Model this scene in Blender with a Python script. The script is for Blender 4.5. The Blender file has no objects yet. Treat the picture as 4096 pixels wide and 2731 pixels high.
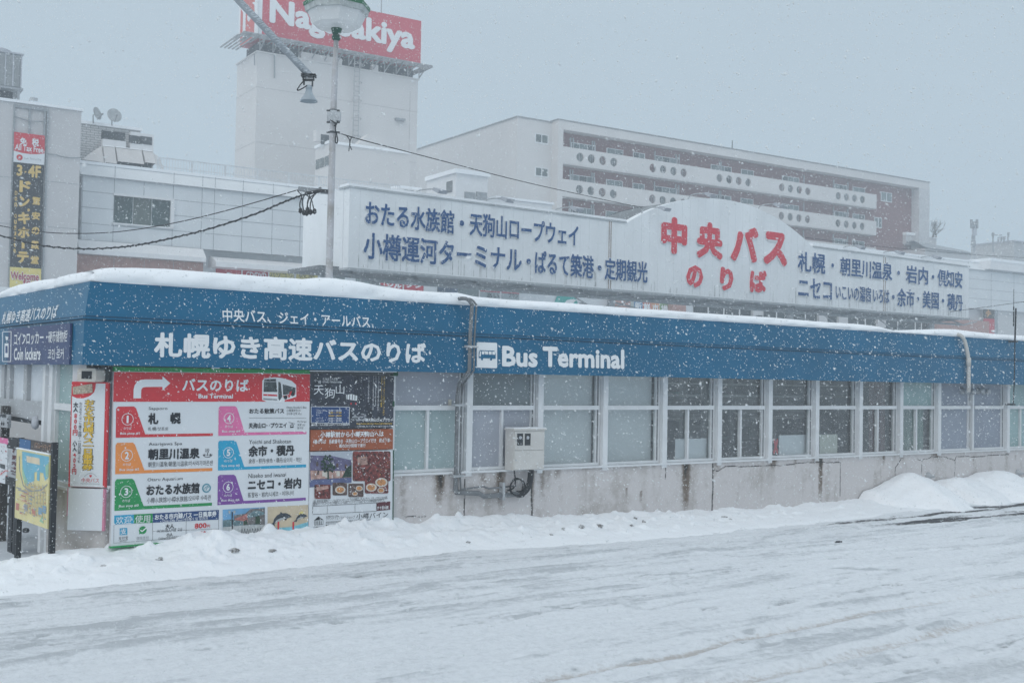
import bpy, math, random
import numpy as np
from mathutils import Vector

random.seed(7)
RNG = np.random.default_rng(11)
SC = bpy.context.scene
COL = SC.collection

# ------------------------------------------------------------------ camera
F_, CX, CY = 4603.0, 2048.0, 1365.5          # focal length and centre in photo pixels
ROLL, H = 0.0181, 2.6
PITCH = math.atan(149 / 4603 * math.cos(ROLL))
cr, sr, cp, sp = math.cos(ROLL), math.sin(ROLL), math.cos(PITCH), math.sin(PITCH)
_r0 = np.array([1.0, 0, 0]); _u0 = np.array([0, -sp, cp]); FWD = np.array([0, cp, sp])
RGT = cr * _r0 + sr * _u0; UPV = -sr * _r0 + cr * _u0
CAM = np.array([0, 0, H])
cam = bpy.data.cameras.new('camera'); camo = bpy.data.objects.new('camera', cam); COL.objects.link(camo)
from mathutils import Matrix
M = Matrix(((RGT[0], UPV[0], -FWD[0], 0), (RGT[1], UPV[1], -FWD[1], 0), (RGT[2], UPV[2], -FWD[2], H), (0, 0, 0, 1)))
camo.matrix_world = M
cam.sensor_width = 36; cam.lens = 36 * F_ / 4096
cam.clip_start = 0.1; cam.clip_end = 1500
cam.dof.use_dof = True; cam.dof.focus_distance = 19; cam.dof.aperture_fstop = 6.3
SC.camera = camo

# ------------------------------------------------------------------ world, sun, exposure
SUN_EL, SUN_AZ = math.radians(40), math.radians(-150)
w = bpy.data.worlds.new('World'); SC.world = w; w.use_nodes = True
nt = w.node_tree; nt.nodes.clear()
out = nt.nodes.new('ShaderNodeOutputWorld'); bg = nt.nodes.new('ShaderNodeBackground')
sky = nt.nodes.new('ShaderNodeTexSky'); sky.sky_type = 'NISHITA'; sky.sun_disc = False
sky.sun_elevation = SUN_EL; sky.sun_rotation = SUN_AZ; sky.dust_density = 6; sky.air_density = 1
tc = nt.nodes.new('ShaderNodeTexCoord'); sx = nt.nodes.new('ShaderNodeSeparateXYZ')
rmp = nt.nodes.new('ShaderNodeValToRGB')
rmp.color_ramp.elements[0].position = 0.0; rmp.color_ramp.elements[0].color = (.455, .545, .612, 1)
rmp.color_ramp.elements[1].position = 0.9; rmp.color_ramp.elements[1].color = (.78, .865, .935, 1)
e = rmp.color_ramp.elements.new(0.30); e.color = (.432, .520, .586, 1)
nz = nt.nodes.new('ShaderNodeTexNoise'); nz.inputs['Scale'].default_value = 1.6; nz.inputs['Detail'].default_value = 3
mr = nt.nodes.new('ShaderNodeMapRange'); mr.inputs[3].default_value = 9.2; mr.inputs[4].default_value = 10.8
vm = nt.nodes.new('ShaderNodeVectorMath'); vm.operation = 'SCALE'
mx = nt.nodes.new('ShaderNodeMix'); mx.data_type = 'RGBA'; mx.inputs[0].default_value = 0.93
L = nt.links.new
L(tc.outputs['Generated'], sx.inputs[0]); L(sx.outputs['Z'], rmp.inputs[0])
L(tc.outputs['Generated'], nz.inputs['Vector']); L(nz.outputs['Fac'], mr.inputs[0])
L(rmp.outputs['Color'], vm.inputs[0]); L(mr.outputs[0], vm.inputs['Scale'])
L(sky.outputs['Color'], mx.inputs[6]); L(vm.outputs[0], mx.inputs[7])
L(mx.outputs[2], bg.inputs['Color']); bg.inputs['Strength'].default_value = 0.1
L(bg.outputs[0], out.inputs['Surface'])
sun = bpy.data.lights.new('sun', 'SUN'); suno = bpy.data.objects.new('sun', sun); COL.objects.link(suno)
sun.energy = 0.85; sun.angle = math.radians(60); sun.color = (1, .97, .93)
sd = Vector((math.sin(SUN_AZ) * math.cos(SUN_EL), math.cos(SUN_AZ) * math.cos(SUN_EL), math.sin(SUN_EL)))
suno.rotation_euler = sd.to_track_quat('Z', 'Y').to_euler()
vs = SC.view_settings
vs.view_transform = 'Standard'; vs.look = 'None'; vs.gamma = 1; vs.use_curve_mapping = False; vs.exposure = 0.25
SC.render.engine = 'CYCLES'
SC.cycles.max_bounces = 6; SC.cycles.volume_bounces = 1; SC.cycles.transparent_max_bounces = 12

# ------------------------------------------------------------------ geometry helpers
def ray(x, y): return RGT * (x - CX) / F_ - UPV * (y - CY) / F_ + FWD
def at(x, y, d): return CAM + ray(x, y) * d
def gnd(x, y, z=0.0):
    r = ray(x, y); return CAM + r * ((z - H) / r[2])

def proj(q):
    d = np.array(q) - CAM; z = d @ FWD; return CX + F_ * (d @ RGT) / z, CY - F_ * (d @ UPV) / z

class Pl:
    """a vertical plane: u runs along it (rightwards), z up, n outward"""
    def __init__(s, o, a):
        s.a = np.array([a[0], a[1], 0.0]); s.a /= np.linalg.norm(s.a)
        s.n = np.array([s.a[1], -s.a[0], 0]); s.o = np.array([o[0], o[1], 0.0]); s.k = (0, 0, 1)
    def p(s, u, z, n=0.0): return s.o + s.a * u + s.n * n + np.array([0, 0, z])
    def uz(s, x, y, off=0.0):
        r = ray(x, y); t = ((s.o + s.n * off - CAM) @ s.n) / (r @ s.n); q = CAM + r * t
        return (q - s.o) @ s.a, q[2]
    def un(s, q): q = np.array(q) - s.o; return q @ s.a, q @ s.n
def plane_vp(vpx, px, py, dist, sign=1):
    d = ray(vpx, 1514.5 + .0181 * (vpx - CX)) * sign
    return Pl(at(px, py, dist), d)
ID = (0, 0, 1.0)
def cv(k, x, y): return (k[0] + x / k[2], k[1] + y / k[2])

class MB:
    def __init__(s): s.v = []; s.f = []; s.m = []
    def add(s, vs, fs, m=0):
        b = len(s.v); s.v += [tuple(map(float, q)) for q in vs]
        s.f += [tuple(b + i for i in f) for f in fs]; s.m += [m] * len(fs); return s
    def box(s, pl, u0, u1, z0, z1, n0, n1, m=0):
        P = pl.p; vs = [P(u0, z0, n0), P(u1, z0, n0), P(u1, z1, n0), P(u0, z1, n0), P(u0, z0, n1), P(u1, z0, n1), P(u1, z1, n1), P(u0, z1, n1)]
        return s.add(vs, [(4, 5, 6, 7), (1, 0, 3, 2), (0, 4, 7, 3), (5, 1, 2, 6), (7, 6, 2, 3), (0, 1, 5, 4)], m)
    def prism(s, pl, pts, n0, n1, m=0):
        n = len(pts); A = sum(pts[i][0] * pts[(i + 1) % n][1] - pts[(i + 1) % n][0] * pts[i][1] for i in range(n))
        if A < 0: pts = pts[::-1]
        vs = [pl.p(u, z, n0) for u, z in pts] + [pl.p(u, z, n1) for u, z in pts]
        fs = [tuple(range(n, 2 * n)), tuple(range(n - 1, -1, -1))] + [(i, (i + 1) % n, n + (i + 1) % n, n + i) for i in range(n)]
        return s.add(vs, fs, m)
    def poly(s, pl, k, pts, n, m=0, th=0.0015):
        """polygon given in photo pixels, laid on the plane at height n"""
        return s.prism(pl, [pl.uz(*cv(k, x, y), n) for x, y in pts], n - th, n, m)
    def disc(s, pl, k, x, y, r, n, m=0, ri=0, seg=20):
        u, z = pl.uz(*cv(k, x, y), n); R = abs(pl.uz(*cv(k, x, y - r), n)[1] - z); Ri = R * ri / r
        c = [(math.cos(2 * math.pi * i / seg), math.sin(2 * math.pi * i / seg)) for i in range(seg)]
        if ri:
            vs = [pl.p(u + R * a, z + R * b, n) for a, b in c] + [pl.p(u + Ri * a, z + Ri * b, n) for a, b in c]
            return s.add(vs, [(i, (i + 1) % seg, seg + (i + 1) % seg, seg + i) for i in range(seg)], m)
        return s.add([pl.p(u + R * a, z + R * b, n) for a, b in c], [tuple(range(seg))], m)
    def line(s, pl, k, pts, wpx, n, m=0):
        for (x0, y0), (x1, y1) in zip(pts[:-1], pts[1:]):
            d = math.hypot(x1 - x0, y1 - y0) or 1; ox, oy = -(y1 - y0) / d * wpx / 2, (x1 - x0) / d * wpx / 2
            s.poly(pl, k, [(x0 + ox, y0 + oy), (x1 + ox, y1 + oy), (x1 - ox, y1 - oy), (x0 - ox, y0 - oy)], n, m, .0008)
        return s
    def tube(s, pts, r, seg=8, m=0, cap=True):
        pts = [np.array(p, float) for p in pts]; n = len(pts); rs = r if hasattr(r, '__len__') else [r] * n
        vs = []; ref = None
        for i in range(n):
            t = pts[min(i + 1, n - 1)] - pts[max(i - 1, 0)]; t = t / (np.linalg.norm(t) or 1)
            if ref is None: ref = np.array([0, 0, 1.0]) if abs(t[2]) < .9 else np.array([1.0, 0, 0])
            x = np.cross(ref, t); x /= np.linalg.norm(x) or 1; y = np.cross(t, x); ref = -np.cross(x, t)
            vs += [pts[i] + rs[i] * (math.cos(2 * math.pi * j / seg) * x + math.sin(2 * math.pi * j / seg) * y) for j in range(seg)]
        fs = [(i * seg + j, i * seg + (j + 1) % seg, (i + 1) * seg + (j + 1) % seg, (i + 1) * seg + j) for i in range(n - 1) for j in range(seg)]
        if cap: fs += [tuple(range(seg - 1, -1, -1)), tuple(range((n - 1) * seg, n * seg))]
        return s.add(vs, fs, m)
    def bar(s, p, q, a, b, m=0):
        p, q = np.array(p, float), np.array(q, float); t = (q - p) / np.linalg.norm(q - p)
        ref = np.array([0, 0, 1.0]) if abs(t[2]) < .9 else np.array([1.0, 0, 0])
        x = np.cross(t, ref); x /= np.linalg.norm(x); y = np.cross(x, t)
        vs = [c + sx_ * x * a / 2 + sy_ * y * b / 2 for c in (p, q) for sx_, sy_ in ((-1, -1), (1, -1), (1, 1), (-1, 1))]
        return s.add(vs, [(3, 2, 1, 0), (4, 5, 6, 7), (0, 1, 5, 4), (1, 2, 6, 5), (2, 3, 7, 6), (3, 0, 4, 7)], m)
    def lathe(s, c, prof, seg=24, m=0, ax=(0, 0, 1), rot=0.0):
        ax = np.array(ax, float); ax /= np.linalg.norm(ax); ref = np.array([1.0, 0, 0]) if abs(ax[0]) < .9 else np.array([0, 1.0, 0])
        x = np.cross(ax, ref); x /= np.linalg.norm(x); y = np.cross(ax, x); c = np.array(c, float); vs = []
        for r, h in prof:
            vs += [c + ax * h + r * (math.cos(2 * math.pi * j / seg + rot) * x + math.sin(2 * math.pi * j / seg + rot) * y) for j in range(seg)]
        n = len(prof)
        return s.add(vs, [(i * seg + j, i * seg + (j + 1) % seg, (i + 1) * seg + (j + 1) % seg, (i + 1) * seg + j) for i in range(n - 1) for j in range(seg)] + [tuple(range(seg - 1, -1, -1)), tuple(range((n - 1) * seg, n * seg))], m)
    def build(s, name, mats, parent=None, smooth=False, loc=None):
        root = parent
        while root is not None and root.parent is not None: root = root.parent
        off = np.array(root.location) if root is not None else (np.array(loc, float) if loc is not None else np.zeros(3))
        me = bpy.data.meshes.new(name)
        me.from_pydata([tuple(np.array(q) - off) for q in s.v], [], s.f)
        for mt in (mats if isinstance(mats, (list, tuple)) else [mats]): me.materials.append(mt)
        me.polygons.foreach_set('material_index', s.m)
        if smooth: me.polygons.foreach_set('use_smooth', [True] * len(s.f))
        me.update()
        o = bpy.data.objects.new(name, me); COL.objects.link(o)
        if parent is not None: o.parent = parent
        elif loc is not None: o.location = tuple(off)
        return o
def tag(o, label, cat=None, group=None, kind=None):
    if label: o['label'] = label
    if cat: o['category'] = cat
    if group: o['group'] = group
    if kind: o['kind'] = kind
    return o
def thing(name, label, cat, loc, group=None):
    o = bpy.data.objects.new(name, None); COL.objects.link(o); o.location = tuple(float(q) for q in loc)
    o.empty_display_size = .2
    return tag(o, label, cat, group)

_tc = {}
def glyphs(s, vert=False):
    key = (s, vert)
    if key in _tc: return _tc[key]
    c = bpy.data.curves.new('t', 'FONT'); c.body = '\n'.join(s) if vert else s; c.resolution_u = 2
    if vert: c.align_x = 'CENTER'; c.space_line = .92
    o = bpy.data.objects.new('t', c); me = o.to_mesh()
    v = np.zeros(len(me.vertices) * 3); me.vertices.foreach_get('co', v); v = v.reshape(-1, 3)[:, :2]
    fs = [tuple(p.vertices) for p in me.polygons]
    o.to_mesh_clear(); bpy.data.objects.remove(o); bpy.data.curves.remove(c)
    lo, hi = v.min(0), v.max(0); sz = np.maximum(hi - lo, 1e-6); g = (v - lo) / sz
    def area(f): return sum(g[f[i]][0] * g[f[(i + 1) % len(f)]][1] - g[f[(i + 1) % len(f)]][0] * g[f[i]][1] for i in range(len(f)))
    fs = [f if area(f) > 0 else f[::-1] for f in fs]
    _tc[key] = (g, fs, sz); return _tc[key]
def text(mb, pl, k, s, x0, x1, yt, yb, n, bold=.02, m=0, xy=None, vert=False, th=0, grow=0, tilt=None, rect=None):
    """lettering filling the box x0..x1 (pixels), with the heights yt..yb measured at x = xy; heavier weights
    are laid as a few slightly shifted strokes"""
    g, fs, sz = glyphs(s, vert)
    xy = (x0 + x1) / 2 if xy is None else xy; ym = (yt + yb) / 2
    if rect: ua, ub, za, zb = rect
    else:
        pn = n
        if tilt:
            pn = tilt[0]
            for _ in range(2): pn = tilt[0] - (pl.uz(*cv(k, xy, ym), pn)[1] - tilt[1]) * tilt[2]
        ua, ub = pl.uz(*cv(k, x0, ym), pn)[0], pl.uz(*cv(k, x1, ym), pn)[0]
        za, zb = pl.uz(*cv(k, xy, yb), pn)[1], pl.uz(*cv(k, xy, yt), pn)[1]
    ua -= grow; ub += grow; za -= grow; zb += grow
    wt, ht = ub - ua, zb - za
    dx = bold / sz[0] * wt; dz = bold / sz[1] * ht
    dx = min(dx, wt * .12); dz = min(dz, ht * .12)
    wt -= 2 * dx; ht -= 2 * dz; ua += dx; za += dz
    if bold < .012: offs = [(0, 0)]
    elif bold < .03: offs = [(-.7, -.7), (.7, -.7), (.7, .7), (-.7, .7)]
    else: offs = [(math.cos(i * math.pi / 4), math.sin(i * math.pi / 4)) for i in range(8)] + [(0, 0)]
    cnt = {}
    if th:
        for f in fs:
            for i in range(len(f)): cnt[(f[i], f[(i + 1) % len(f)])] = 1
    ed = [(a, b) for (a, b) in cnt if (b, a) not in cnt]
    for i, (ox, oz) in enumerate(offs):
        e_ = n + i * .0002
        uu = ua + g[:, 0] * wt + ox * dx; zz = za + g[:, 1] * ht + oz * dz
        nn = np.full(len(g), e_)
        if tilt: nn = nn - n + tilt[0] - (zz - tilt[1]) * tilt[2]
        def pts(nv): return pl.o + uu[:, None] * pl.a + nv[:, None] * pl.n + zz[:, None] * np.array([0, 0, 1.0])
        mb.add(pts(nn), fs, m)
        if th: b0 = len(g); mb.add(np.concatenate([pts(nn), pts(nn - th)]), [(b, a, a + b0, b + b0) for a, b in ed], m)
    return mb
def letter(parent, mt, pl, k, s, x0, x1, yt, yb, n, bold=.02, **kw):
    """one line of lettering as a part of its own"""
    b_ = MB(); text(b_, pl, k, s, x0, x1, yt, yb, n, bold, **kw); return b_.build('lettering', mt, parent)

# ------------------------------------------------------------------ numpy noise
def _hash(ix, iy, seed):
    h = (ix.astype(np.int64) * 374761393 + iy.astype(np.int64) * 668265263 + seed * 1442695041) & 0x7fffffff
    h = ((h ^ (h >> 13)) * 1274126177) & 0x7fffffff
    return ((h ^ (h >> 16)) & 0xffff) / 65535.0
def vnoise(x, y, seed=0):
    ix, iy = np.floor(x), np.floor(y); fx, fy = x - ix, y - iy
    fx = fx * fx * (3 - 2 * fx); fy = fy * fy * (3 - 2 * fy)
    a, b = _hash(ix, iy, seed), _hash(ix + 1, iy, seed); c, d = _hash(ix, iy + 1, seed), _hash(ix + 1, iy + 1, seed)
    return (a * (1 - fx) + b * fx) * (1 - fy) + (c * (1 - fx) + d * fx) * fy
def fbm(x, y, o=4, seed=0):
    r = 0; amp = .5
    for i in range(o): r = r + amp * vnoise(x, y, seed + i * 17); x = x * 2.03; y = y * 2.03; amp *= .5
    return r / (1 - .5 ** o)
def grid_obj(name, us, ns, Z, pl, mat, colors=None, org=(0, 0)):
    """height field in the frame of a plane: local x = u, local y = -n"""
    nu, nn = len(us), len(ns)
    me = bpy.data.meshes.new(name)
    U, N = np.meshgrid(us, ns, indexing='ij')
    co = np.stack([U - org[0], -(N - org[1]), Z], -1).reshape(-1, 3)
    me.vertices.add(nu * nn); me.vertices.foreach_set('co', co.ravel())
    i = np.arange((nu - 1) * (nn - 1)); r, c = i // (nn - 1), i % (nn - 1); b = r * nn + c
    q = np.stack([b, b + 1, b + nn + 1, b + nn], -1)
    if (us[1] - us[0]) * (ns[1] - ns[0]) > 0: q = q[:, ::-1]
    me.loops.add(q.size); me.loops.foreach_set('vertex_index', q.ravel())
    me.polygons.add(len(q)); me.polygons.foreach_set('loop_start', np.arange(len(q)) * 4)
    me.polygons.foreach_set('use_smooth', np.ones(len(q), bool))
    me.update(calc_edges=True)
    if colors is not None:
        at_ = me.color_attributes.new('Col', 'FLOAT_COLOR', 'POINT'); at_.data.foreach_set('color', colors.reshape(-1).astype(np.float32))
    me.materials.append(mat); me.validate()
    o = bpy.data.objects.new(name, me); COL.objects.link(o)
    p = pl.p(org[0], 0, org[1])
    o.matrix_world = Matrix(((pl.a[0], -pl.n[0], 0, p[0]), (pl.a[1], -pl.n[1], 0, p[1]), (0, 0, 1, 0), (0, 0, 0, 1)))
    return o

# ------------------------------------------------------------------ materials
def mat(name, col, rough=.6, var=.10, scale=4., bump=0., bscale=60., spec=.35, metal=0., stretch=None, dirt=None):
    m = bpy.data.materials.new(name); m.use_nodes = True; nt = m.node_tree; b = nt.nodes['Principled BSDF']; l = nt.links.new
    b.inputs['Roughness'].default_value = rough; b.inputs['Specular IOR Level'].default_value = spec; b.inputs['Metallic'].default_value = metal
    tc = nt.nodes.new('ShaderNodeTexCoord'); mp = nt.nodes.new('ShaderNodeMapping'); l(tc.outputs['Object'], mp.inputs[0])
    if stretch: mp.inputs['Scale'].default_value = stretch
    n = nt.nodes.new('ShaderNodeTexNoise'); n.inputs['Scale'].default_value = scale; n.inputs['Detail'].default_value = 5; l(mp.outputs[0], n.inputs['Vector'])
    r = nt.nodes.new('ShaderNodeValToRGB'); l(n.outputs['Fac'], r.inputs[0])
    lo = [max(0, c * (1 - var)) for c in col]; hi = [min(1, c * (1 + var)) for c in col]
    if dirt: lo = dirt
    r.color_ramp.elements[0].position = .32; r.color_ramp.elements[0].color = (*lo, 1)
    r.color_ramp.elements[1].position = .55 if dirt else .68; r.color_ramp.elements[1].color = (*hi, 1)
    l(r.outputs[0], b.inputs['Base Color'])
    if bump:
        n2 = nt.nodes.new('ShaderNodeTexNoise'); n2.inputs['Scale'].default_value = bscale; n2.inputs['Detail'].default_value = 4; l(tc.outputs['Object'], n2.inputs['Vector'])
        bp = nt.nodes.new('ShaderNodeBump'); bp.inputs['Strength'].default_value = bump; bp.inputs['Distance'].default_value = .02
        l(n2.outputs['Fac'], bp.inputs['Height']); l(bp.outputs[0], b.inputs['Normal'])
    return m
def glass(name, tint=(.93, .95, .95), refl=.13):
    m = bpy.data.materials.new(name); m.use_nodes = True; nt = m.node_tree; nt.nodes.clear(); l = nt.links.new
    o = nt.nodes.new('ShaderNodeOutputMaterial'); t = nt.nodes.new('ShaderNodeBsdfTransparent'); g = nt.nodes.new('ShaderNodeBsdfGlossy')
    t.inputs[0].default_value = (*tint, 1); g.inputs['Roughness'].default_value = .06
    n = nt.nodes.new('ShaderNodeTexNoise'); n.inputs['Scale'].default_value = 1.5
    f = nt.nodes.new('ShaderNodeLayerWeight'); f.inputs[0].default_value = .5
    pw = nt.nodes.new('ShaderNodeMath'); pw.operation = 'POWER'; pw.inputs[1].default_value = 5; l(f.outputs['Facing'], pw.inputs[0])
    a = nt.nodes.new('ShaderNodeMath'); a.operation = 'MULTIPLY_ADD'; a.inputs[1].default_value = .10; a.inputs[2].default_value = refl - .08
    s = nt.nodes.new('ShaderNodeMath'); l(n.outputs['Fac'], a.inputs[0]); l(a.outputs[0], s.inputs[0]); l(pw.outputs[0], s.inputs[1])
    x = nt.nodes.new('ShaderNodeMixShader'); l(s.outputs[0], x.inputs[0]); l(t.outputs[0], x.inputs[1]); l(g.outputs[0], x.inputs[2]); l(x.outputs[0], o.inputs[0])
    return m
def attr_mat(name, base, layers, rough=.7, bump=.3, bscale=40., stretch=None, grain=0., iso=False):
    """base colour with layers mixed in by the channels of the colour attribute Col, broken up by fine noise"""
    m = bpy.data.materials.new(name); m.use_nodes = True; nt = m.node_tree; b = nt.nodes['Principled BSDF']; l = nt.links.new
    b.inputs['Roughness'].default_value = rough; b.inputs['Specular IOR Level'].default_value = .25
    at_ = nt.nodes.new('ShaderNodeAttribute'); at_.attribute_name = 'Col'
    se = nt.nodes.new('ShaderNodeSeparateColor'); l(at_.outputs['Color'], se.inputs[0])
    tc = nt.nodes.new('ShaderNodeTexCoord'); mp = nt.nodes.new('ShaderNodeMapping'); l(tc.outputs['Object'], mp.inputs[0])
    if stretch: mp.inputs['Scale'].default_value = stretch
    prev = None
    for i, (col, sc_, lo, hi) in enumerate(layers):
        n = nt.nodes.new('ShaderNodeTexNoise'); n.inputs['Scale'].default_value = sc_; n.inputs['Detail'].default_value = 6; n.inputs['Roughness'].default_value = .7
        l((tc.outputs['Object'] if iso else mp.outputs[0]), n.inputs['Vector'])
        k = nt.nodes.new('ShaderNodeMath'); k.operation = 'ADD'; l(se.outputs[i], k.inputs[0]); l(n.outputs['Fac'], k.inputs[1])
        r = nt.nodes.new('ShaderNodeMapRange'); r.interpolation_type = 'SMOOTHSTEP'; r.inputs[1].default_value = lo; r.inputs[2].default_value = hi; l(k.outputs[0], r.inputs[0])
        x = nt.nodes.new('ShaderNodeMix'); x.data_type = 'RGBA'; l(r.outputs[0], x.inputs[0])
        if prev is None: x.inputs[6].default_value = (*base, 1)
        else: l(prev, x.inputs[6])
        x.inputs[7].default_value = (*col, 1); prev = x.outputs[2]
    l(prev, b.inputs['Base Color'])
    n2 = nt.nodes.new('ShaderNodeTexNoise'); n2.inputs['Scale'].default_value = bscale; n2.inputs['Detail'].default_value = 6; n2.inputs['Roughness'].default_value = .65; l(mp.outputs[0], n2.inputs['Vector'])
    bp = nt.nodes.new('ShaderNodeBump'); bp.inputs['Strength'].default_value = bump; bp.inputs['Distance'].default_value = .03; l(n2.outputs['Fac'], bp.inputs['Height']); l(bp.outputs[0], b.inputs['Normal'])
    if grain:
        n3 = nt.nodes.new('ShaderNodeTexNoise'); n3.inputs['Scale'].default_value = 32; n3.inputs['Detail'].default_value = 5; n3.inputs['Roughness'].default_value = .75; l(tc.outputs['Object'], n3.inputs['Vector'])
        b2 = nt.nodes.new('ShaderNodeBump'); b2.inputs['Strength'].default_value = grain; b2.inputs['Distance'].default_value = .03; l(n3.outputs['Fac'], b2.inputs['Height']); l(bp.outputs[0], b2.inputs['Normal']); l(b2.outputs[0], b.inputs['Normal'])
    return m

SNOW = mat('snow', (.86, .88, .905), .75, .02, 2, .7, 11, .2)
SNOWFINE = mat('snow_roof', (.86, .885, .915), .75, .015, 3, .25, 9, .2)
ALU = mat('aluminium', (.69, .705, .72), .45, .06, 3, metal=.0)
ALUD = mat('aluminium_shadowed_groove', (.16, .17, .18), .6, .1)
WHITE = mat('white_paint', (.74, .74, .75), .5, .04, 3)
PRINTW = mat('white_print', (.70, .73, .76), .4, .02, 3)
LETW = mat('white_lettering', (.78, .80, .82), .4, .02, 5)
BLACK = mat('black_paint', (.012, .013, .016), .5, .2, 6)
INK = mat('black_ink', (.015, .016, .022), .5, .3, 30)
RED = mat('red_print', (.60, .035, .045), .4, .06, 8)
ORANGE = mat('orange_print', (.80, .27, .06), .4, .06, 8)
GREEN = mat('green_print', (.012, .27, .075), .4, .08, 8)
PINK = mat('pink_print', (.72, .16, .36), .4, .06, 8)
CYAN = mat('cyan_print', (.012, .34, .56), .4, .06, 8)
PURPLE = mat('purple_print', (.20, .065, .32), .4, .06, 8)
NAVY = mat('navy_print', (.015, .055, .18), .4, .08, 8)
YELLOW = mat('yellow_print', (.78, .52, .06), .4, .05, 8)
PALEYELLOW = mat('pale_yellow_print', (.72, .60, .20), .4, .06, 6)
GREY = mat('grey_paint', (.30, .32, .34), .5, .08, 5)
LGREY = mat('light_grey_panel', (.42, .44, .48), .55, .05, 2)
DGREY = mat('dark_grey', (.06, .065, .07), .5, .15, 5)
STEEL = mat('galvanised_steel', (.40, .42, .44), .45, .14, 9)
RUBBER = mat('black_cable', (.02, .021, .024), .6, .2, 20)
BROWN = mat('brown_print', (.34, .10, .05), .45, .12, 10)

# ------------------------------------------------------------------ terrain
W = plane_vp(8200, 435, 2200, 15.296)           # street wall of the terminal: u = 0 at its corner, n towards the street
UPLANE = Pl((0, 0), (1, 0))
gm = mat('trodden_snow', (.60, .64, .68), .8, .12, .6, .3, 6)
g = MB(); g.add([(-200, -60, -.06), (200, -60, -.06), (200, 240, -.06), (-200, 240, -.06)], [(0, 1, 2, 3)])
tag(g.build('ground', gm), 'flat snow covered ground of the station square', None, None, 'structure')

def polyl(pts): return [W.un(gnd(*cv((2048, 1900, 1.1484), x, y))) for x, y in pts]
def dist_poly(U, N, P):
    d = np.full(U.shape, 1e9)
    for (a, b), (c, e) in zip(P[:-1], P[1:]):
        t = np.clip(((U - a) * (c - a) + (N - b) * (e - b)) / ((c - a) ** 2 + (e - b) ** 2), 0, 1)
        d = np.minimum(d, np.hypot(U - a - t * (c - a), N - b - t * (e - b)))
    return d
us = np.concatenate([np.arange(-9, 14, .03), np.arange(14, 46, .10)]); ns = np.arange(-1.2, 14.0, .022)
U, N = np.meshgrid(us, ns, indexing='ij')
wob = (fbm(U * .25, N * .4, 3, 5) - .5) * .5
s1 = fbm(U * .22 + 3, (N + wob) * 2.6, 4, 1); s2 = fbm(U * .6, (N + wob) * 9, 3, 2); s3 = fbm(U * 1.6, N * 5, 4, 9); s4 = fbm(U * 1.1 + 7, (N + wob) * 17, 4, 12)
gray = np.clip((s1 - .42) * 1.0, -.25, .3) + .55 * (s4 - .5) + .6 * (s3 - .5) + .20 * np.exp(-((N - 3.1) / 1.5) ** 2) * np.clip(1 - (U - 2) / 9, .15, 1) + .25 * (s2 - .5)
r1 = fbm(U * 3.2, (N + wob) * 13, 5, 81); r2 = fbm(U * .5 + 2, (N + wob) * 3.4, 3, 82); r3 = fbm(U * 9, N * 14, 3, 83)
specks = np.clip((r1 - .56) * 7, 0, 1) * np.clip((r2 - .47) * 5, 0, 1) * np.clip((r3 - .40) * 4, 0, 1)
ridge = np.clip(1 - np.abs(fbm(U * .28 + 9, (N + wob) * 1.9, 4, 84) - .5) * 22, 0, 1)
gray = gray - .35 * ridge + .45 * specks + .35 * (r3 - .5) - .10
tracks = [polyl([(-500, 1010), (100, 950), (430, 880), (800, 820), (1000, 765), (1500, 660), (1900, 590), (2300, 515), (2900, 440)]),
          polyl([(700, 985), (1050, 940), (1350, 880), (1650, 800), (1780, 775), (2000, 710), (2350, 635), (2900, 560)])]
tr = np.zeros_like(U)
for i, P in enumerate(tracks):
    tr = np.maximum(tr, np.exp(-(dist_poly(U, N, P) / (.10 + .05 * s3)) ** 2) * (.20 + .55 * s1))
for P, wd, am in [([(660, 455), (800, 448), (1000, 432)], .05, .45), ([(1490, 424), (1620, 432), (1760, 432)], .09, .5), ([(230, 545), (330, 538)], .06, .4),
                  ([(1640, 860), (1760, 850)], .06, .4), ([(2020, 930), (2350, 870)], .25, .3), ([(600, 815), (720, 800)], .04, .3), ([(40, 455), (160, 440), (430, 385)], .06, .3),
                  ([(1400, 735), (1460, 733)], .05, .4), ([(500, 600), (640, 612), (760, 585), (860, 570)], .05, .3)]:
    gray = np.maximum(gray, am * np.exp(-(dist_poly(U, N, polyl(P)) / wd) ** 2) * (.6 + .8 * s2))
def band(u0, n0, u1, n1, wd, lo):
    nn = n0 + (U - u0) * (n1 - n0) / (u1 - u0); f = np.clip((U - lo) / 2.5, 0, 1)
    return np.exp(-((N - nn + (s3 - .5) * .25) / wd) ** 4) * f
asp = np.maximum(band(12.15, 1.86, 19.8, 1.72, .20, 11.2), band(13.36, 2.42, 18.5, 2.54, .24, 12.4)) * np.clip(.60 + (s1 - .45) * 2.2 + (s2 - .5) * 1.2, .12, .9)
asp = np.maximum(asp, .34 * specks)
col = np.stack([np.clip(gray, -.4, .6), tr, asp, np.ones_like(U)], -1)
zr = .05 * (s1 - .5) + .03 * (s2 - .5) + .03 * (s3 - .5) + .03 * (s4 - .5) + .012 * ridge + .022 * (r3 - .5) - .015 * specks - .02 * tr - .03 * asp
for P in tracks:
    d = dist_poly(U, N, P); zr += .025 * np.exp(-((d - .2) / .08) ** 2) - .015 * np.exp(-(d / .12) ** 2)
rm = attr_mat('snowy_road', (.84, .87, .905), [((.54, .57, .60), 13, .40, 1.05), ((.52, .49, .47), 14, .70, 1.15), ((.075, .075, .078), 9, .72, 1.15)], .7, .55, 12.0, (.45, 1.3, 1), .9, True)
tag(grid_obj('road', us, ns, zr, W, rm, col), 'snow covered road with packed wheel tracks', None, None, 'structure')

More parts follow.
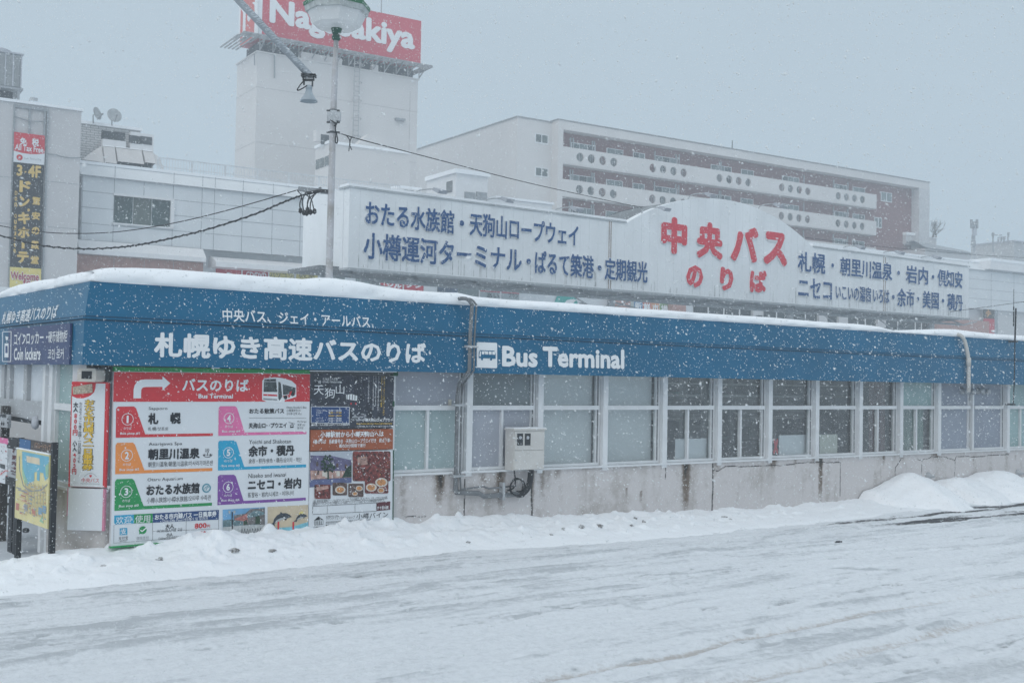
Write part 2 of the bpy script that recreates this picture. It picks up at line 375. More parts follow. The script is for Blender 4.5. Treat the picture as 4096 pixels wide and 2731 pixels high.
# snow bank along the wall
cu = [-6, -2.6, -1.6, -.8, 0, .55, 1.0, 1.71, 2.3, 2.9, 3.5, 4.36, 5.17, 7.29, 9.96, 13.6, 15.9, 19, 46]
cz = [.0, .02, .10, .24, .20, .27, .42, .42, .34, .38, .42, .34, .33, .24, .17, .10, .12, .10, .06]
tu = [-6, -1.6, .47, 2.26, 5.25, 8.48, 12.3, 16, 20.5, 46]; tn = [.9, 1.2, 1.2, 1.27, 1.15, 1.58, 1.45, 1.25, 1.2, 1.1]
us2 = np.concatenate([np.arange(-6, 15, .028), np.arange(15, 46, .1)]); ns2 = np.arange(-1.6, 2.0, .028)
def bank_h(U, N):
    crest = np.interp(U, cu, cz) + .06 * (fbm(U * 1.3, U * 0, 3, 21) - .5); toe = np.interp(U, tu, tn) + .16 * (fbm(U * 1.1, U * 0 + 4, 3, 22) - .5)
    back = np.where(U < 0, 1.0, .25)
    t = np.where(N >= 0, N / toe, -N / back)
    lump = fbm(U * 2.1, N * 2.6, 4, 31) - .5; fine = fbm(U * 7, N * 8, 3, 33) - .5
    g_ = np.clip(1 - np.clip(t, 0, 1) ** 1.35, 0, 1)
    z = (crest * (.62 * g_ + .38 * np.clip(1 - t, 0, 1))) + (lump * .20 + fine * .045 + np.maximum(fbm(U * 5, N * 6, 2, 35) - .66, 0) * .35) * np.clip(g_ * 1.6, 0, 1) * (.35 + np.clip(crest * 2, 0, 1)) + .02
    return np.where(t > 1, .02 - (t - 1) * .45, z)
U2, N2 = np.meshgrid(us2, ns2, indexing='ij'); Z2 = bank_h(U2, N2)
dirt = np.clip((fbm(U2 * 3, N2 * 4, 4, 41) - .60) * 2.2, 0, .35)
col2 = np.stack([dirt, np.zeros_like(U2), np.zeros_like(U2), np.ones_like(U2)], -1)
bm_ = attr_mat('banked_snow', (.86, .885, .915), [((.60, .62, .65), 6, .82, 1.2)], .75, .55, 12.0)
tag(grid_obj('snow_bank', us2, ns2, np.maximum(Z2, -.1), W, bm_, col2), 'ploughed snow bank along the terminal wall', None, None, 'structure')

def on_snow(x, y):
    r = ray(x, y)
    for t in np.arange(9, 40, .02):
        q = CAM + r * t; u, n = W.un(q)
        if q[2] <= max(float(bank_h(np.array([u]), np.array([n]))[0]), 0.0): return q
    return gnd(x, y)

# two heaped piles of snow
K7a = (3500, 1500, 2.614)
def pile(name, label, pts, rn, n0, seed):
    P_ = [W.uz(*cv(K7a, x, y), n0) for x, y in pts]; cu_ = [p[0] for p in P_]; cz_ = [max(p[1], 0) for p in P_]; cz_[0] = cz_[-1] = -.25
    us = np.arange(cu_[0], cu_[-1], .04); ns = np.arange(0.03, n0 + rn + .2, .04)
    U, N = np.meshgrid(us, ns, indexing='ij'); crest = np.interp(U, cu_, cz_)
    toe = rn * np.clip(crest / .55, .25, 1.15) * (1 + .3 * (fbm(U * 1.4, U * 0, 3, seed) - .5))
    dn = np.where(N < n0, (n0 - N) / (n0 + 1.6), (N - n0) / toe); s = np.clip(1 - dn, 0, 1)
    h = (1.1 - np.sqrt((1 - s) ** 2 + .01)) * np.clip(s * 6, 0, 1)
    Z = crest * h * (1 + .14 * (fbm(U * 2.2, N * 2.2, 4, seed + 2) - .5)) + .07 * (fbm(U * 4, N * 5, 3, seed + 5) - .5) * (s > .02) - .05 * (dn > 1)
    return tag(grid_obj(name, us, ns, Z, W, SNOW, None, (cu_[len(cu_) // 2], n0)), label, 'snow pile', 'heaps of cleared snow')
pile('snow_pile', 'pointed cone of cleared snow heaped against the concrete wall', [(-150, 1300), (0, 1225), (110, 1178), (180, 1138), (260, 1072), (310, 1032), (345, 1018), (400, 1020), (480, 1048), (560, 1095), (700, 1165), (800, 1210), (900, 1270)], 1.25, .35, 51)
pile('snow_pile', 'broad rounded mound of cleared snow at the right end of the wall', [(690, 1180), (706, 1115), (760, 1088), (830, 1070), (930, 1072), (1030, 1083), (1100, 1050), (1200, 1010), (1290, 999), (1400, 1016), (1558, 1075), (1700, 1080), (2300, 1060)], 1.2, .40, 57)

# lumps of dirty ice
ICE = mat('dirty_ice', (.17, .165, .16), .6, .35, 16, .8, 30, dirt=(.74, .76, .78))
where = ['on the bank below the dolphin picture', 'on the bank below the canal picture', 'on the bank under the price table, small', 'on the bank at the foot of the guide board corner', 'on the bank below the meter box pipes',
         'leftmost of the row on the bank under the light windows', 'second of the row on the bank under the light windows', 'third of the row on the bank under the light windows', 'lowest and smallest of the row on the bank', 'under the brown stained crack, flat',
         'upright on the bank just right of the row', 'upright shard on the bank, tallest of the right group', 'on the bank below the white notice boards', 'tiny, beside the lump below the white notice boards']
pos = [(936, 2200, .09), (1087, 2203, .08), (640, 2238, .075), (416, 2262, .055), (1872, 2168, .06), (2251, 2117, .07), (2322, 2107, .09), (2396, 2101, .085), (2205, 2137, .05), (2527, 2101, .06), (2575, 2087, .06), (2540, 2074, .055), (2897, 2067, .075), (2923, 2077, .05)]
for (x, y, r), wh in zip(pos, where):
    r *= .66
    q = on_snow(x, y); b = MB(); rg = np.random.default_rng(int(x))
    import bmesh
    bm = bmesh.new(); bmesh.ops.create_icosphere(bm, subdivisions=2, radius=r)
    sc_ = (1.25, .9, .62 if 'upright' not in wh else 1.2)
    for v in bm.verts:
        k = .45 + .95 * rg.random(); v.co = Vector((v.co.x * k * sc_[0], v.co.y * k * sc_[1], v.co.z * k * sc_[2]))
    me = bpy.data.meshes.new('ice_chunk'); bm.to_mesh(me); bm.free(); me.materials.append(ICE)
    o = bpy.data.objects.new('ice_chunk', me); COL.objects.link(o); o.location = (q[0], q[1], q[2] - r * .05); o.rotation_euler[2] = rg.random() * 6
    tag(o, 'dirty grey lump of ice ' + wh, 'ice lump', 'dirty ice lumps on the snow bank')
q = gnd(3354, 2164, .03); b = MB(); pl_ = Pl(q, W.a)
b.box(pl_, -.035, .055, .0, .035, -.03, .03); b.prism(pl_, [(-.09, .012), (-.036, .008), (-.036, .03)], -.02, .02)
tag(b.build('litter', BLACK, None, loc=q), 'small black scrap lying alone on the snowy road', 'litter')

# ------------------------------------------------------------------ bus terminal
UE = 46.0
BT = thing('bus_terminal', 'long low bus terminal with a blue fascia and a stained concrete base', 'bus terminal', W.p(0, 0, 0))
# stained concrete base as a fine grid with a colour attribute
K5, K6, K7, K8 = (1500, 1400, 2.091), (2400, 1400, 2.091), (3500, 1500, 2.614), (1800, 1300, 2.94)
us = np.concatenate([np.arange(-.06, 23, .02), np.arange(23, UE, .1)]); zs = np.arange(-.15, 1.052, .02)
U, Z = np.meshgrid(us, zs, indexing='ij')
st = 1.0 * np.clip(fbm(U * 4, Z * .35, 5, 61) - .47, 0, 1) + .8 * np.clip(fbm(U * 1.2, Z * 1.5, 4, 62) - .52, 0, 1); rust = np.zeros_like(U); dark = np.zeros_like(U)
def stain(k, x, y0, y1, wpx, am, arr):
    (u, z1), (_, z0) = W.uz(*cv(k, x, y0)), W.uz(*cv(k, x, y1)); wd = wpx / k[2] / 150
    f = np.clip((z1 - Z) / (z1 - z0 + 1e-6), 0, 1); on = np.where((Z <= z1 + .02), np.clip(1.15 - f, 0, 1) ** .6, 0) * np.where(Z < z0 - .05, 0, 1)
    s = np.exp(-((U - u + .02 * (fbm(Z * 9, U * 0, 3, int(x)) - .5)) / wd) ** 2) * on * (.6 + .7 * fbm(U * 22, Z * 2, 3, 63))
    np.maximum(arr, am * s, out=arr)
for a in [(K5, 545, 1050, 1270, 38, .9), (K5, 1050, 1020, 1330, 34, .8), (K5, 900, 1040, 1170, 30, .45), (K5, 1400, 1015, 1250, 30, .5), (K5, 1450, 1015, 1200, 24, .4), (K5, 1520, 1015, 1100, 30, .4), (K5, 690, 1060, 1180, 22, .45),
          (K5, 240, 1060, 1420, 30, .35), (K5, 1320, 1000, 1430, 16, .6), (K6, 720, 955, 1360, 34, 1.0), (K6, 970, 940, 1060, 34, .55), (K6, 1845, 905, 1245, 22, 1.0), (K6, 1450, 925, 1000, 45, .6), (K6, 225, 1150, 1260, 12, .5),
          (K6, 345, 1180, 1300, 14, .5), (K6, 1810, 905, 950, 60, .7), (K7, 90, 850, 950, 26, .6), (K7, 280, 840, 900, 40, .5), (K7, 640, 820, 880, 90, .6), (K7, 1030, 850, 990, 14, .4), (K7, 1470, 830, 900, 20, .4), (K6, 1630, 920, 960, 20, .5)]: stain(*a, rust)
for a in [(K5, 545, 1050, 1180, 14, .9), (K6, 720, 955, 1080, 18, .8), (K6, 1845, 905, 1000, 16, .9), (K5, 1050, 1020, 1090, 12, .6)]: stain(*a, dark)
def crack(k, pts, wpx, am=1.0):
    P = [W.uz(*cv(k, x, y)) for x, y in pts]; P2 = [P[0]]
    for (a, b), (c, d) in zip(P[:-1], P[1:]):
        for i in range(1, 5): P2.append((a + (c - a) * i / 4 + random.uniform(-.012, .012), b + (d - b) * i / 4 + random.uniform(-.012, .012)))
    d = np.full(U.shape, 1e9)
    for (a, b), (c, e) in zip(P2[:-1], P2[1:]):
        t = np.clip(((U - a) * (c - a) + (Z - b) * (e - b)) / ((c - a) ** 2 + (e - b) ** 2 + 1e-9), 0, 1); d = np.minimum(d, np.hypot(U - a - t * (c - a), Z - b - t * (e - b)))
    np.maximum(dark, am * np.exp(-(d / wpx) ** 2), out=dark)
crack(K5, [(752, 1080), (753, 1250), (748, 1420)], .010); crack(K5, [(1310, 1010), (1308, 1440)], .014); crack(K5, [(240, 1395), (330, 1385), (430, 1388)], .009, .7)
crack(K6, [(550, 960), (549, 1080)], .010); crack(K6, [(942, 950), (940, 1340)], .014); crack(K6, [(950, 1000), (980, 1012), (1050, 975), (1300, 968), (1580, 960), (1700, 940), (1850, 935), (2010, 940)], .010, .8); crack(K6, [(2012, 940), (2005, 1220)], .010, .8)
crack(K7, [(212, 1110), (214, 960), (272, 885)], .010); crack(K7, [(489, 1080), (490, 900), (440, 870)], .009, .8); crack(K7, [(500, 885), (590, 855), (740, 858), (835, 895), (850, 850), (1030, 850), (1400, 830)], .010, .8); crack(K7, [(833, 1060), (838, 900)], .008, .7)
sillst = .22 * np.exp(-((Z - 1.04) / .05) ** 2) * np.clip(fbm(U * 4, Z * 0, 3, 66) * 2 - .6, 0, 1)
np.maximum(rust, sillst, out=rust)
np.maximum(rust, .3 * np.exp(-((U + .02) / .06) ** 2), out=rust)
colw = np.stack([st * 1.1, rust * 1.05, dark * .95, np.ones_like(U)], -1)
cm = attr_mat('stained_concrete', (.60, .57, .565), [((.42, .39, .37), 7, .55, 1.1), ((.17, .13, .10), 9, .55, 1.25), ((.045, .04, .036), 20, .55, 1.15)], .85, .12, 30.0)
me = bpy.data.meshes.new('concrete_base'); nu, nn = len(us), len(zs)
off = W.p(0, 0, 0); vsx = (W.o + U[..., None] * W.a + Z[..., None] * np.array([0, 0, 1.0])) - off
nv = nu * nn; back = vsx - W.n * .25
i = np.arange((nu - 1) * (nn - 1)); r, c = i // (nn - 1), i % (nn - 1); bq = r * nn + c
quads = np.stack([bq, bq + nn, bq + nn + 1, bq + 1], -1)
me.from_pydata([tuple(v) for v in vsx.reshape(-1, 3)], [], [tuple(q) for q in quads])
ca = me.color_attributes.new('Col', 'FLOAT_COLOR', 'POINT'); ca.data.foreach_set('color', colw.reshape(-1).astype(np.float32))
me.materials.append(cm); ob = bpy.data.objects.new('concrete_base', me); COL.objects.link(ob); ob.parent = BT
CONC = mat('plain_concrete', (.48, .455, .445), .85, .14, 2.5, .12, 30, dirt=(.34, .31, .29))
b = MB(); b.box(W, -.05, UE, -.15, 1.045, -.25, -.004); b.build('base_backing', CONC, BT)

# sill, posts, windows
b = MB(); b.box(W, -.06, UE, 1.052, 1.085, -.2, .045); b.build('sill', ALU, BT)
PW = .115
ZB, ZR0, ZR1, ZT = 1.09, 2.075, 2.15, 2.80
def post(u, wd=PW):
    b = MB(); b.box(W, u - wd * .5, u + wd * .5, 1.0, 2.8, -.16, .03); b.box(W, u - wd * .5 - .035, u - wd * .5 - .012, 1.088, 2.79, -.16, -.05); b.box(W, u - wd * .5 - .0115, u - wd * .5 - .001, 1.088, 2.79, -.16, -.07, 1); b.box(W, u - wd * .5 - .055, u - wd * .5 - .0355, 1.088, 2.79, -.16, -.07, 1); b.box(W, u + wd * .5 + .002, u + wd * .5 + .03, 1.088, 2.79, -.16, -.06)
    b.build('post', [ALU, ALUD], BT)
BAY = 1.476; U0 = 4.30
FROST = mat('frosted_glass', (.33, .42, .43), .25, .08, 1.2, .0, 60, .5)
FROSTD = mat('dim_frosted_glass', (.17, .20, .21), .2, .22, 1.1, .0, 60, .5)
BLIND = mat('pale_blind', (.60, .63, .645), .45, .07, .9, .0, 60, .5)
PANEL = mat('grey_infill_panel', (.36, .38, .43), .5, .04, 2)
PANELB = mat('blue_grey_infill_panel', (.27, .30, .36), .5, .05, 2)
TEAL = mat('teal_frosted_glass', (.28, .40, .40), .25, .12, 1.4, .0, 60, .5)
GLASS = glass('clear_glass'); CURT = mat('reddish_curtain', (.16, .10, .10), .8, .35, 9, stretch=(9, 9, .4)); CURT2 = mat('pale_green_curtain', (.24, .33, .30), .8, .3, 8, stretch=(9, 9, .4))
def bay(u0, u1, upper, lower, slide, hang=None, blind=False):
    """one window bay: frame with a rail, an upper light and one or two lower lights"""
    a, c = u0 + PW / 2 + .03, u1 - PW / 2 - .05; fr = MB()
    fr.box(W, a, c, ZR0, ZR1, -.15, -.03); fr.box(W, a, c, 2.76, 2.82, -.15, -.06); fr.box(W, a, c, ZB, ZB + .045, -.15, -.04)
    fr.box(W, a, a + .025, ZB + .045, ZR0, -.15, -.08); fr.box(W, c - .025, c, ZB + .045, ZR0, -.15, -.08)
    fr.box(W, a, a + .02, ZR1, 2.76, -.15, -.08); fr.box(W, c - .02, c, ZR1, 2.76, -.15, -.08)
    mids = [a + (c - a) * slide] if slide else []
    for mu in mids: fr.box(W, mu - .022, mu + .022, ZB + .045, ZR0, -.14, -.06)
    f = fr.build('window', ALU, BT)
    def pane(x0, x1, z0, z1, mt):
        p_ = MB(); p_.box(W, x0, x1, z0, z1, -.125, -.115); p_.build('pane', mt, f)
    pane(a + .02, c - .02, ZR1, 2.76, upper)
    xs = [a + .025] + mids + [c - .025]; lw = lower if isinstance(lower, (list, tuple)) else [lower] * (len(xs) - 1)
    for x0, x1, mt in zip(xs[:-1], xs[1:], lw): pane(x0 + .001, x1 - .001, ZB + .045, ZR0, mt)
    if blind:
        p_ = MB(); p_.box(W, a + .01, c - .01, ZB + .02, 2.77, -.235, -.225); p_.build('blind', BLIND, f)
    if hang:
        h = MB(); n_ = 60
        for i in range(n_):
            x0 = a + .03 + (c - a - .06) * i / n_; x1 = x0 + (c - a - .06) / n_; d0 = .03 * math.sin(i * 1.25); d1 = .03 * math.sin((i + 1) * 1.25)
            if hang[1] <= (i + .5) / n_ <= hang[2]: h.add([W.p(x0, ZB, -.30 + d0), W.p(x1, ZB, -.30 + d1), W.p(x1, hang[3], -.30 + d1), W.p(x0, hang[3], -.30 + d0)], [(0, 1, 2, 3)])
        h.build('curtain', hang[0], f)
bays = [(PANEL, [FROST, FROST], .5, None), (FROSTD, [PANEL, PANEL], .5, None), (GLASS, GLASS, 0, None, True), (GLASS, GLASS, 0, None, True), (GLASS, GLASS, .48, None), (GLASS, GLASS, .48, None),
        (GLASS, GLASS, 0, None), (GLASS, GLASS, 0, None), (GLASS, GLASS, .5, (CURT, .5, .95, 2.72)), (TEAL, [GLASS, GLASS], .48, (CURT2, .1, 1, 2.72)), (PANELB, PANELB, 0, None), (PANELB, PANELB, 0, None)]
for k in range(28):
    u = U0 + BAY * k
    if k != 11: post(u)
    else:
        b = MB(); b.box(W, u - .03, u + .03, 1.088, 2.8, -.15, -.02); b.build('post', ALU, BT)
    if k < 27: bay(u, u + BAY, *(bays[k] if k < len(bays) else (TEAL, [TEAL, TEAL], .5, None)))
b = MB(); b.box(W, -.06, U0 - PW / 2, 1.05, 2.8, -.14, -.02); b.build('infill_wall', PANEL, BT)
b = MB(); b.box(W, *sorted((W.uz(1808, 1600)[0], W.uz(1820, 1600)[0])), W.uz(1812, 1623)[1], W.uz(1812, 1598)[1], -.114, -.10); b.build('paper_label', mat('cream_paper', (.62, .58, .50)), BT)

# chamfered corner and left wall
LW = Pl(W.p(-.43, 0, -.37), W.n)          # left wall: u runs forwards to the corner
CH = Pl(W.p(-.43, 0, -.37), W.a + W.n); CW = .37 * math.sqrt(2)
b = MB(); b.prism(UPLANE, [], 0, 0) if False else None
P = lambda u, n, z: W.p(u, z, n)
b.add([P(-.43, -.37, -.15), P(-.06, 0, -.15), P(-.06, -.37, -.15), P(-.43, -.37, 1.05), P(-.06, 0, 1.05), P(-.06, -.37, 1.05)], [(0, 1, 4, 3), (3, 4, 5), (1, 2, 5, 4), (2, 0, 3, 5)])
b.box(LW, -1.02, 0, -.15, 1.0, -.25, 0)
b.build('corner_base', CONC, BT)
b = MB(); b.box(CH, -.02, CW + .03, 1.0, 1.035, -.1, .03); b.box(LW, -1.02, .0, 1.0, 1.03, -.2, .04); b.build('corner_sill', ALU, BT)
b = MB(); b.add([P(-.43, -.37, 1.035), P(-.06, 0, 1.035), P(-.06, -.37, 1.035), P(-.43, -.37, 2.85), P(-.06, 0, 2.85), P(-.06, -.37, 2.85)], [(0, 1, 4, 3), (1, 2, 5, 4), (2, 0, 3, 5)]); b.build('corner_pillar', WHITE, BT)
wl, wr = LW.uz(208, 1700)[0], -.02
b = MB(); b.box(LW, wl - .55, wl - .42, .0, 2.8, -.15, 0); b.box(LW, wl - .30, wl - .12, .0, 2.8, -.15, -.02); b.box(LW, wl - .12, wl, 1.03, 2.8, -.12, .015); b.box(LW, wl - .42, wl - .30, .0, 2.8, -.15, -.06); b.build('post', ALU, BT)
f = MB(); zr = LW.uz(240, 1628)[1]; f.box(LW, wl, wr, zr - .04, zr + .05, -.12, -.02); f.box(LW, wl, wr, 1.03, 1.08, -.12, -.02); f.box(LW, wl, wr, 2.74, 2.8, -.12, -.02); f.box(LW, wl, wl + .03, 1.08, 2.74, -.12, -.03); f.box(LW, wr - .03, wr, 1.08, 2.74, -.12, -.03); fo = f.build('window', ALU, BT)
for z0, z1 in ((1.08, zr - .04), (zr + .05, 2.74)):
    p_ = MB(); p_.box(LW, wl, wr, z0, z1, -.09, -.08); p_.build('pane', TEAL, fo)
# glazed transom above the entrance, further back along the left wall
zt0, zt1 = LW.uz(100, 1612)[1], LW.uz(100, 1640)[1]
el = -9.0
b = MB(); b.box(LW, el, wl - .55, zt1 - .12, zt0 + .04, -.12, 0)
for x in (8, 30, 98): 
    u = LW.uz(x, 1530)[0]; b.box(LW, u - .10, u + .10, zt0 + .04, 2.8, -.1, -.01)
b.box(LW, el, wl - .55, 2.74, 2.8, -.1, -.02); fo = b.build('entrance_transom', mat('shaded_aluminium', (.40, .415, .43), .5, .1, 3), BT)  # darker grey than the other aluminium: the entrance shade is in the colour
p_ = MB(); p_.box(LW, el, wl - .55, zt0 + .04, 2.74, -.08, -.07); p_.build('pane', mat('snowed_glass', (.62, .66, .70), .4, .08, 3), fo)
b = MB(); b.box(LW, LW.uz(108, 1650)[0], LW.uz(118, 1650)[0], LW.uz(113, 1672)[1], zt1 - .125, -.1, .03); b.box(LW, LW.uz(123, 1650)[0], LW.uz(130, 1650)[0], LW.uz(113, 1680)[1], zt1 - .125, -.1, .02); b.build('door_closer', GREY, BT)
b = MB(); b.box(LW, el, wl - .55, zt1 - .19, zt1 - .121, -.11, -.03); b.build('beam_gap_shade', DGREY, BT)  # solid dark strip stands in for the shade in the gap below

# interior
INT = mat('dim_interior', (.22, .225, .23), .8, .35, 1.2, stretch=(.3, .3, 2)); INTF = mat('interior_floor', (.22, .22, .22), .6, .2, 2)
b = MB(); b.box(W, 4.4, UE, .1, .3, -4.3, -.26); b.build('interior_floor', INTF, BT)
b = MB(); b.box(W, 4.4, UE, .3, .9, -4.4, -4.3); b.box(W, 13.2, 27, .901, 2.8, -4.4, -4.3)  # full height only where seen; unseen stretches left open to let daylight in
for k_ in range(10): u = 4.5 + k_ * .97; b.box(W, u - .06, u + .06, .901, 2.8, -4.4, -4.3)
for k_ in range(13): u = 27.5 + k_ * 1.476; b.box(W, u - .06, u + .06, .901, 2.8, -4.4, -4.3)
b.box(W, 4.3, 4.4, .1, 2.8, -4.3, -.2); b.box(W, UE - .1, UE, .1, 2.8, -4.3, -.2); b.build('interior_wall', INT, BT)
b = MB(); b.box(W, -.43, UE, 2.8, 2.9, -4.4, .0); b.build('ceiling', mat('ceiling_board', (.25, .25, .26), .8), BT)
cu_, _ = W.uz(2830, 1700, -1.0)
b = MB(); b.lathe(W.p(cu_, .3, -1.0), [(.13, 0), (.13, 2.5)], 20); b.build('column', mat('column_paint', (.34, .35, .35), .6), BT, True)
KI = thing('ticket_counter', 'dim service counter with a sloped awning inside the clear windows', 'counter', W.p(12.5, .3, -3))
CM = mat('counter_front', (.34, .35, .36), .7, .2, 2); AW = mat('awning_slats', (.40, .385, .37), .7, .3, 6, stretch=(.3, .3, 8))
b = MB(); b.box(W, 10.6, 18.5, .3, 1.25, -3.2, -2.4); b.build('counter', mat('counter_dark', (.05, .05, .055), .6, .4, 2), KI)
b = MB()
for u0, u1 in ((11.2, 13.4), (14.4, 17.0)):
    b.add([W.p(u0, 1.85, -2.0), W.p(u1, 1.85, -2.0), W.p(u1 - .2, 2.35, -2.8), W.p(u0 + .2, 2.35, -2.8)], [(0, 1, 2, 3)]); b.box(W, u0, u1, 1.79, 1.845, -2.05, -1.99)
b.build('awning', AW, KI)
b = MB()
for u, wd in ((10.9, .12), (13.6, .18), (15.2, .10), (16.6, .2), (17.9, .12), (14.3, .1)): b.box(W, u, u + wd, .3, 2.79, -3.0, -2.9)
b.build('mullion', CM, KI)
b = MB(); b.box(W, 10.6, 19, 2.28, 2.33, -2.25, -2.2); b.box(W, 10.6, 19, 2.55, 2.58, -1.6, -1.55); b.build('light_rail', mat('rail_pale', (.45, .46, .46), .5), KI)
b = MB(); b.lathe(W.p(13.1, 1.86, -3.0), [(.01, 0), (.28, .02), (.34, .12), (.28, .22), (.02, .26)], 20); b.build('lamp_shade', LGREY, KI, True)
rg_ = random.Random(12)
for i in range(16):
    u = 13.6 + i * .8 + rg_.uniform(-.2, .2); z0_ = rg_.choice([.95, 1.2, 1.5, 1.9]); b = MB(); b.box(W, u, u + rg_.uniform(.25, .7), z0_, z0_ + rg_.uniform(.25, .6), -4.29, -4.25 + i * .002)
    b.build('wall_notice', [LGREY, GREY, PRINTW, DGREY, TEAL][rg_.randrange(5)], BT)
def board(label, x0, x1, y0, y1, n, name='notice_board', mt=None):
    a = MB(); u0, z1 = W.uz(*cv(K6, x0, y0), n); u1, z0 = W.uz(*cv(K6, x1, y1), n); zc0 = max(min(z0, 1.4), 1.05)
    r = thing(name, label, 'notice board', W.p(u0, zc0, n)); a.box(W, u0, u1, zc0, z1, n - .012, n); a.build('sheet', mt or PRINTW, r)
    s = MB(); s.box(W, u0 + .02, u1 - .02, .7, zc0 + .05, n - .05, n - .014); s.build('easel', GREY, r); return r
board('white blank board behind the sliding panes beside the column', 632, 890, 743, 910, -.22)
rb = board('white blank board with a red lettered strip, in the fixed clear window', 1500, 1785, 712, 885, -.22)
board('cream blank board in the clear window right of the red lettered board', 1840, 1985, 706, 872, -.22, mt=mat('cream_board', (.58, .59, .52), .5))
b = MB(); text(b, W, K6, 'X', 1448, 1492, 740, 870, -.21, .08); b.build('lettering', RED, rb)

# fascia: a lower band and a sloped upper band with a moulded seam
BLUE = mat('blue_fascia', (.0002, .112, .226), .34, .10, .7, .05, 26, .30)
PF = [(2.68, .35, .0), (3.255, .338, .0), (3.258, .312, 0), (3.272, .312, 0), (3.276, .362, 0), (3.296, .362, 0), (3.300, .318, 0), (3.312, .318, 0), (3.316, .330, 0), (3.765, .255, 0)]   # z, offset
LU = -.52 + .35                                   # left face offset shift: left face lies .17 out of LW
def fpath(z, o):    # main-face end, corner, left-face end for a profile point; the left face shares the inset
    d = .35 - o
    return [W.p(UE, z, o), W.p(-.519 + d, z, o), W.p(-.519 + d, z, -9.5)]
b = MB(); rows = [fpath(z, o) for z, o, _ in PF]
for r0, r1 in zip(rows[:-1], rows[1:]):
    b.add([r0[1], r0[0], r1[0], r1[1]], [(0, 1, 2, 3)]); b.add([r0[2], r0[1], r1[1], r1[2]], [(0, 1, 2, 3)])
r0 = rows[0]; inn = [W.p(UE, 2.68, -.02), W.p(-.40, 2.68, -.02), W.p(-.40, 2.68, -9.5)]
b.add([r0[0], r0[1], inn[1], inn[0]], [(0, 1, 2, 3)]); b.add([r0[1], r0[2], inn[2], inn[1]], [(0, 1, 2, 3)])
FA = b.build('fascia', BLUE, BT)
b = MB(); K1 = (0, 1000, 2.2965); D = 1.7415
FT = (.35, 2.68, (.35 - .338) / .575)
letter(FA, LETW, W, ID, '札幌ゆき高速バスのりば', 616, 1704.5, 1329, 1429, .365 - .35, .035, xy=662, tilt=(.352, 2.68, .021))
letter(FA, LETW, W, ID, 'Bus', *[1800 + q / 2.94 for q in (612, 1032)], 1383, 1466.5, .0, .035, xy=2031, tilt=(.360, 2.68, .021))
letter(FA, LETW, W, ID, 'Terminal', *[1800 + q / 2.94 for q in (1088, 2050)], 1397.6, 1475.9, .0, .035, xy=2490, tilt=(.360, 2.68, .021))
UT = (.330 + .008, 3.297, .16)
letter(FA, LETW, W, ID, '中央バス、ジェイ・アールバス', 890, 1481, 1233, 1286.5, .0, .02, xy=912, tilt=UT)
LF = Pl(W.p(-.519, 0, 0), W.n)
letter(FA, LETW, LF, K1, '札幌ゆき高速バスのりば', 22, 525, 565, 680, .0, .02, xy=50, tilt=(-.012, 3.297, .16))
def rrect(x0, y0, x1, y1, r, n=5):
    pts = []
    for cx_, cy_, a0 in ((x1 - r, y0 + r, -90), (x1 - r, y1 - r, 0), (x0 + r, y1 - r, 90), (x0 + r, y0 + r, 180)):
        pts += [(cx_ + r * math.cos(math.radians(a0 + 90 * i / n)), cy_ + r * math.sin(math.radians(a0 + 90 * i / n))) for i in range(n + 1)]
    return pts
def sk(pts): return [(x, y + (x - 435) * .035) for x, y in pts]
b = MB(); b.poly(W, K8, sk(rrect(317, 204, 555, 503, 16)), .362, 0, .01)
b.poly(W, K8, sk([(338, 390), (340, 330), (352, 298), (520, 298), (537, 320), (537, 392)]), .366, 1)
for x in (377, 483): b.disc(W, K8, x, 400 + (x - 435) * .035, 15, .368, 1)
for x0, x1 in ((375, 405), (413, 448), (456, 490), (498, 532)): b.poly(W, K8, sk(rrect(x0, 308, x1, 345, 5)), .370, 0)
b.poly(W, K8, sk([(345, 372), (348, 335), (356, 308), (366, 308), (363, 372)]), .370, 0)
b.build('bus_pictogram', [LETW, BLUE], FA)

# roof and the snow on it
b = MB(); b.box(W, -.40, UE, 3.66, 3.74, -4.4, .24); b.build('roof', GREY, BT)
SN = [(361, 1083), (413, 1072), (457, 1069), (653, 1074), (1023, 1102), (1220, 1115), (1285, 1109), (1329, 1111), (1394, 1120), (1438, 1125), (1503, 1140), (1612, 1157), (1721, 1166), (1830, 1170), (1895, 1186), (2048, 1199), (2265, 1211), (2483, 1229), (2658, 1240), (2744, 1247), (2919, 1259), (3071, 1268),
      (3160, 1276), (3290, 1287), (3420, 1295), (3486, 1302), (3533, 1315), (3556, 1323.5), (3617, 1323), (3725, 1318), (3770, 1315.5), (3812, 1316.4), (3877, 1324), (3965, 1334), (4095, 1343)]
cuv = [W.uz(x, y, .05) for x, y in SN]; cx_ = np.array([q[0] for q in cuv]); cz_ = np.array([q[1] for q in cuv])
SL = [(0, 1183), (44, 1161), (109, 1133), (196, 1115), (261, 1110), (304, 1094), (361, 1083)]
LS = Pl(W.p(-.25, 0, 0), W.n); luv = [LS.uz(x, y) for x, y in SL]
stn = []   # stations: (edge point, inward dir, crest z)
for n_ in np.arange(-9.5, -.35, .12):
    stn.append((W.p(-.519 + .095, 0, n_), W.a, float(np.interp(n_, [q[0] for q in luv], [q[1] for q in luv])), n_))
c0 = float(cz_[0])
for k_ in range(5):
    t = k_ / 4 * math.pi / 2; dr = W.a * math.cos(t) - W.n * math.sin(t); stn.append((W.p(-.424 + .06 * math.sin(t), 0, .25 - .06 * math.cos(t)), dr, c0, .2 + k_ * .1))
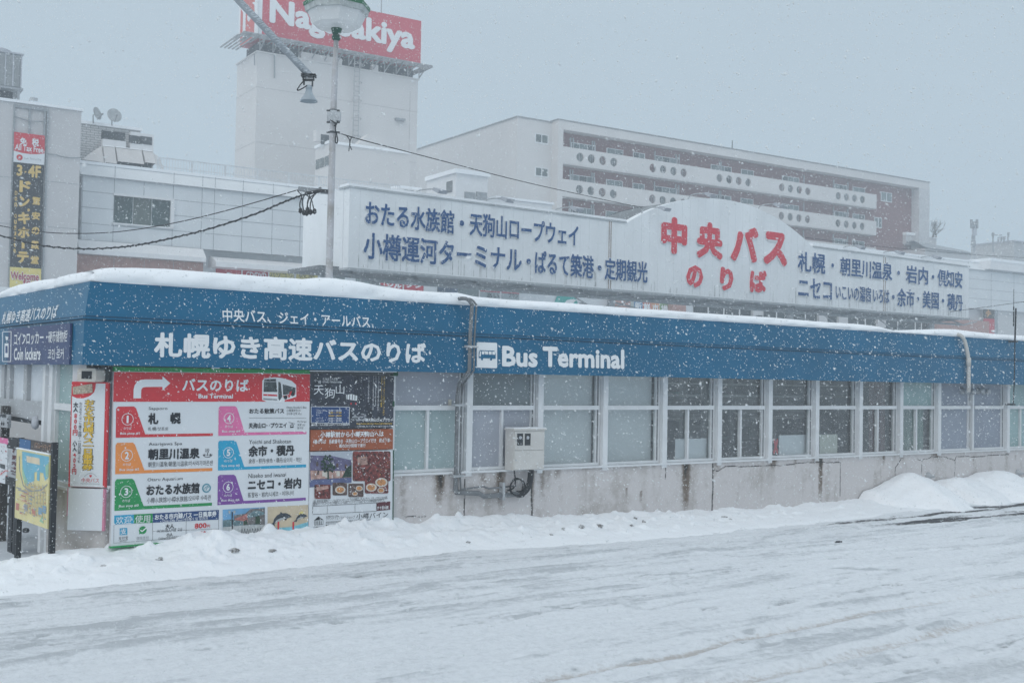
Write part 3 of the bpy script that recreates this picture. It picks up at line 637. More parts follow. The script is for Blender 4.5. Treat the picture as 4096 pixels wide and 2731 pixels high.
for u_ in np.concatenate([np.arange(-.25, 24, .1), np.arange(24, UE, .5)]):
    zc = float(np.interp(u_, cx_, cz_)); stn.append((W.p(u_, 0, .255), -W.n, zc, u_ + 3))
PR = [(.0, -.005, 0), (-.025, .0, .10), (-.03, 0, .32), (-.01, 0, .58), (.05, 0, .84), (.18, 0, .97), (.30, 0, 1.0), (.9, 0, 1.0), (2.0, 0, .95), (4.4, 0, .9)]
vs, fs = [], []
for j, (e_, dr, zc, s_) in enumerate(stn):
    h = max(zc - 3.765, .012)
    for k_, (d_, _, f_) in enumerate(PR):
        jit = .09 * (float(fbm(np.array([s_ * 4.0]), np.array([k_ * .9]), 3, 71)[0]) - .5) if 0 < k_ < 6 else 0
        q = e_ + dr * (d_ + jit * 1.2); vs.append((q[0], q[1], 3.766 + h * min(max(f_ + jit * (1.2 if h > .1 else 0), 0), 1.05)))
m_ = len(PR)
fs = [(j * m_ + k_, (j + 1) * m_ + k_, (j + 1) * m_ + k_ + 1, j * m_ + k_ + 1) for j in range(len(stn) - 1) for k_ in range(m_ - 1)]
b = MB(); b.add(vs, fs); b.build('roof_snow', SNOWFINE, BT, True)

# ------------------------------------------------------------------ coin locker panel on the left fascia
LFO = .006
r = thing('locker_sign', 'dark slate sign about coin lockers under the sloped blue fascia at the left corner', 'sign', LF.p(-.9, 2.7, 0))
xs = LF.uz(287, 1380)[0]; zt = LF.uz(287, 1293)[1]; zb = LF.uz(287, 1457)[1]
b = MB(); b.box(LF, -3.4, xs, zb, zt, .002, .03); b.build('panel', mat('slate_blue_panel', (.035, .06, .155), .4, .08, 3), r)
b = MB()
for s_, x0, x1, y0, y1, bo in [('コインロッカー', 130, 400, 755, 870, .02), ('硬币储物柜', 445, 617, 740, 848, .012), ('Coin lockers', 128, 370, 893, 1012, .025), ('코인 로커', 440, 585, 903, 1004, .012)]:
    letter(r, LETW, LF, K1, s_, x0, x1, y0, y1, .034, bo)
b.line(LF, K1, [(24, 752), (102, 748), (98, 1024), (22, 1022), (24, 752)], 6, .034)
b.poly(LF, K1, [(42, 858), (78, 855), (77, 985), (40, 985)], .034); b.poly(LF, K1, [(48, 790), (78, 800), (66, 830), (54, 826)], .034)
b.build('locker_icon', LETW, r)
b = MB(); b.poly(LF, K1, [(50, 880), (68, 879), (68, 945), (49, 945)], .0375); b.build('locker_symbol', NAVY, r)

# ------------------------------------------------------------------ speaker box and ticket sign on the chamfered corner
Z1 = (0, 1450, 1.96)
def chp(x, y, n): return CH.uz(*cv(Z1, x, y), n)
r = thing('speaker_box', 'cream box with a square black opening, hung under the blue corner', 'speaker box', CH.p(CW / 2, 2.45, .1))
(u0, z1), (u1, z0) = chp(608, 42, .30), chp(752, 152, .30)
b = MB(); c_ = .025
pts = [(u0 + c_, z0), (u1 - c_, z0), (u1, z0 + c_), (u1, z1 - c_), (u1 - c_, z1), (u0 + c_, z1), (u0, z1 - c_), (u0, z0 + c_)]
b.prism(CH, pts, .04, .30); b.build('housing', mat('cream_plastic', (.55, .51, .46), .5, .06, 6), r)
(a0, a1), (b0, b1) = chp(640, 66, .303), chp(718, 128, .303)
b = MB(); b.box(CH, a0, b0, b1, a1, .295, .304); b.build('opening', BLACK, r)
b = MB(); b.box(CH, (u0 + u1) / 2 - .06, (u0 + u1) / 2 + .06, z1 - .002, z1 + .12, .06, .2); b.box(CH, u1 - .01, u1 + .05, z0 - .0, z1 + .05, -.0, .06); b.build('bracket', DGREY, r)

r = thing('ticket_sign', 'tall white sign in a red frame with yellow vertical lettering at the chamfered corner', 'sign', CH.p(CW / 2, 1.0, .05))
N = .075
b = MB(); b.poly(CH, Z1, [(563, 148), (850, 155), (825, 978), (535, 970)], N, 0, .05); b.build('frame', RED, r)
b = MB(); b.poly(CH, Z1, [(752, 162), (826, 164), (804, 976), (548, 968), (566, 262), (600, 278), (650, 280), (705, 262), (738, 232), (748, 200)], N + .004); b.build('face', PRINTW, r)
ticket = '券'
b = MB(); text(b, CH, Z1, 'おたる市内線バス一日乗車券', 648, 742, 288, 846, N + .008, .05, 0, vert=True); text(b, CH, Z1, 'おたるをぐるーり乗り放題!一日何回乗っても', 612, 640, 310, 785, N + .008, .01, 0, vert=True)
text(b, CH, Z1, '大人', 574, 613, 310, 388, N + .008, .04, 0, vert=True); text(b, CH, Z1, '小人', 569, 603, 612, 695, N + .008, .04, 0, vert=True)
b.build('black_lettering', INK, r)
b = MB(); text(b, CH, Z1, 'おたる市内線バス一日乗車券', 653, 735, 291, 843, N + .011, .032, 0, vert=True); b.build('yellow_lettering', YELLOW, r)
b = MB(); text(b, CH, Z1, '800円', 572, 609, 398, 570, N + .008, .035, 0, vert=True); text(b, CH, Z1, '400円', 566, 600, 703, 875, N + .008, .035, 0, vert=True)
text(b, CH, Z1, '中央バス', 638, 777, 903, 940, N + .008, .01); text(b, CH, Z1, '♥', 700, 720, 878, 900, N + .008, .01); b.build('red_lettering', RED, r)
b = MB(); text(b, CH, Z1, 'http://www.chuo-bus.co.jp/', 630, 785, 942, 956, N + .008, 0); b.line(CH, Z1, [(660, 893), (685, 872), (710, 864), (735, 872), (757, 893)], 3, N + .008); b.build('web_address', GREY, r)
b = MB(); b.poly(CH, Z1, [(570, 190), (722, 165), (726, 235), (572, 250)], N + .008); b.build('ticket_picture', mat('ticket_paper', (.42, .36, .28), .5, .35, 40), r)
r = thing('blank_sign', 'blank white sheet with a faded pink edge below the red framed ticket sign', 'sign', CH.p(CW / 2, .5, .05))
b = MB(); b.poly(CH, Z1, [(537, 982), (808, 990), (797, 1318), (527, 1310)], N, 0, .05); b.build('sheet', PRINTW, r)
b = MB(); b.poly(CH, Z1, [(809, 990), (822, 990), (812, 1320), (798, 1319)], N, 0, .05); FPK = mat('faded_pink', (.60, .22, .32), .5); b.build('edge', FPK, r); b = MB(); b.poly(CH, Z1, [(530, 982), (536.5, 982), (526.5, 1200), (522, 1200)], N, 0, .05); b.build('edge', FPK, r)

# ------------------------------------------------------------------ the bus stop guide board
B3 = (400, 1450, 2.0911); NB = .10
GB = thing('guide_board', 'large white bus stop guide board with a red header and six coloured tabs', 'guide board', W.p(1.4, .25, .05))
b = MB(); b.poly(W, B3, [(118, 66), (1757, 84), (1740, 1400), (90, 1537)], NB, 0, .07); b.build('panel', PRINTW, GB)
b = MB(); b.poly(W, B3, [(119, 34), (1757, 62), (1757, 92), (118, 72)], NB + .03, 0, .08); b.poly(W, B3, [(88, 1538), (1740, 1401), (1740, 1413), (87, 1552)], NB + .03, 0, .08); b.build('frame', GREEN, GB)
b = MB()
for x in (965, 1770): b.poly(W, B3, [(x - 33, 36), (x + 33, 38), (x + 33, 52), (x - 33, 50)], NB + .05, 0, .05)
b.build('clip', WHITE, GB)
b = MB(); b.poly(W, B3, [(116, 77), (1756, 97), (1754, 325), (111, 327)], NB + .004); b.build('header', RED, GB)
b = MB(); n = NB + .008
b.poly(W, B3, [(280, 298), (281, 225), (290, 190), (308, 162), (340, 144), (380, 140), (523, 140), (523, 113), (588, 172), (523, 232), (523, 202), (385, 203), (358, 208), (347, 222), (344, 240), (343, 298)], n)
letter(GB, LETW, W, B3, 'バスのりば', 688, 1243, 135, 241, n, .03); letter(GB, LETW, W, B3, 'Bus Terminal', 823, 1112, 262, 299, n, .03); b.build('arrow', LETW, GB)
tabs = [(RED, [(135, 385), (150, 368), (285, 366), (302, 382), (378, 598), (944, 590), (943, 612), (132, 628)]), (ORANGE, [(131, 690), (145, 670), (275, 668), (292, 685), (372, 898), (940, 880), (940, 905), (127, 932)]),
        (GREEN, [(125, 995), (140, 973), (270, 970), (287, 985), (365, 1198), (937, 1170), (936, 1194), (121, 1238)]), (PINK, [(993, 380), (1005, 364), (1130, 364), (1146, 377), (1210, 583), (1727, 575), (1727, 597), (990, 611)]),
        (CYAN, [(990, 665), (1003, 651), (1125, 650), (1141, 664), (1206, 870), (1724, 850), (1724, 874), (987, 901)]), (PURPLE, [(986, 952), (1000, 938), (1120, 936), (1136, 950), (1202, 1155), (1721, 1127), (1721, 1150), (983, 1190)])]
names = ['red', 'orange', 'green', 'pink', 'blue', 'purple']
for i, ((mt, pts), (cx_, cy_, rr)) in enumerate(zip(tabs, [(231, 473, 50), (225, 775, 50), (220, 1078, 50), (1079, 465, 46), (1075, 752, 46), (1072, 1040, 46)])):
    t = MB(); t.poly(W, B3, pts, NB + .004); o = t.build('stop_tab', mt, GB); o['label'] = names[i] + ' numbered bus stop tab'
    b = MB(); b.disc(W, B3, cx_, cy_, rr, n, 0, rr - 4.5, 28); dw = .17 if i == 0 else .34; text(b, W, B3, str(i + 1), cx_ - rr * dw, cx_ + rr * dw, cy_ - rr * .63, cy_ + rr * .63, n, .035)
    text(b, W, B3, 'のりば', cx_ - 34, cx_ + 33, cy_ + rr * 1.27, cy_ + rr * 1.74, n, .012)
    text(b, W, B3, 'Bus stop #%d' % (i + 1), cx_ - rr * 1.25, cx_ + rr * 2.05, cy_ + rr * 2.14, cy_ + rr * 2.66, n, .02); b.build('stop_number', LETW, o)
b = MB()
for s_, x0, x1, y0, y1, bo in [('Sapporo', 407, 565, 369, 402, .006), ('札', 402, 490, 420, 516, .045), ('幌', 588, 676, 416, 512, .045), ('札幌/삿포로', 402, 572, 537, 568, .0), ('Asarigawa Spa', 408, 687, 665, 698, .006), ('朝里川温泉', 402, 835, 714, 808, .042),
        ('朝里川温泉/朝里川溫泉/아사리가와온센', 403, 942, 822, 866, .0), ('Otaru Aquarium', 397, 692, 959, 994, .006), ('おたる水族館', 388, 833, 1010, 1103, .042), ('小樽水族馆/小樽水族館/오타루 수족관', 392, 927, 1116, 1162, .0),
        ('おたる散策バス', 1248, 1540, 382, 426, .03), ("Otaru Stroller's Bus", 1560, 1727, 365, 383, .0), ('小樽漫步巴士/', 1560, 1680, 389, 411, .0), ('오타루 산책 버스', 1560, 1688, 417, 438, .0), ('天狗山ロープウエイ', 1244, 1562, 502, 548, .03),
        ('Mt.Tengu', 1650, 1726, 485, 503, .0), ('天狗山/', 1650, 1717, 510, 530, .0), ('덴구산', 1650, 1700, 536, 556, .0), ('Yoichi and Shakotan', 1247, 1598, 642, 677, .006), ('余市・積丹', 1242, 1627, 690, 782, .042), ('余市・积丹/余市・積丹/요이치・적단', 1244, 1686, 796, 838, .0),
        ('Niseko and iwanai', 1241, 1556, 922, 959, .006), ('ニセコ・岩内', 1237, 1683, 968, 1060, .042), ('新雪谷・岩内/니세코・이와나이', 1238, 1619, 1076, 1120, .0),
        ('大人', 548, 620, 1347, 1386, .035), ('Adults/成人/어른 요금', 478, 688, 1384, 1414, .0), ('小人', 556, 608, 1421, 1451, .03), ('Children/兒童/어린이요금', 488, 680, 1449, 1477, .0), ('支付宝', 155, 235, 1451, 1481, .006), ('ALIPAY', 163, 230, 1482, 1494, .006)]:
    letter(GB, INK, W, B3, s_, x0, x1, y0, y1, NB + .005, bo)
b.line(W, B3, [(1247, 462), (1726, 464)], 2, NB + .005)
# hot spring mark, gondola mark
b.line(W, B3, [(862, 766), (868, 780), (885, 789), (900, 791), (916, 788), (932, 778), (938, 765)], 5, NB + .005)
for x in (876, 900, 924): b.disc(W, B3, x, 760 + abs(x - 900) * .2, 5, NB + .005, 0, 0, 10)
for x in (872, 897, 920): b.poly(W, B3, [(x - 6, 776), (x + 10, 776), (x + 8, 768), (x - 4, 768)], NB + .005)
for x in (886, 898, 910): b.line(W, B3, [(x, 752), (x - 5, 742), (x + 3, 730), (x - 2, 718)], 3.5, NB + .005)
b.line(W, B3, [(1578, 498), (1632, 512)], 3, NB + .005); b.line(W, B3, [(1607, 505), (1607, 518)], 3, NB + .005); b.poly(W, B3, [(1590, 520), (1621, 518), (1619, 543), (1591, 545)], NB + .005)
for p_ in ([(117, 1352), (115, 1508), (692, 1462)], [(440, 1337), (440, 1484)], [(441, 1410), (992, 1388)], [(721, 1322), (720, 1470)], [(993, 1310), (992, 1440)]): b.line(W, B3, p_, 2, NB + .005)
b.build('printed_marks', INK, GB)
b = MB(); b.poly(W, B3, [(1595, 524), (1605, 523), (1605, 533), (1595, 534)], NB + .009); b.poly(W, B3, [(1608, 523), (1617, 522), (1617, 532), (1608, 533)], NB + .009); b.build('gondola_window', LETW, GB)
b = MB(); b.poly(W, B3, [(120, 1277), (284, 1268), (284, 1343), (119, 1353)], NB + .005); b.poly(W, B3, [(165, 1384), (228, 1380), (228, 1438), (165, 1441)], NB + .005); b.build('blue_field', CYAN, GB)
b = MB(); b.poly(W, B3, [(284.5, 1268), (440, 1260), (440, 1338), (284.5, 1343)], NB + .005); b.disc(W, B3, 358, 1399, 33, NB + .005); b.poly(W, B3, [(330, 1418), (352, 1425), (326, 1434)], NB + .004); b.build('green_field', GREEN, GB)
b = MB(); b.poly(W, B3, [(441, 1260), (995, 1230), (993, 1310), (441, 1337)], NB + .005); b.build('navy_field', NAVY, GB)
b = MB(); n = NB + .009
b_ = 0
for s_, x0, x1, y0, y1, bo in [('欢迎', 134, 262, 1283, 1347, 0), ('使用', 294, 420, 1274, 1338, 0), ('おたる市内線バス 一日乗車券', 458, 974, 1252, 1300, .03), ('One-Day Pass/1日券/1.일 승차권', 523, 902, 1296, 1328, .01), ('支', 172, 222, 1386, 1434, .02)]: letter(GB, LETW, W, B3, s_, x0, x1, y0, y1, n, bo)
b.line(W, B3, [(338, 1398), (352, 1410), (390, 1378)], 9, n); b.build('tick_mark', LETW, GB)
b = MB(); text(b, W, B3, '800', 791, 892, 1340, 1384, NB + .005, .03); text(b, W, B3, '円', 896, 920, 1353, 1380, NB + .005, .02); text(b, W, B3, '400', 806, 888, 1408, 1450, NB + .005, .03); text(b, W, B3, '円', 890, 910, 1421, 1446, NB + .005, .02); b.build('red_price', RED, GB)
b = MB(); text(b, W, B3, '微信支付', 306, 407, 1450, 1480, NB + .005, 0); b.build('grey_lettering', GREY, GB)
b = MB(); b.disc(W, B3, 891, 1048, 39, NB + .005, 0, 27); b.line(W, B3, [(872, 1060), (882, 1042), (902, 1030), (908, 1040), (895, 1046), (886, 1066)], 5, NB + .005); b.build('aquarium_emblem', mat('emblem_teal', (.10, .30, .38), .4), GB)
# printed picture of a bus
b = MB(); n = NB + .006
b.poly(W, B3, [(1358, 150), (1375, 132), (1462, 122), (1520, 128), (1600, 150), (1641, 185), (1642, 285), (1590, 302), (1548, 312), (1540, 332), (1500, 338), (1470, 330), (1400, 328), (1356, 310)], n, 0)
b.poly(W, B3, [(1372, 160), (1474, 160), (1484, 245), (1368, 245)], n + .003, 1); b.poly(W, B3, [(1376, 140), (1470, 136), (1474, 156), (1374, 156)], n + .003, 2); b.poly(W, B3, [(1492, 160), (1512, 165), (1524, 285), (1502, 318), (1492, 300)], n + .003, 1)
b.poly(W, B3, [(1528, 180), (1636, 210), (1634, 255), (1532, 270)], n + .003, 1); b.poly(W, B3, [(1366, 262), (1486, 268), (1486, 282), (1366, 276)], n + .003, 3); b.poly(W, B3, [(1530, 278), (1634, 256), (1634, 264), (1530, 288)], n + .003, 3); b.poly(W, B3, [(1590, 240), (1608, 238), (1588, 290), (1572, 294)], n + .004, 3)
for x, y in ((1552, 290), (1613, 265)): b.disc(W, B3, x, y, 17, n + .005, 2)
b.poly(W, B3, [(1366, 296), (1482, 304), (1482, 318), (1366, 310)], n + .003, 4); b.build('bus_picture', [LETW, mat('picture_dark_glass', (.06, .075, .08), .4, .5, 25), INK, RED, GREY], GB)
# canal picture
PICS = [mat('picture_sky', (.16, .38, .62), .4, .15, 3), mat('picture_stone', (.16, .15, .15), .4, .45, 30), mat('picture_pink_wall', (.42, .16, .14), .4, .3, 25), mat('picture_tree', (.03, .06, .035), .4, .6, 40), mat('picture_water', (.13, .21, .23), .4, .4, 30), mat('picture_pale', (.46, .48, .48), .4, .2, 30), INK]
b = MB(); n = NB + .005
for pts, m_ in [([(1027, 1228), (1380, 1207), (1378, 1440), (1027, 1455)], 0)]: b.poly(W, B3, pts, n, m_)
for pts, m_ in [([(1028, 1318), (1090, 1310), (1200, 1325), (1200, 1370), (1028, 1380)], 4), ([(1120, 1275), (1215, 1262), (1260, 1222), (1379, 1215), (1379, 1370), (1120, 1362)], 1), ([(1128, 1305), (1232, 1262), (1234, 1350), (1128, 1356)], 2), ([(1028, 1375), (1180, 1360), (1379, 1352), (1379, 1440), (1028, 1453)], 5), ([(1150, 1362), (1300, 1350), (1379, 1356), (1379, 1380), (1200, 1392)], 4),
                ([(1200, 1325), (1228, 1310), (1236, 1350), (1205, 1355)], 3), ([(1300, 1260), (1330, 1250), (1342, 1345), (1300, 1350)], 3), ([(1234, 1272), (1300, 1232), (1375, 1250), (1375, 1268), (1236, 1300)], 4), ([(1102, 1246), (1110, 1246), (1112, 1390), (1102, 1390)], 6), ([(1074, 1238), (1092, 1236), (1090, 1262), (1078, 1262)], 5), ([(1116, 1236), (1134, 1234), (1130, 1260), (1118, 1260)], 5)]: b.poly(W, B3, pts, n + .003 + .001 * m_, m_)
for i in range(9): b.line(W, B3, [(1180 + i * 22, 1436 - i), (1188 + i * 22, 1388 - i), (1200 + i * 22, 1434 - i)], 3, n + .011, 6)
b.build('canal_picture', PICS, GB)
b = MB()
PD = [mat('picture_cream', (.58, .48, .34), .4, .12, 4), mat('picture_pool', (.20, .50, .60), .4, .2, 15), mat('dolphin_grey', (.045, .055, .07), .4, .4, 20), mat('dolphin_belly', (.42, .44, .46), .4, .1, 10), RED, PALEYELLOW]
b.poly(W, B3, [(1402, 1206), (1741, 1188), (1741, 1390), (1402, 1434)], n, 0); b.poly(W, B3, [(1402, 1388), (1480, 1380), (1600, 1372), (1741, 1330), (1741, 1390), (1402, 1434)], n + .003, 1); b.disc(W, B3, 1688, 1268, 26, n + .003, 5)
def dolphin(dx, dy, s, lim):
    pts = [(0, 112), (14, 96), (34, 82), (42, 52), (66, 22), (92, 8), (96, -8), (112, 4), (140, 2), (172, 16), (190, 36), (176, 38), (150, 48), (140, 66), (128, 52), (98, 60), (66, 76), (44, 96), (48, 110), (26, 104)]
    b.poly(W, B3, [(min(dx + x * s, lim), dy + y * s) for x, y in pts], n + .006, 2)
    b.poly(W, B3, [(min(dx + x * s, lim), dy + y * s) for x, y in [(44, 88), (62, 62), (98, 44), (130, 42), (150, 42), (120, 54), (86, 68), (60, 82)]], n + .009, 3)
dolphin(1415, 1254, 1.0, 1740); dolphin(1618, 1262, .62, 1740)
for x in (1492, 1617): b.poly(W, B3, [(x - 8, 1395), (x - 6, 1330), (x + 8, 1328), (x + 6, 1392)], n + .005, 4)
b.build('dolphin_picture', PD, GB)

# ------------------------------------------------------------------ ropeway poster, brown strip, wine shop poster
B4 = (1100, 1450, 2.09)
r = thing('ropeway_poster', 'dark night poster of a mountain ropeway with white and yellow lettering', 'poster', W.p(3.6, 1.6, .05))
b = MB(); b.poly(W, B4, [(295, 88), (995, 118), (989, 546), (294, 552)], NB, 0, .06); b.build('sheet', mat('night_print', (.035, .04, .058), .3, .5, 7), r)
b = MB(); b.poly(W, B4, [(291, 70), (1026, 78), (1026, 96), (291, 88)], NB + .03, 0, .1); b.build('rail', DGREY, r)
b = MB(); b.poly(W, B4, [(291, 66), (1020, 74), (1020, 81), (291, 73)], NB + .04, 0, .1); b.build('snow_strip', SNOW, r)
b = MB(); b.poly(W, B4, [(992, 76), (1030, 77), (1030, 112), (992, 110)], NB + .035, 0, .12); b.poly(W, B4, [(986, 322), (1000, 322), (1000, 366), (986, 366)], NB + .01, 0, .07); b.build('green_bracket', mat('dark_green', (.01, .08, .04), .5), r)
n = NB + .005
b = MB(); b.poly(W, B4, [(302, 367), (622, 370), (620, 508), (302, 502)], n, 0); b.build('timetable', NAVY, r)
b = MB(); b.line(W, B4, [(302, 367), (622, 370), (620, 508), (302, 502), (302, 367)], 4, n + .003)
for s_, x0, x1, y0, y1, bo in [('小', 325, 355, 138, 160, 0), ('樽', 360, 385, 148, 176, 0), ('北海道三大夜景', 398, 525, 126, 148, .01), ('OTARU TENGUYAMA', 398, 560, 154, 170, .02), ('天', 325, 408, 190, 268, .0), ('狗', 416, 500, 212, 296, .0), ('山', 508, 580, 182, 262, .0),
        ('11/30～12/30', 345, 425, 394, 406, 0), ('12/31', 345, 395, 412, 424, 0), ('1/1', 345, 370, 432, 444, 0), ('1/2～1/3', 345, 400, 460, 472, 0), ('1/4～3/23', 345, 410, 480, 492, 0), ('9:00～20:00', 448, 556, 393, 408, .02), ('9:00～18:00', 448, 556, 460, 474, .02), ('9:00～20:00', 448, 556, 478, 492, .02),
        ('■料金／大人往復1,600円・小人往復800円', 304, 625, 510, 528, .02), ('小樽市最上2丁目16-15 ☎(0134)33-7381', 682, 984, 524, 541, .01), ('小樽天狗山ロープウエイ', 730, 985, 464, 492, .03)]: letter(r, LETW, W, B4, s_, x0, x1, y0, y1, n + .004, bo)
for x, y0, y1 in ((783, 112, 330), (822, 112, 395), (842, 112, 360), (864, 112, 400)): text(b, W, B4, 'ミシュランの夜景を見る旅小樽の街', x - 6, x + 6, y0, y1, n + .004, 0, vert=True)
b.poly(W, B4, [(594, 268), (640, 262), (688, 276), (686, 318), (640, 312), (595, 305)], n + .004)
b.build('small_print', LETW, r)
b = MB(); text(b, W, B4, 'ミシュラン・グリーンガイド・ジャポン', 903, 920, 112, 440, n + .004, .01, vert=True); text(b, W, B4, '2009-2011で二つ星★', 883, 900, 112, 372, n + .004, .01, vert=True); text(b, W, B4, 'http://www.ckk.chuo-bus.co.jp/tenguyama/', 682, 980, 502, 518, n + .004, .02)
text(b, W, B4, '9:00～17:00', 448, 556, 411, 426, n + .004, .02); text(b, W, B4, '10:00～18:00', 448, 556, 436, 451, n + .004, .02); b.build('yellow_lettering', YELLOW, r)
b = MB()
for i in range(4): b.line(W, B4, [(604 + i * 22, 266), (602 + i * 22, 310)], 5, n + .008)
for i in range(40):
    x, y = 630 + random.random() * 120, 415 + random.random() * 70; b.poly(W, B4, [(x, y), (x + 14, y - 4), (x + 18, y + 5), (x + 4, y + 8)], n + .002 + .0004 * (i % 4), 1 if i % 3 else 2)
for x in (636, 676): b.disc(W, B4, x, 343, 8, n + .004, 3, 0, 10)
b.poly(W, B4, [(793, 378), (813, 380), (808, 460), (793, 458)], n + .003, 0)
for i in range(16): x = 560 + i * 24; b.line(W, B4, [(x, 112), (x - 4 + 8 * random.random(), 180 + 150 * random.random())], 2, n + .001, 4)
b.build('night_scene', [INK, LGREY, GREY, RED, mat('faint_violet', (.07, .07, .11), .4)], r)

r = thing('route_strip', 'orange brown notice strip with white lettering between the two posters', 'poster', W.p(3.6, 1.2, .05))
b = MB(); b.poly(W, B4, [(298, 562), (987, 553), (985, 722), (297, 738)], NB, 0, .06); b.build('sheet', mat('rust_print', (.33, .085, .03), .4, .1, 8), r)
b = MB()
for s_, x0, x1, y0, y1, bo in [('小樽駅前から小樽天狗山へは', 380, 908, 574, 622, .03), ('4番のりば　系統番号⑨　天狗山ロープウエイ行き　終点下車', 317, 960, 636, 673, .02), ('概ね20分間隔で運行', 536, 757, 677, 708, .02)]: letter(r, LETW, W, B4, s_, x0, x1, y0, y1, NB + .005, bo)

r = thing('wine_poster', 'white wine cafe poster with a violet stone building and food pictures', 'poster', W.p(3.6, .6, .05))
b = MB(); b.poly(W, B4, [(292, 746), (990, 730), (984, 1362), (280, 1400)], NB, 0, .06); b.build('sheet', PRINTW, r)
b = MB(); b.poly(W, B4, [(988, 730), (996, 730), (990, 1362), (984, 1362)], NB + .01, 0, .07); b.build('edge', mat('dark_green_edge', (.01, .07, .04), .5), r)
n = NB + .005; FP = [mat('violet_wall', (.12, .11, .20), .4, .35, 12), mat('lit_wall', (.42, .26, .22), .4, .4, 14), mat('pale_dusk', (.42, .46, .52), .4, .05, 3), mat('night_tree', (.02, .045, .03), .4, .7, 40), mat('red_room', (.16, .035, .03), .4, .8, 22), mat('plate', (.60, .56, .50), .4, .1, 20), mat('pasta', (.52, .24, .09), .4, .4, 40), mat('dusk_road', (.10, .12, .24), .4, .2, 8), mat('dark_dish', (.10, .06, .05), .4, .7, 30)]
b = MB()
b.poly(W, B4, [(295, 750), (642, 738), (640, 1000), (520, 1020), (288, 1042)], n, 0); b.poly(W, B4, [(296, 750), (642, 739), (642, 815), (480, 778), (296, 775)], n + .003, 2)
b.poly(W, B4, [(296, 900), (640, 905), (640, 958), (300, 975)], n + .003, 1); b.poly(W, B4, [(290, 985), (640, 960), (640, 998), (500, 1020), (289, 1040)], n + .004, 7)
for i in range(46):
    a_, q_ = random.random() * 6.28, random.random() ** .5; x, y = 445 + 58 * q_ * math.cos(a_), 850 + 75 * q_ * math.sin(a_); b.poly(W, B4, [(x - 12, y), (x, y - 12), (x + 13, y - 2), (x + 2, y + 12)], n + .006 + .0004 * (i % 5), 3)
b.poly(W, B4, [(438, 900), (450, 900), (450, 975), (438, 975)], n + .0055, 3); b.poly(W, B4, [(600, 880), (640, 850), (640, 955), (560, 960)], n + .0065, 3)
for x, y in ((345, 830), (352, 900), (512, 840), (585, 850)): b.poly(W, B4, [(x, y), (x + 18, y), (x + 18, y + 34), (x, y + 34)], n + .005, 8)
for x, y in ((395, 905), (515, 905), (420, 915)): b.poly(W, B4, [(x, y), (x + 26, y), (x + 26, y + 44), (x, y + 44)], n + .005, 5)
b.poly(W, B4, rrect(650, 740, 966, 990, 14), n + .003, 4); b.poly(W, B4, rrect(330, 1018, 465, 1138, 10), n + .006, 4); b.poly(W, B4, rrect(482, 1002, 602, 1108, 10), n + .006, 8); b.poly(W, B4, rrect(614, 1010, 740, 1122, 10), n + .006, 8); b.poly(W, B4, rrect(752, 942, 948, 1092, 12), n + .007, 4)
b.poly(W, B4, [(690, 790), (770, 785), (775, 850), (690, 858)], n + .006, 1); b.poly(W, B4, [(725, 880), (760, 870), (775, 985), (715, 985)], n + .006, 4)
for i in range(40): x, y = 660 + random.random() * 290, 770 + random.random() * 165; b.poly(W, B4, [(x, y), (x + 9, y), (x + 9, y + 6), (x, y + 8)], n + .0065, random.choice([5, 8, 3, 6]))
for x, y, q_ in ((890, 1000, 52), (805, 1042, 46), (886, 1066, 30), (546, 1062, 44), (704, 1050, 30), (668, 1094, 24)):
    for s_, m_, k_ in ((1, 5, .009), (.72, 6, .012)): b.poly(W, B4, [(x + q_ * s_ * math.cos(t * .4), y + q_ * .74 * s_ * math.sin(t * .4)) for t in range(16)], n + k_ + .0003 * (x % 5), m_)
b.poly(W, B4, [(345, 1040), (440, 1025), (452, 1050), (350, 1075)], n + .009, 1)
b.build('pictures', FP, r)
b = MB(); b.poly(W, B4, [(851, 1168), (964, 1158), (962, 1228), (851, 1238)], n, 0); b.build('maroon_field', mat('maroon_print', (.10, .02, .03), .4), r)
b = MB(); text(b, W, B4, 'すぐ目の前', 853, 948, 1196, 1224, n + .004, .03); b.build('white_lettering', LETW, r)
b = MB()
for s_, x0, x1, y0, y1, bo in [('小樽・後志の地元食材メニューとおたるワインをリーズナブルなお値段でお楽しみください。ピザ、パスタなどのお食事、', 316, 942, 1130, 1158, .0), ('自家製スイーツとコーヒーなどの喫茶メニューも充実 ワインショップではおたるワインの無料試飲が大好評です。', 316, 918, 1150, 1178, .0), ('小樽バイン', 680, 945, 1252, 1300, .0),
        ('北海道中央バス直営', 427, 536, 1275, 1290, 0), ('ワインカフェ・ワインショップ', 427, 668, 1283, 1308, .01), ('国認定歴史的建造物です 小樽市色内1丁目8-6 ☎0134-24-2800', 427, 800, 1314, 1332, 0), ('■営業時間／10:00～22:00(季節変動あり)(ワインカフェは11:00～)', 425, 950, 1330, 1366, .0), ('小樽バイン', 320, 410, 1362, 1378, .0)]: letter(r, INK, W, B4, s_, x0, x1, y0, y1, n, bo)
b.line(W, B4, [(316, 1200), (850, 1170), (850, 1240), (314, 1268), (316, 1200)], 3, n); b.line(W, B4, [(437, 1195), (437, 1262)], 2, n); b.line(W, B4, [(669, 1182), (669, 1248)], 2, n)
b.poly(W, B4, [(326, 1318), (364, 1284), (404, 1312)], n); b.line(W, B4, [(332, 1320), (332, 1356), (402, 1350), (402, 1314)], 3, n)
for i in range(4): b.line(W, B4, [(344 + i * 14, 1322), (344 + i * 14, 1350)], 5, n)
b.build('printed_frame', INK, r)

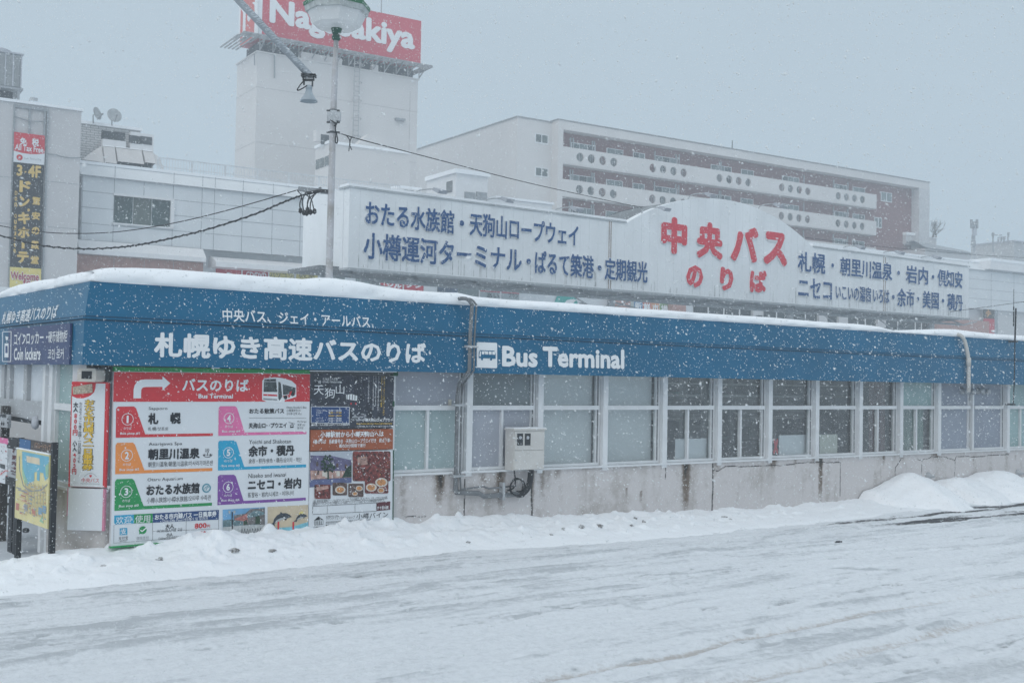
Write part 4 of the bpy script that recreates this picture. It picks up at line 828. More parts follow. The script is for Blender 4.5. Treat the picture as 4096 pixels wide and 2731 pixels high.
# ------------------------------------------------------------------ meter box, conduits
(u0, z1), (u1, z0) = W.uz(*cv(K5, 1162, 672), .26), W.uz(*cv(K5, 1413, 995), .26)
r = thing('meter_box', 'beige steel electricity meter box with two small dark windows on the window frames', 'meter box', W.p(u0, z0, .05))
BEI = mat('beige_steel', (.58, .565, .54), .5, .05, 4)
b = MB(); b.box(W, u0, u1, z0, z1, .025, .26); b.build('cabinet', BEI, r)
zm = W.uz(*cv(K5, 1270, 836), .27)[1]
b = MB(); b.box(W, u0 + .015, u1 - .01, zm + .006, z1 - .012, .262, .272); b.build('upper_door', BEI, r)
b = MB(); b.box(W, u0 + .015, u1 - .01, z0 + .01, zm - .006, .262, .272); b.build('lower_door', BEI, r)
b = MB(); b.box(W, u0 - .02, u1 + .02, z1 + .002, z1 + .03, .02, .29); b.build('lid', BEI, r)
b = MB(); b.box(W, u0 - .01, u1 + .01, z1 + .031, z1 + .045, .03, .28); b.build('snow_cap', SNOW, r)
for x0, x1 in ((1190, 1237), (1254, 1300)):
    a0, a1 = W.uz(*cv(K5, x0, 697), .275); c0_, c1 = W.uz(*cv(K5, x1, 795), .275); b = MB(); b.box(W, a0, c0_, c1, a1, .270, .277); o = b.build('window', mat('meter_glass', (.03, .033, .036), .15, .3, 9), r)
    b = MB(); um = (a0 + c0_) / 2; b.lathe(W.p(um, (a1 + c1) / 2 + .03, .278), [(.028, 0), (.028, .008)], 14, ax=W.n); b.build('dial', LGREY, o)
for y in (755, 920):
    k_ = W.uz(*cv(K5, 1178, y), .27); b = MB(); b.lathe(W.p(k_[0], k_[1], .273), [(.012, 0), (.012, .01)], 10, ax=W.n); b.build('lock', STEEL, r)

def wpts(pl, k, pts): 
    out_ = []
    for x, y, n_ in pts: u, z = pl.uz(*cv(k, x, y), n_); out_.append(pl.p(u, z, n_))
    return out_
def smooth(pts, it=2):
    for _ in range(it):
        q = [pts[0]]
        for a, c in zip(pts[:-1], pts[1:]): q += [a * .75 + c * .25, a * .25 + c * .75]
        pts = q + [pts[-1]]
    return pts
K6b = (1024, 600, 2.2965)
r = thing('conduit', 'thick grey conduit running down from the roof edge beside the bus pictogram', 'conduit', W.p(5.7, 1, .4))
(ut, _), = [W.uz(1885, 1300, .42)]; ub = ut
up = wpts(W, K6b, [(1866, 1366, .34), (1900, 1362, .44), (1945, 1368, .46), (1985, 1420, .46)])
uc = W.uz(*cv(K6b, 1985, 1420), .46)[0]
low = [W.p(uc, z, n_) for z, n_ in ((3.2, .42), (2.72, .42), (2.5, .14), (2.3, .09), (1.0, .09), (.78, .09))]
uu, zz = W.uz(*cv(K5, 830, 1190), .09); u2, z2 = W.uz(*cv(K5, 910, 1225), .09); u3, z3 = W.uz(*cv(K5, 1215, 1212), .09)
path = smooth(up, 2) + [low[0], low[1], low[2], low[3], low[4], low[5]] + [W.p(uc + .01, (low[5][2] + z2) / 2 + .04, .09), W.p(u2 - .10, z2 + .06, .09), W.p(u2, z2 + .01, .09), W.p(u3, z3 + .02, .09)]
DST = mat('weathered_grey_pipe', (.17, .18, .19), .5, .18, 9); b = MB(); nu_ = len(path); b.tube(path, [.030 if i < nu_ - 5 else .043 for i in range(nu_)], 12); b.build('pipe', DST, r, True)
b = MB(); th = [q + W.a * .085 + W.n * .0 for q in smooth(up, 2)[2:]] + [q + W.a * .085 for q in low[:5]] + [W.p(uc + .11, .80, .09), W.p(u2 - .02, z2 + .17, .09), W.p(u2 + .1, z2 + .13, .09), W.p(u3 - .1, z3 + .16, .09)]
b.tube(th, .016, 8); b.build('thin_pipe', DST, r, True)
for z_ in (3.10, 2.16, 1.02): nn_ = .42 if z_ > 2.7 else .09; b = MB(); b.box(W, uc - .075, uc + .13, z_ - .018, z_ + .018, nn_ - .05, nn_ + .052); b.build('clamp', STEEL, r)
b = MB(); b.box(W, (u2 + u3) / 2 - .02, (u2 + u3) / 2 + .02, z2 - .07, z2 + .22, .03, .14); b.build('clamp', STEEL, r)
b = MB(); q = [W.p(u3, z3 + .02, .09)] + wpts(W, K5, [(1255, 1185, .10), (1290, 1130, .12), (1302, 1060, .13), (1303, 1000, .14)]); b.tube(smooth(q, 2), .052, 10); b.tube([q[0] - W.a * .06, q[0] + W.a * .05], .060, 10); b.build('flexible_hose', RUBBER, r, True)
r = thing('cable_coil', 'black cable looped in a coil under the meter box', 'cable', wpts(W, K5, [(1190, 1140, .1)])[0])
b = MB(); c_u, c_z = W.uz(*cv(K5, 1188, 1145), .12)
for i in range(5): b.tube([W.p(c_u + (.135 + .006 * i) * math.cos(t * .35 + i), c_z + (.15 - .004 * i) * math.sin(t * .35 + i), .10 + .012 * i + .01 * math.sin(t + i)) for t in range(19)], .008, 6)
b.tube(smooth(wpts(W, K5, [(1163, 1000, .16), (1172, 1060, .13), (1176, 1100, .12), (1165, 1150, .12), (1130, 1168, .10), (1110, 1172, .10)]), 2), .014, 6); b.build('coil', RUBBER, r, True)
# pipe at the right end
r = thing('downpipe', 'pale drain pipe curving from the roof edge over the right part of the blue fascia', 'pipe', W.p(19.8, 2.4, .4))
K8b = (3072, 1100, 2.2965)
q = wpts(W, K8b, [(1740, 545, .30), (1775, 555, .38), (1805, 600, .40), (1822, 660, .41), (1840, 760, .42), (1843, 800, .42), (1843, 1000, .42), (1843, 1075, .42)])
b = MB(); b.tube(smooth(q[:6], 2) + q[6:], .045, 10); b.tube([q[5] + np.array([0, 0, .1]), q[5] + np.array([0, 0, -.1])], .055, 10); b.build('pipe', mat('pale_pipe', (.50, .49, .47), .5, .1, 6), r, True)
for i, (x, y) in enumerate([(1805, 1065), (1868, 1070), (1950, 1065), (2003, 1068)]):
    u, z = W.uz(*cv(K8b, x, y), -.04)
    b = MB(); b.lathe(W.p(u, z, -.11), [(.085, 0), (.085, .03), (.05, .05), (.045, .10), (.075, .12), (.06, .16), (.02, .17)], 14, ax=W.n)
    tag(b.build('vent_cap', STEEL, None, True, loc=W.p(u, z, -.1)), ['rusty round vent cap left of the pale drain pipe', 'round vent cap hooded just right of the pale drain pipe', 'left one of the two vent caps on the right grey panel', 'rightmost vent cap of the four on the grey panels'][i], 'vent', 'round vent caps on the grey panels')
for lab, (x, y) in (('pipe stub in the concrete between the two snow piles', (570, 1055)), ('pipe stub in the concrete above the broad snow mound', (1508, 1022))):
    u, z = W.uz(*cv(K7, x, y), .05); b = MB(); b.lathe(W.p(u, z, .0), [(.09, 0), (.09, .03), (.05, .04), (.05, .10), (.03, .12), (.03, .17)], 14, ax=W.n); tag(b.build('pipe_stub', STEEL, None, True, loc=W.p(u, z, 0)), 'round grey ' + lab, 'pipe stub', 'pipe stubs in the concrete base')
r = thing('antenna_mast', 'thin dark antenna mast fixed to the blue fascia at the right edge', 'antenna', W.p(21.8, 2.4, .4))
b = MB(); q = wpts(W, K8b, [(2258, 130, .43), (2257, 290, .43), (2255, 470, .43)]); b.tube(q[:2], .006, 6); b.tube(q[1:], .014, 6); q = wpts(W, K8b, [(2277, 305, .45), (2268, 620, .45), (2262, 1000, .45), (2252, 1190, .20)]); b.tube(q[:2], .02, 6); b.tube(q[1:], .013, 6)
b.build('rod', RUBBER, r); b = MB(); q0 = W.uz(*cv(K8b, 2265, 610), .4); b.box(W, q0[0] - .04, q0[0] + .04, q0[1] - .02, q0[1] + .02, .22, .47); q1 = W.uz(*cv(K8b, 2255, 1188), .2); b.box(W, q1[0] - .06, q1[0] + .06, q1[1] - .02, q1[1] + .02, .02, .22); b.build('bracket', DGREY, r)

# ------------------------------------------------------------------ the left forecourt: map stand, notices, railing
MS = plane_vp(-1700, 210, 2190, 14.75, -1)
def mp_(x, y, n=0.0): return MS.uz(*cv(Z1, x, y), n)
r = thing('map_stand', 'yellow and blue route map on two black posts in front of the chamfered corner', 'map stand', MS.p(mp_(410, 1490)[0], .2, 0))
b = MB(); (ul, zl), (ur, zr) = mp_(152, 585), mp_(418, 622); zl = mp_(160, 588)[1]
ua, ub_ = mp_(138, 1200)[0], mp_(158, 1200)[0]; uc, ud = mp_(398, 1200)[0], mp_(428, 1200)[0]
um_ = (ua + ub_) / 2; b.box(MS, um_ - .035, um_ + .035, -.1, mp_(150, 585)[1], -.035, .035); b.build('post', BLACK, r)
b = MB(); uq_ = (uc + ud) / 2; b.box(MS, uq_ - .035, uq_ + .035, -.1, mp_(415, 622)[1], -.035, .035); b.build('post', BLACK, r)
uL, uR = um_ + .04, uq_ - .04
def mz(y, x=280): return mp_(x, y)[1]
hz1, hz0 = mz(612), mz(688)
b = MB(); b.box(MS, uL, uR, hz0, hz1, -.03, .03); b.build('header', mat('brown_header', (.07, .055, .05), .5, .2, 6), r)
b = MB(); b.box(MS, uL, uL + (uR - uL) * .36, hz0, hz1, .031, .034); b.build('header_field', mat('header_blue', (.03, .12, .28), .5), r)
mz1, mz0 = mz(697), mz(1258)
b = MB(); b.box(MS, uL - .06, uR + .0, mz0, mz1, .0, .05); b.build('map_panel', mat('map_yellow', (.70, .62, .30), .4, .06, 6), r)
hh = mz1 - mz0; ww = uR - uL + .06
def mq(s, t): return (uL - .06 + ww * s, mz1 - hh * t)
def mpoly(b, pts, n, m): b.prism(MS, [mq(*p_) for p_ in pts], n - .001, n, m)
b = MB(); mpoly(b, [(.18, .02), (.99, .02), (.99, .30), (.90, .36), (.84, .26), (.74, .26), (.74, .38), (.66, .38), (.66, .26), (.58, .28), (.58, .40), (.46, .44), (.36, .50), (.28, .42), (.20, .20)], .053, 0)
mpoly(b, [(.19, .22), (.30, .36), (.40, .44), (.30, .48), (.22, .36)], .0545, 1); mpoly(b, [(.90, .16), (.99, .10), (.99, .30), (.92, .30)], .0545, 1); mpoly(b, [(.32, .07), (.72, .07), (.74, .16), (.34, .16)], .0545, 2)
for i in range(26):
    s_, t_ = .02 + .3 * random.random(), .55 + .38 * random.random(); mpoly(b, [(s_, t_), (s_ + .16, t_), (s_ + .16, t_ + .018), (s_, t_ + .018)], .0530 + .0004 * (i % 4), random.choice([2, 3, 5, 6]))
for s_, t_, m_ in ((.74, .74, 4), (.86, .70, 4), (.04, .78, 3), (.30, .76, 6), (.55, .78, 3)): mpoly(b, [(s_, t_), (s_ + .10, t_), (s_ + .10, t_ + .10), (s_, t_ + .10)], .0552, m_)
mpoly(b, [(.78, .93), (.86, .84), (.90, .94)], .0555, 1)
for i in range(60):
    s_, t_ = .42 + .5 * random.random(), .42 + .48 * random.random(); w_ = .03 + .06 * random.random(); mpoly(b, [(s_, t_), (min(s_ + w_, .97), t_), (min(s_ + w_, .97), t_ + .012), (s_, t_ + .012)], .0556 + .0003 * (i % 4), random.choice([2, 4, 5, 6, 3]))
def mline(b, pts, wd, m, n=.054):
    for (x0, y0), (x1, y1) in zip(pts[:-1], pts[1:]):
        d = math.hypot(x1 - x0, y1 - y0); ox, oy = -(y1 - y0) / d * wd, (x1 - x0) / d * wd; mpoly(b, [(x0 + ox, y0 + oy), (x1 + ox, y1 + oy), (x1 - ox, y1 - oy), (x0 - ox, y0 - oy)], n, m)
for i in range(14):
    s_ = .30 + .045 * i; mline(b, [(s_, .42 + .02 * (i % 3)), (s_ + .04, .60), (s_ + .02, .88)], .004, 5 if i % 2 else 6, .0538 + .00005 * i)
for i in range(8): mline(b, [(.30, .46 + i * .055), (.60, .48 + i * .055), (.95, .43 + i * .06)], .004, 5, .0549 + .00005 * i)
mline(b, [(.10, .10), (.12, .30), (.25, .50), (.45, .56), (.80, .50), (.97, .40)], .008, 6, .0556)
b.build('map_print', [mat('map_sea', (.16, .43, .56), .5), mat('map_green', (.30, .50, .34), .5), mat('map_cream', (.68, .58, .42), .5), mat('map_red', (.48, .20, .16), .5), mat('map_blue', (.20, .36, .50), .5), mat('map_tan', (.58, .46, .24), .5), GREY], r)
b = MB(); g0 = mq(.33, .09); text(b, MS, Z1, 'バスルートマップ', 268, 396, 630, 682, .036, .02, xy=330); b.build('lettering', mat('bronze_lettering', (.42, .25, .16), .5), r)
b = MB(); b.box(MS, uL - .06, uR, mz1 + .002, mz1 + .02, .0, .055); b.build('snow_strip', SNOW, r)

IB = plane_vp(-1700, 60, 2120, 16.5, -1)
def ib(x, y): return IB.uz(*cv(Z1, x, y))
r = thing('notice_stand', 'notice board with a pink header on dark posts at the left edge', 'notice stand', IB.p(ib(20, 1370)[0], 0, 0))
b = MB(); u1 = ib(76, 800)[0]; b.box(IB, u1 - 1.6, u1, ib(40, 945)[1], ib(40, 600)[1], -.03, .03); b.build('panel', PRINTW, r)
b = MB(); b.box(IB, u1 - 1.6, u1, ib(40, 632)[1], ib(40, 588)[1], .031, .036); b.build('header', PINK, r)
b = MB(); rg = random.Random(3)
for i in range(34):
    x, y = rg.uniform(2, 62), rg.uniform(650, 920); w_, h_ = rg.uniform(3, 14), rg.uniform(2, 8); m_ = rg.choice([0, 0, 0, 1, 2]); b.poly(IB, Z1, [(x, y), (x + w_, y + w_ * .25), (x + w_, y + h_ + w_ * .25), (x, y + h_)], .033 + .0006 * (i % 5), m_)
b.poly(IB, Z1, [(0, 790), (36, 800), (36, 835), (0, 822)], .038, 1); b.line(IB, Z1, [(0, 880), (40, 845), (68, 850)], 6, .040, 2); b.build('notice_print', [GREY, DGREY, RED], r)
for x0, x1 in ((20, 76), ):
    b = MB(); uA, uB = ib(x0, 1100)[0], ib(x1, 1100)[0]; b.box(IB, uB - .16, uB + .02, -.1, ib(50, 950)[1], -.12, -.031); b.build('post', BLACK, r)
GR = plane_vp(-1700, 100, 1950, 16.2, -1)
def gq(x, y): return GR.uz(*cv(Z1, x, y))
r = thing('guide_post', 'narrow grey guide strip with an arrow on a black post beside the map stand', 'sign', GR.p(gq(105, 1300)[0], 0, 0))
(ua, za), (ub_, zb) = gq(76, 668), gq(139, 905)
b = MB(); b.box(GR, ua, ub_, zb, za, .0, .03); b.build('plate', STEEL, r)
b = MB(); b.box(GR, ua - .04, ub_ + .02, za, gq(100, 590)[1], -.06, .03); b.box(GR, ua - .06, ub_ + .02, gq(100, 962)[1], zb, -.06, .03); b.box(GR, (ua + ub_) / 2 - .05, (ua + ub_) / 2 + .05, -.1, zb, -.1, -.03); b.build('post', BLACK, r)
b = MB()
for s_, x0, x1, y0, y1 in (('?', 98, 116, 676, 708), ('案', 94, 128, 724, 762), ('内', 92, 126, 772, 806), ('→', 88, 130, 814, 838), ('INFORMATION', 84, 132, 846, 860), ('안내소', 90, 122, 866, 880)): text(b, GR, Z1, s_, x0, x1, y0, y1, .034, .03)
b.build('lettering', mat('dark_red_ink', (.10, .02, .025), .5), r)
IS = plane_vp(-1700, 44, 1680, 17.5, -1)
(ua, za), (ub_, zb) = IS.uz(*cv(Z1, 2, 398)), IS.uz(*cv(Z1, 86, 512))
r = thing('office_sign', 'grey office sign with a round arrow on a dark pole at the far left', 'sign', IS.p(ua, 0, 0))
b = MB(); b.box(IS, ua - .8, ub_, zb, za, .0, .05); b.build('plate', STEEL, r); b = MB(); b.box(IS, ua + .0, ua + .10, -.1, za + .12, -.12, -.01); b.build('pole', mat('brown_pole', (.06, .05, .045), .6), r)
b = MB(); text(b, IS, Z1, '内所', 2, 48, 402, 430, .055, .03); b.disc(IS, Z1, 60, 456, 22, .055); b.disc(IS, Z1, 12, 462, 5, .055, 0, 0, 10); b.disc(IS, Z1, 28, 464, 5, .055, 0, 0, 10); b.poly(IS, Z1, [(6, 468), (18, 469), (16, 490), (8, 489)], .055); b.poly(IS, Z1, [(22, 470), (34, 471), (32, 492), (24, 491)], .055); b.build('lettering', INK, r)
b = MB(); text(b, IS, Z1, '→', 46, 74, 447, 465, .059, .05); b.build('arrow', LGREY, r)
# railing and the building behind
r = thing('railing', 'low dark railing with pale bars behind the map stand', 'railing', at(60, 2080, 22))
RL = plane_vp(8200, 120, 2090, 21.5)
def rl(x, y): return RL.uz(*cv(Z1, x, y))
zt, zb2, u0, u1 = rl(200, 1030)[1], rl(200, 1300)[1], -3.2, 1.3
b = MB(); b.box(RL, u0, u1, zt - .03, zt + .02, -.02, .02); b.box(RL, u0, u1, max(zb2, .1), max(zb2, .1) + .04, -.02, .02)
for i in range(19): u = u0 + (u1 - u0) * i / 18; b.box(RL, u - .012, u + .012, .0 if i % 6 == 0 else max(zb2, .1) + .04, zt - .03, -.012, .012)
b.build('bars', DGREY, r); b = MB(); b.box(RL, u0, u1, zt + .021, zt + .07, -.025, .025); b.build('snow_strip', SNOW, r)
o_ = at(100, 2100, 27); PB = Pl(o_, RL.a)
r = thing('white_house', 'plain cream building behind the terminal entrance at the left edge', 'building', o_)
b = MB(); b.box(PB, -9, 6, 0, 4.2, -4, 0); b.build('wall', mat('cream_wall', (.66, .63, .61), .7, .05, 1.5), r)
b = MB(); b.box(PB, -9.2, 6.2, 4.2, 4.5, -4.2, .3); b.build('roof_snow', SNOW, r)
b = MB(); b.box(PB, -3.2, -1.6, .05, 1.9, .002, .05); b.build('door', mat('dark_door', (.06, .06, .065), .6), r)
q = on_snow(104, 2130) ; q = gnd(103, 2130, .02); b = MB(); b.lathe(q, [(.01, 0), (.045, .01), (.056, .04), (.042, .07), (.01, .08)], 14); tag(b.build('stone_ball', DGREY, None, True, loc=q), 'small dark round stone on the snow beneath the map stand', 'stone')
b = MB(); q = LW.p(LW.uz(148, 1690)[0], LW.uz(148, 1690)[1], .0); b.lathe(q, [(.0, -.02), (.08, -.01), (.10, .02), (.08, .06), (.0, .07)], 18, ax=LW.n); tag(b.build('round_lamp', LGREY, None, True, loc=q), 'pale round lamp on the entrance post under the transom', 'lamp')

# ------------------------------------------------------------------ street lamp and horn loudspeaker
LD = 22.0
base = at(1316, 1123, LD); base[2] = 0
r = thing('street_lamp', 'tall grey lamp post with a faceted white lantern edged in green', 'street lamp', base)
top = at(1345, 148, LD); pb = at(1316, 1123, LD); axp = (top - pb); axp /= np.linalg.norm(axp); foot = pb - axp * (pb[2] / axp[2])
b = MB(); b.tube([foot, pb, at(1330, 560, LD), at(1339, 300, LD), at(1345, 148, LD)], [.073, .070, .062, .058, .043], 16)
b.build('pole', mat('weathered_pole', (.40, .40, .42), .55, .12, 3, dirt=(.30, .285, .27)), r, True)
b = MB(); pxm = LD / F_; hc = at(1347, 95, LD)
b.lathe(at(1345, 150, LD), [(.065, -.06), (.085, -.02), (.085, .02), (.06, .03), (.075, .06), (.125, .22), (.125, .26), (.02, .27)], 18, ax=axp); b.build('socket', mat('lamp_green', (.010, .075, .045), .4, .2, 8), r, True)
lb = at(1346, 113, LD); m = MB()
m.lathe(lb, [(.10, -.015), (.36, .0), (.455, .045), (.53, .20), (.565, .32), (.57, .40)], 8, ax=(0, 0, 1), rot=.25); m.build('lantern', mat('frosted_lantern', (.62, .63, .635), .25, .07, 2.2, .05, 6, .5), r)
m = MB(); m.lathe(lb, [(.572, .27), (.60, .27), (.615, .365), (.62, .37)], 8, rot=.25); m.build('skirt', mat('skirt_grey', (.40, .43, .43), .5, .2, 9), r)
m = MB(); m.lathe(lb, [(.575, .371), (.635, .371), (.64, .44), (.56, .50), (.30, .62), (.05, .68)], 8, rot=.25); m.build('green_rim', mat('rim_green', (.015, .10, .045), .4, .3, 9, dirt=(.30, .38, .34)), r)
m = MB(); m.lathe(lb, [(.60, .485), (.55, .56), (.30, .69), (.05, .74)], 8, rot=.25); m.build('snow_cap', SNOW, r)
m = MB()
for x0, x1, y0, y1 in ((1310, 1322, 452, 485), (1347, 1362, 450, 484)): q = at((x0 + x1) / 2, (y0 + y1) / 2, LD - .05); Q = Pl(q, (1, 0)); hw = (x1 - x0) / 2 * pxm; hh = (y1 - y0) / 2 * pxm; m.box(Q, -hw, hw, q[2] - hh, q[2] + hh, -.06, .06)
q = at(1334, 466, LD - .09); Q = Pl(q, (1, 0)); m.box(Q, -.06, .06, q[2] - .12, q[2] + .12, -.02, .02); m.build('junction_box', STEEL, r)
m = MB()
for y in (443, 490, 530): q = at(1334, y, LD); m.lathe(q, [(.068, -.02), (.078, -.018), (.078, .018), (.068, .02)], 16, ax=axp); m.bar(q - RGT * .13, q + RGT * .12, .03, .03)
m.build('band', DGREY, r)
m = MB(); m.tube(smooth([at(1332, 485, LD - .1), at(1345, 500, LD - .12), at(1340, 520, LD - .1), at(1352, 555, LD - .1), at(1348, 577, LD - .1), at(1340, 568, LD - .1), at(1346, 530, LD - .1)]), .012, 6); m.tube(smooth([at(1322, 480, LD - .1), at(1338, 492, LD - .15), at(1350, 495, LD - .1), at(1336, 505, LD - .1)]), .014, 6); m.build('cable', RUBBER, r)

HD = 13.0; hp = HD / F_
r = thing('horn_loudspeaker', 'grey horn loudspeaker hanging from a slanting corrugated steel arm', 'loudspeaker', at(-700, 1900, HD) * np.array([1, 1, 0]))
a0, a1 = at(950, -2, HD), at(1238, 303, HD); d_ = (a1 - a0); far = a0 - d_ * 5.2
m = MB(); m.tube([far, a0, a1], .041, 14); nn_ = 90
m.build('arm', mat('frosted_steel', (.33, .36, .39), .55, .12, 12), r, True)
m = MB()
for i in range(60):
    q = a0 + d_ * (i / 60 + .01 * random.random()); w_ = random.uniform(.4, .9); tt = d_ / np.linalg.norm(d_); sx_ = np.cross(tt, FWD); sx_ /= np.linalg.norm(sx_)
    m.tube([q + sx_ * .040 * math.cos(t) - FWD * .043 * math.sin(t) + tt * .012 * math.sin(2 * t) for t in np.linspace(.35, .35 + 2.2 * w_, 7)], [.001, .004, .006, .007, .006, .004, .001], 5)
m.build('snow_ridges', mat('frost', (.52, .56, .60), .8), r, True)
m = MB(); m.tube([far, np.array([far[0], far[1], 0.0])], .09, 12); m.build('pole', STEEL, r, True)
c_ = at(1236, 306, HD); Q = Pl(c_, (1, 0)); m = MB()
for dz in (.012, -.008): m.box(Q, -.085, .08, c_[2] + dz, c_[2] + dz + .008, -.05, .05)
for x in (-.065, .055): m.box(Q, x - .007, x + .007, c_[2] - .05, c_[2] + .02, -.008, .008)
m.box(Q, -.062, .038, c_[2] - .055, c_[2] - .03, -.015, .015); m.box(Q, -.062, -.046, c_[2] - .10, c_[2] - .03, -.015, .015); m.box(Q, .034, .048, c_[2] - .115, c_[2] - .03, -.015, .015); m.build('bracket', DGREY, r)
hx = at(1236, 342, HD)
m = MB(); m.lathe(hx, [(.015, .0), (.036, -.003), (.038, -.04), (.034, -.045), (.036, -.06), (.042, -.085), (.056, -.115), (.076, -.145), (.094, -.168), (.101, -.180), (.101, -.184), (.09, -.175), (.055, -.13), (.03, -.10), (.008, -.09)], 28); m.build('horn', mat('horn_paint', (.31, .36, .40), .4, .08, 8), r, True)
m = MB(); m.tube(smooth([at(1224, 315, HD - .05), at(1205, 335, HD - .05), at(1189, 358, HD - .05), at(1190, 364, HD - .05), at(1208, 356, HD - .05), at(1228, 343, HD - .08)]), .007, 6); m.build('cable', RUBBER, r)

def cable(name, label, pts, r_, twist=0, sag=None):
    P_ = smooth([at(x, y, d) for x, y, d in pts], 2); m = MB(); m.tube(P_, r_, 6)
    if twist:
        n = len(P_); T = []
        for i in range(n - 1):
            for j in range(6): t = j / 6; ang = (i * 6 + j) * 1.1; q = P_[i] * (1 - t) + P_[i + 1] * t; T.append(q + (UPV * math.cos(ang) + FWD * math.sin(ang)) * r_ * 1.5)
        m.tube(T, r_ * .45, 4)
    return tag(m.build(name, RUBBER, None, True, loc=at(*pts[0])), label, 'cable', 'overhead cables')
C1 = [(1341, 528, 22), (1380, 541, 22.5), (1459, 564, 23), (1612, 603, 25), (1830, 660, 28), (2048, 717, 31), (2231, 759, 34), (2605, 840, 39), (3071, 926, 46), (3233, 953, 48), (3595, 996, 54), (4095, 1034, 62), (4700, 1050, 72)]
cable('overhead_cable', 'long thin black wire running from the lamp post down to the right edge', C1, .011)
q0 = at(1400, 546, 22.6); m = MB(); m.tube(smooth([at(1385, 542, 22.5), at(1400, 560, 22.5), at(1398, 585, 22.5), at(1395, 605, 22.5)]), .010, 6); m.tube(smooth([at(1406, 550, 22.5), at(1398, 570, 22.5), at(1402, 590, 22.5), at(1407, 600, 22.5)]), .010, 6)
tag(m.build('cable_tail', RUBBER, None, True, loc=q0), 'short forked cable tails hanging from the wire beside the lamp post', 'cable', 'overhead cables')
C2 = [(-300, 860, 26), (0, 942, 24), (152, 983, 23.5), (327, 998.6, 23), (479, 990, 23), (566, 979, 22.8), (697, 951, 22.6), (827, 920, 22.5), (1024, 857, 22.2), (1133, 809, 22), (1220, 776, 22), (1300, 762, 22)]
cable('overhead_cable', 'thick twisted black cable sagging across the white panelled facade', C2, .016, 1)
C3 = [(-300, 840, 26), (0, 905, 24), (174, 931, 23.5), (322, 935.5, 23), (479, 929, 23), (675, 898, 22.7), (850, 858, 22.4), (1023, 810, 22.2), (1194, 759, 22)]
cable('overhead_cable', 'thin black wire above the thick twisted cable on the left', C3, .010)
cable('overhead_cable', 'short faint wire at the right edge below the end of the white sign', [(3800, 1247, 45), (3875, 1237, 45), (4096, 1207, 46), (4500, 1150, 48)], .012)
r = thing('cable_junction', 'frosted grey cable bracket on the lamp post with hanging black cable loops', 'bracket', at(1300, 764, LD))
m = MB(); m.bar(at(1194, 756, LD), at(1312, 768, LD), .10, .08); m.bar(at(1280, 750, LD), at(1284, 775, LD), .05, .05); m.build('bracket', mat('frosted_bracket', (.22, .235, .25), .6, .3, 10), r)
m = MB()
for pts in ([(1190, 763), (1210, 785), (1197, 815), (1202, 842)], [(1222, 775), (1207, 800), (1212, 830), (1216, 850)], [(1240, 780), (1228, 810), (1232, 840), (1227, 852)], [(1268, 768), (1246, 795), (1240, 820), (1242, 848)], [(1225, 780), (1246, 795), (1252, 825), (1258, 845)], [(1270, 770), (1238, 790), (1228, 820), (1230, 838)]):
    m.tube(smooth([at(x, y, LD - .1) for x, y in pts]), .012, 6); x, y = pts[-1]; m.lathe(at(x, y, LD - .1), [(.012, .05), (.035, .03), (.04, -.03), (.01, -.06)], 8)
m.tube(smooth([at(x, y, LD - .05) for x, y in ((1220, 776), (1250, 770), (1275, 764), (1310, 765))]), .03, 8); m.build('cable_loop', RUBBER, r, True)

# ------------------------------------------------------------------ the long white sign over the bus platforms
S = plane_vp(8200, 1392, 1070, 30.0); SZ0, SZ1, SU1 = 5.42, 7.51, 28.75
SW = mat('white_sign_sheet', (.79, .815, .835), .45, .05, 1.5, stretch=(1, 1, .3))
r = SG = thing('platform_sign', 'very long white ribbed sign with an arched middle and blue and red Japanese lettering', 'sign', S.p(0, SZ0, 0))
arch_px = [(2520.5, 893), (2605, 853), (2701, 812), (2788, 800), (2853, 798), (2900, 801), (2969, 814), (3071, 855), (3159, 909), (3216, 957), (3246, 985)]
ul_, ur_ = S.uz(2505, 890)[0], S.uz(3252, 990)[0]; rise = 1.22; hw_ = (ur_ - ul_) / 2; rad_ = (hw_ ** 2 + rise ** 2) / (2 * rise); arch = []
for i in range(41): q_ = -1 + i / 20; arch.append((ul_ + hw_ * (1 + q_), SZ1 + rise - rad_ + math.sqrt(rad_ ** 2 - (q_ * hw_) ** 2)))
m = MB(); m.prism(S, [(0, SZ0), (SU1, SZ0), (SU1, SZ1), (arch[-1][0], SZ1)] + arch[::-1] + [(0, SZ1)], -.30, 0)
gap = .003
# vertical seams are real grooves: thin ribs
m.build('board', SW, r)
m = MB(); u = .32
while u < SU1:
    zt = SZ1
    if arch[0][0] < u < arch[-1][0]: zt = float(np.interp(u, [a[0] for a in arch], [a[1] for a in arch]))
    m.box(S, u - .008, u + .008, SZ0 + .03, zt - .03, 0, .004); u += .36
m.build('rib', mat('rib_grey', (.71, .74, .76), .5), r)
m = MB()
for x in (2435.5, 2443, 3535, 3542): u = S.uz(x, 1000)[0]; m.box(S, u - .015, u + .015, SZ0, SZ1 - .01, 0, .008)
m.build('rust_joint', mat('rusty_joint', (.32, .26, .23), .7, .3, 3), r)
m = MB(); rg = random.Random(5)
for i in range(120): u = rg.uniform(.2, SU1 - .2); h = rg.uniform(.05, .5) * (1.4 if u > 17 else 1); w_ = rg.uniform(.008, .02); m.box(S, u, u + w_, SZ0 + .03, SZ0 + .03 + h, 0, .0065 + .00001 * i)
tag(m.build('drip_stain', mat('drip_grey', (.54, .56, .57), .7, .3, 8), r), None, kind='stuff')
m = MB(); m.box(S, -.05, arch[0][0], SZ1 + .001, SZ1 + .05, -.5, .03); m.box(S, arch[-1][0], SU1 + .05, SZ1 + .001, SZ1 + .05, -.5, .03); m.box(S, -.05, SU1 + .05, SZ0 - .06, SZ0 - .001, -.4, .03); m.build('trim', mat('trim_grey', (.42, .45, .47), .5), r)
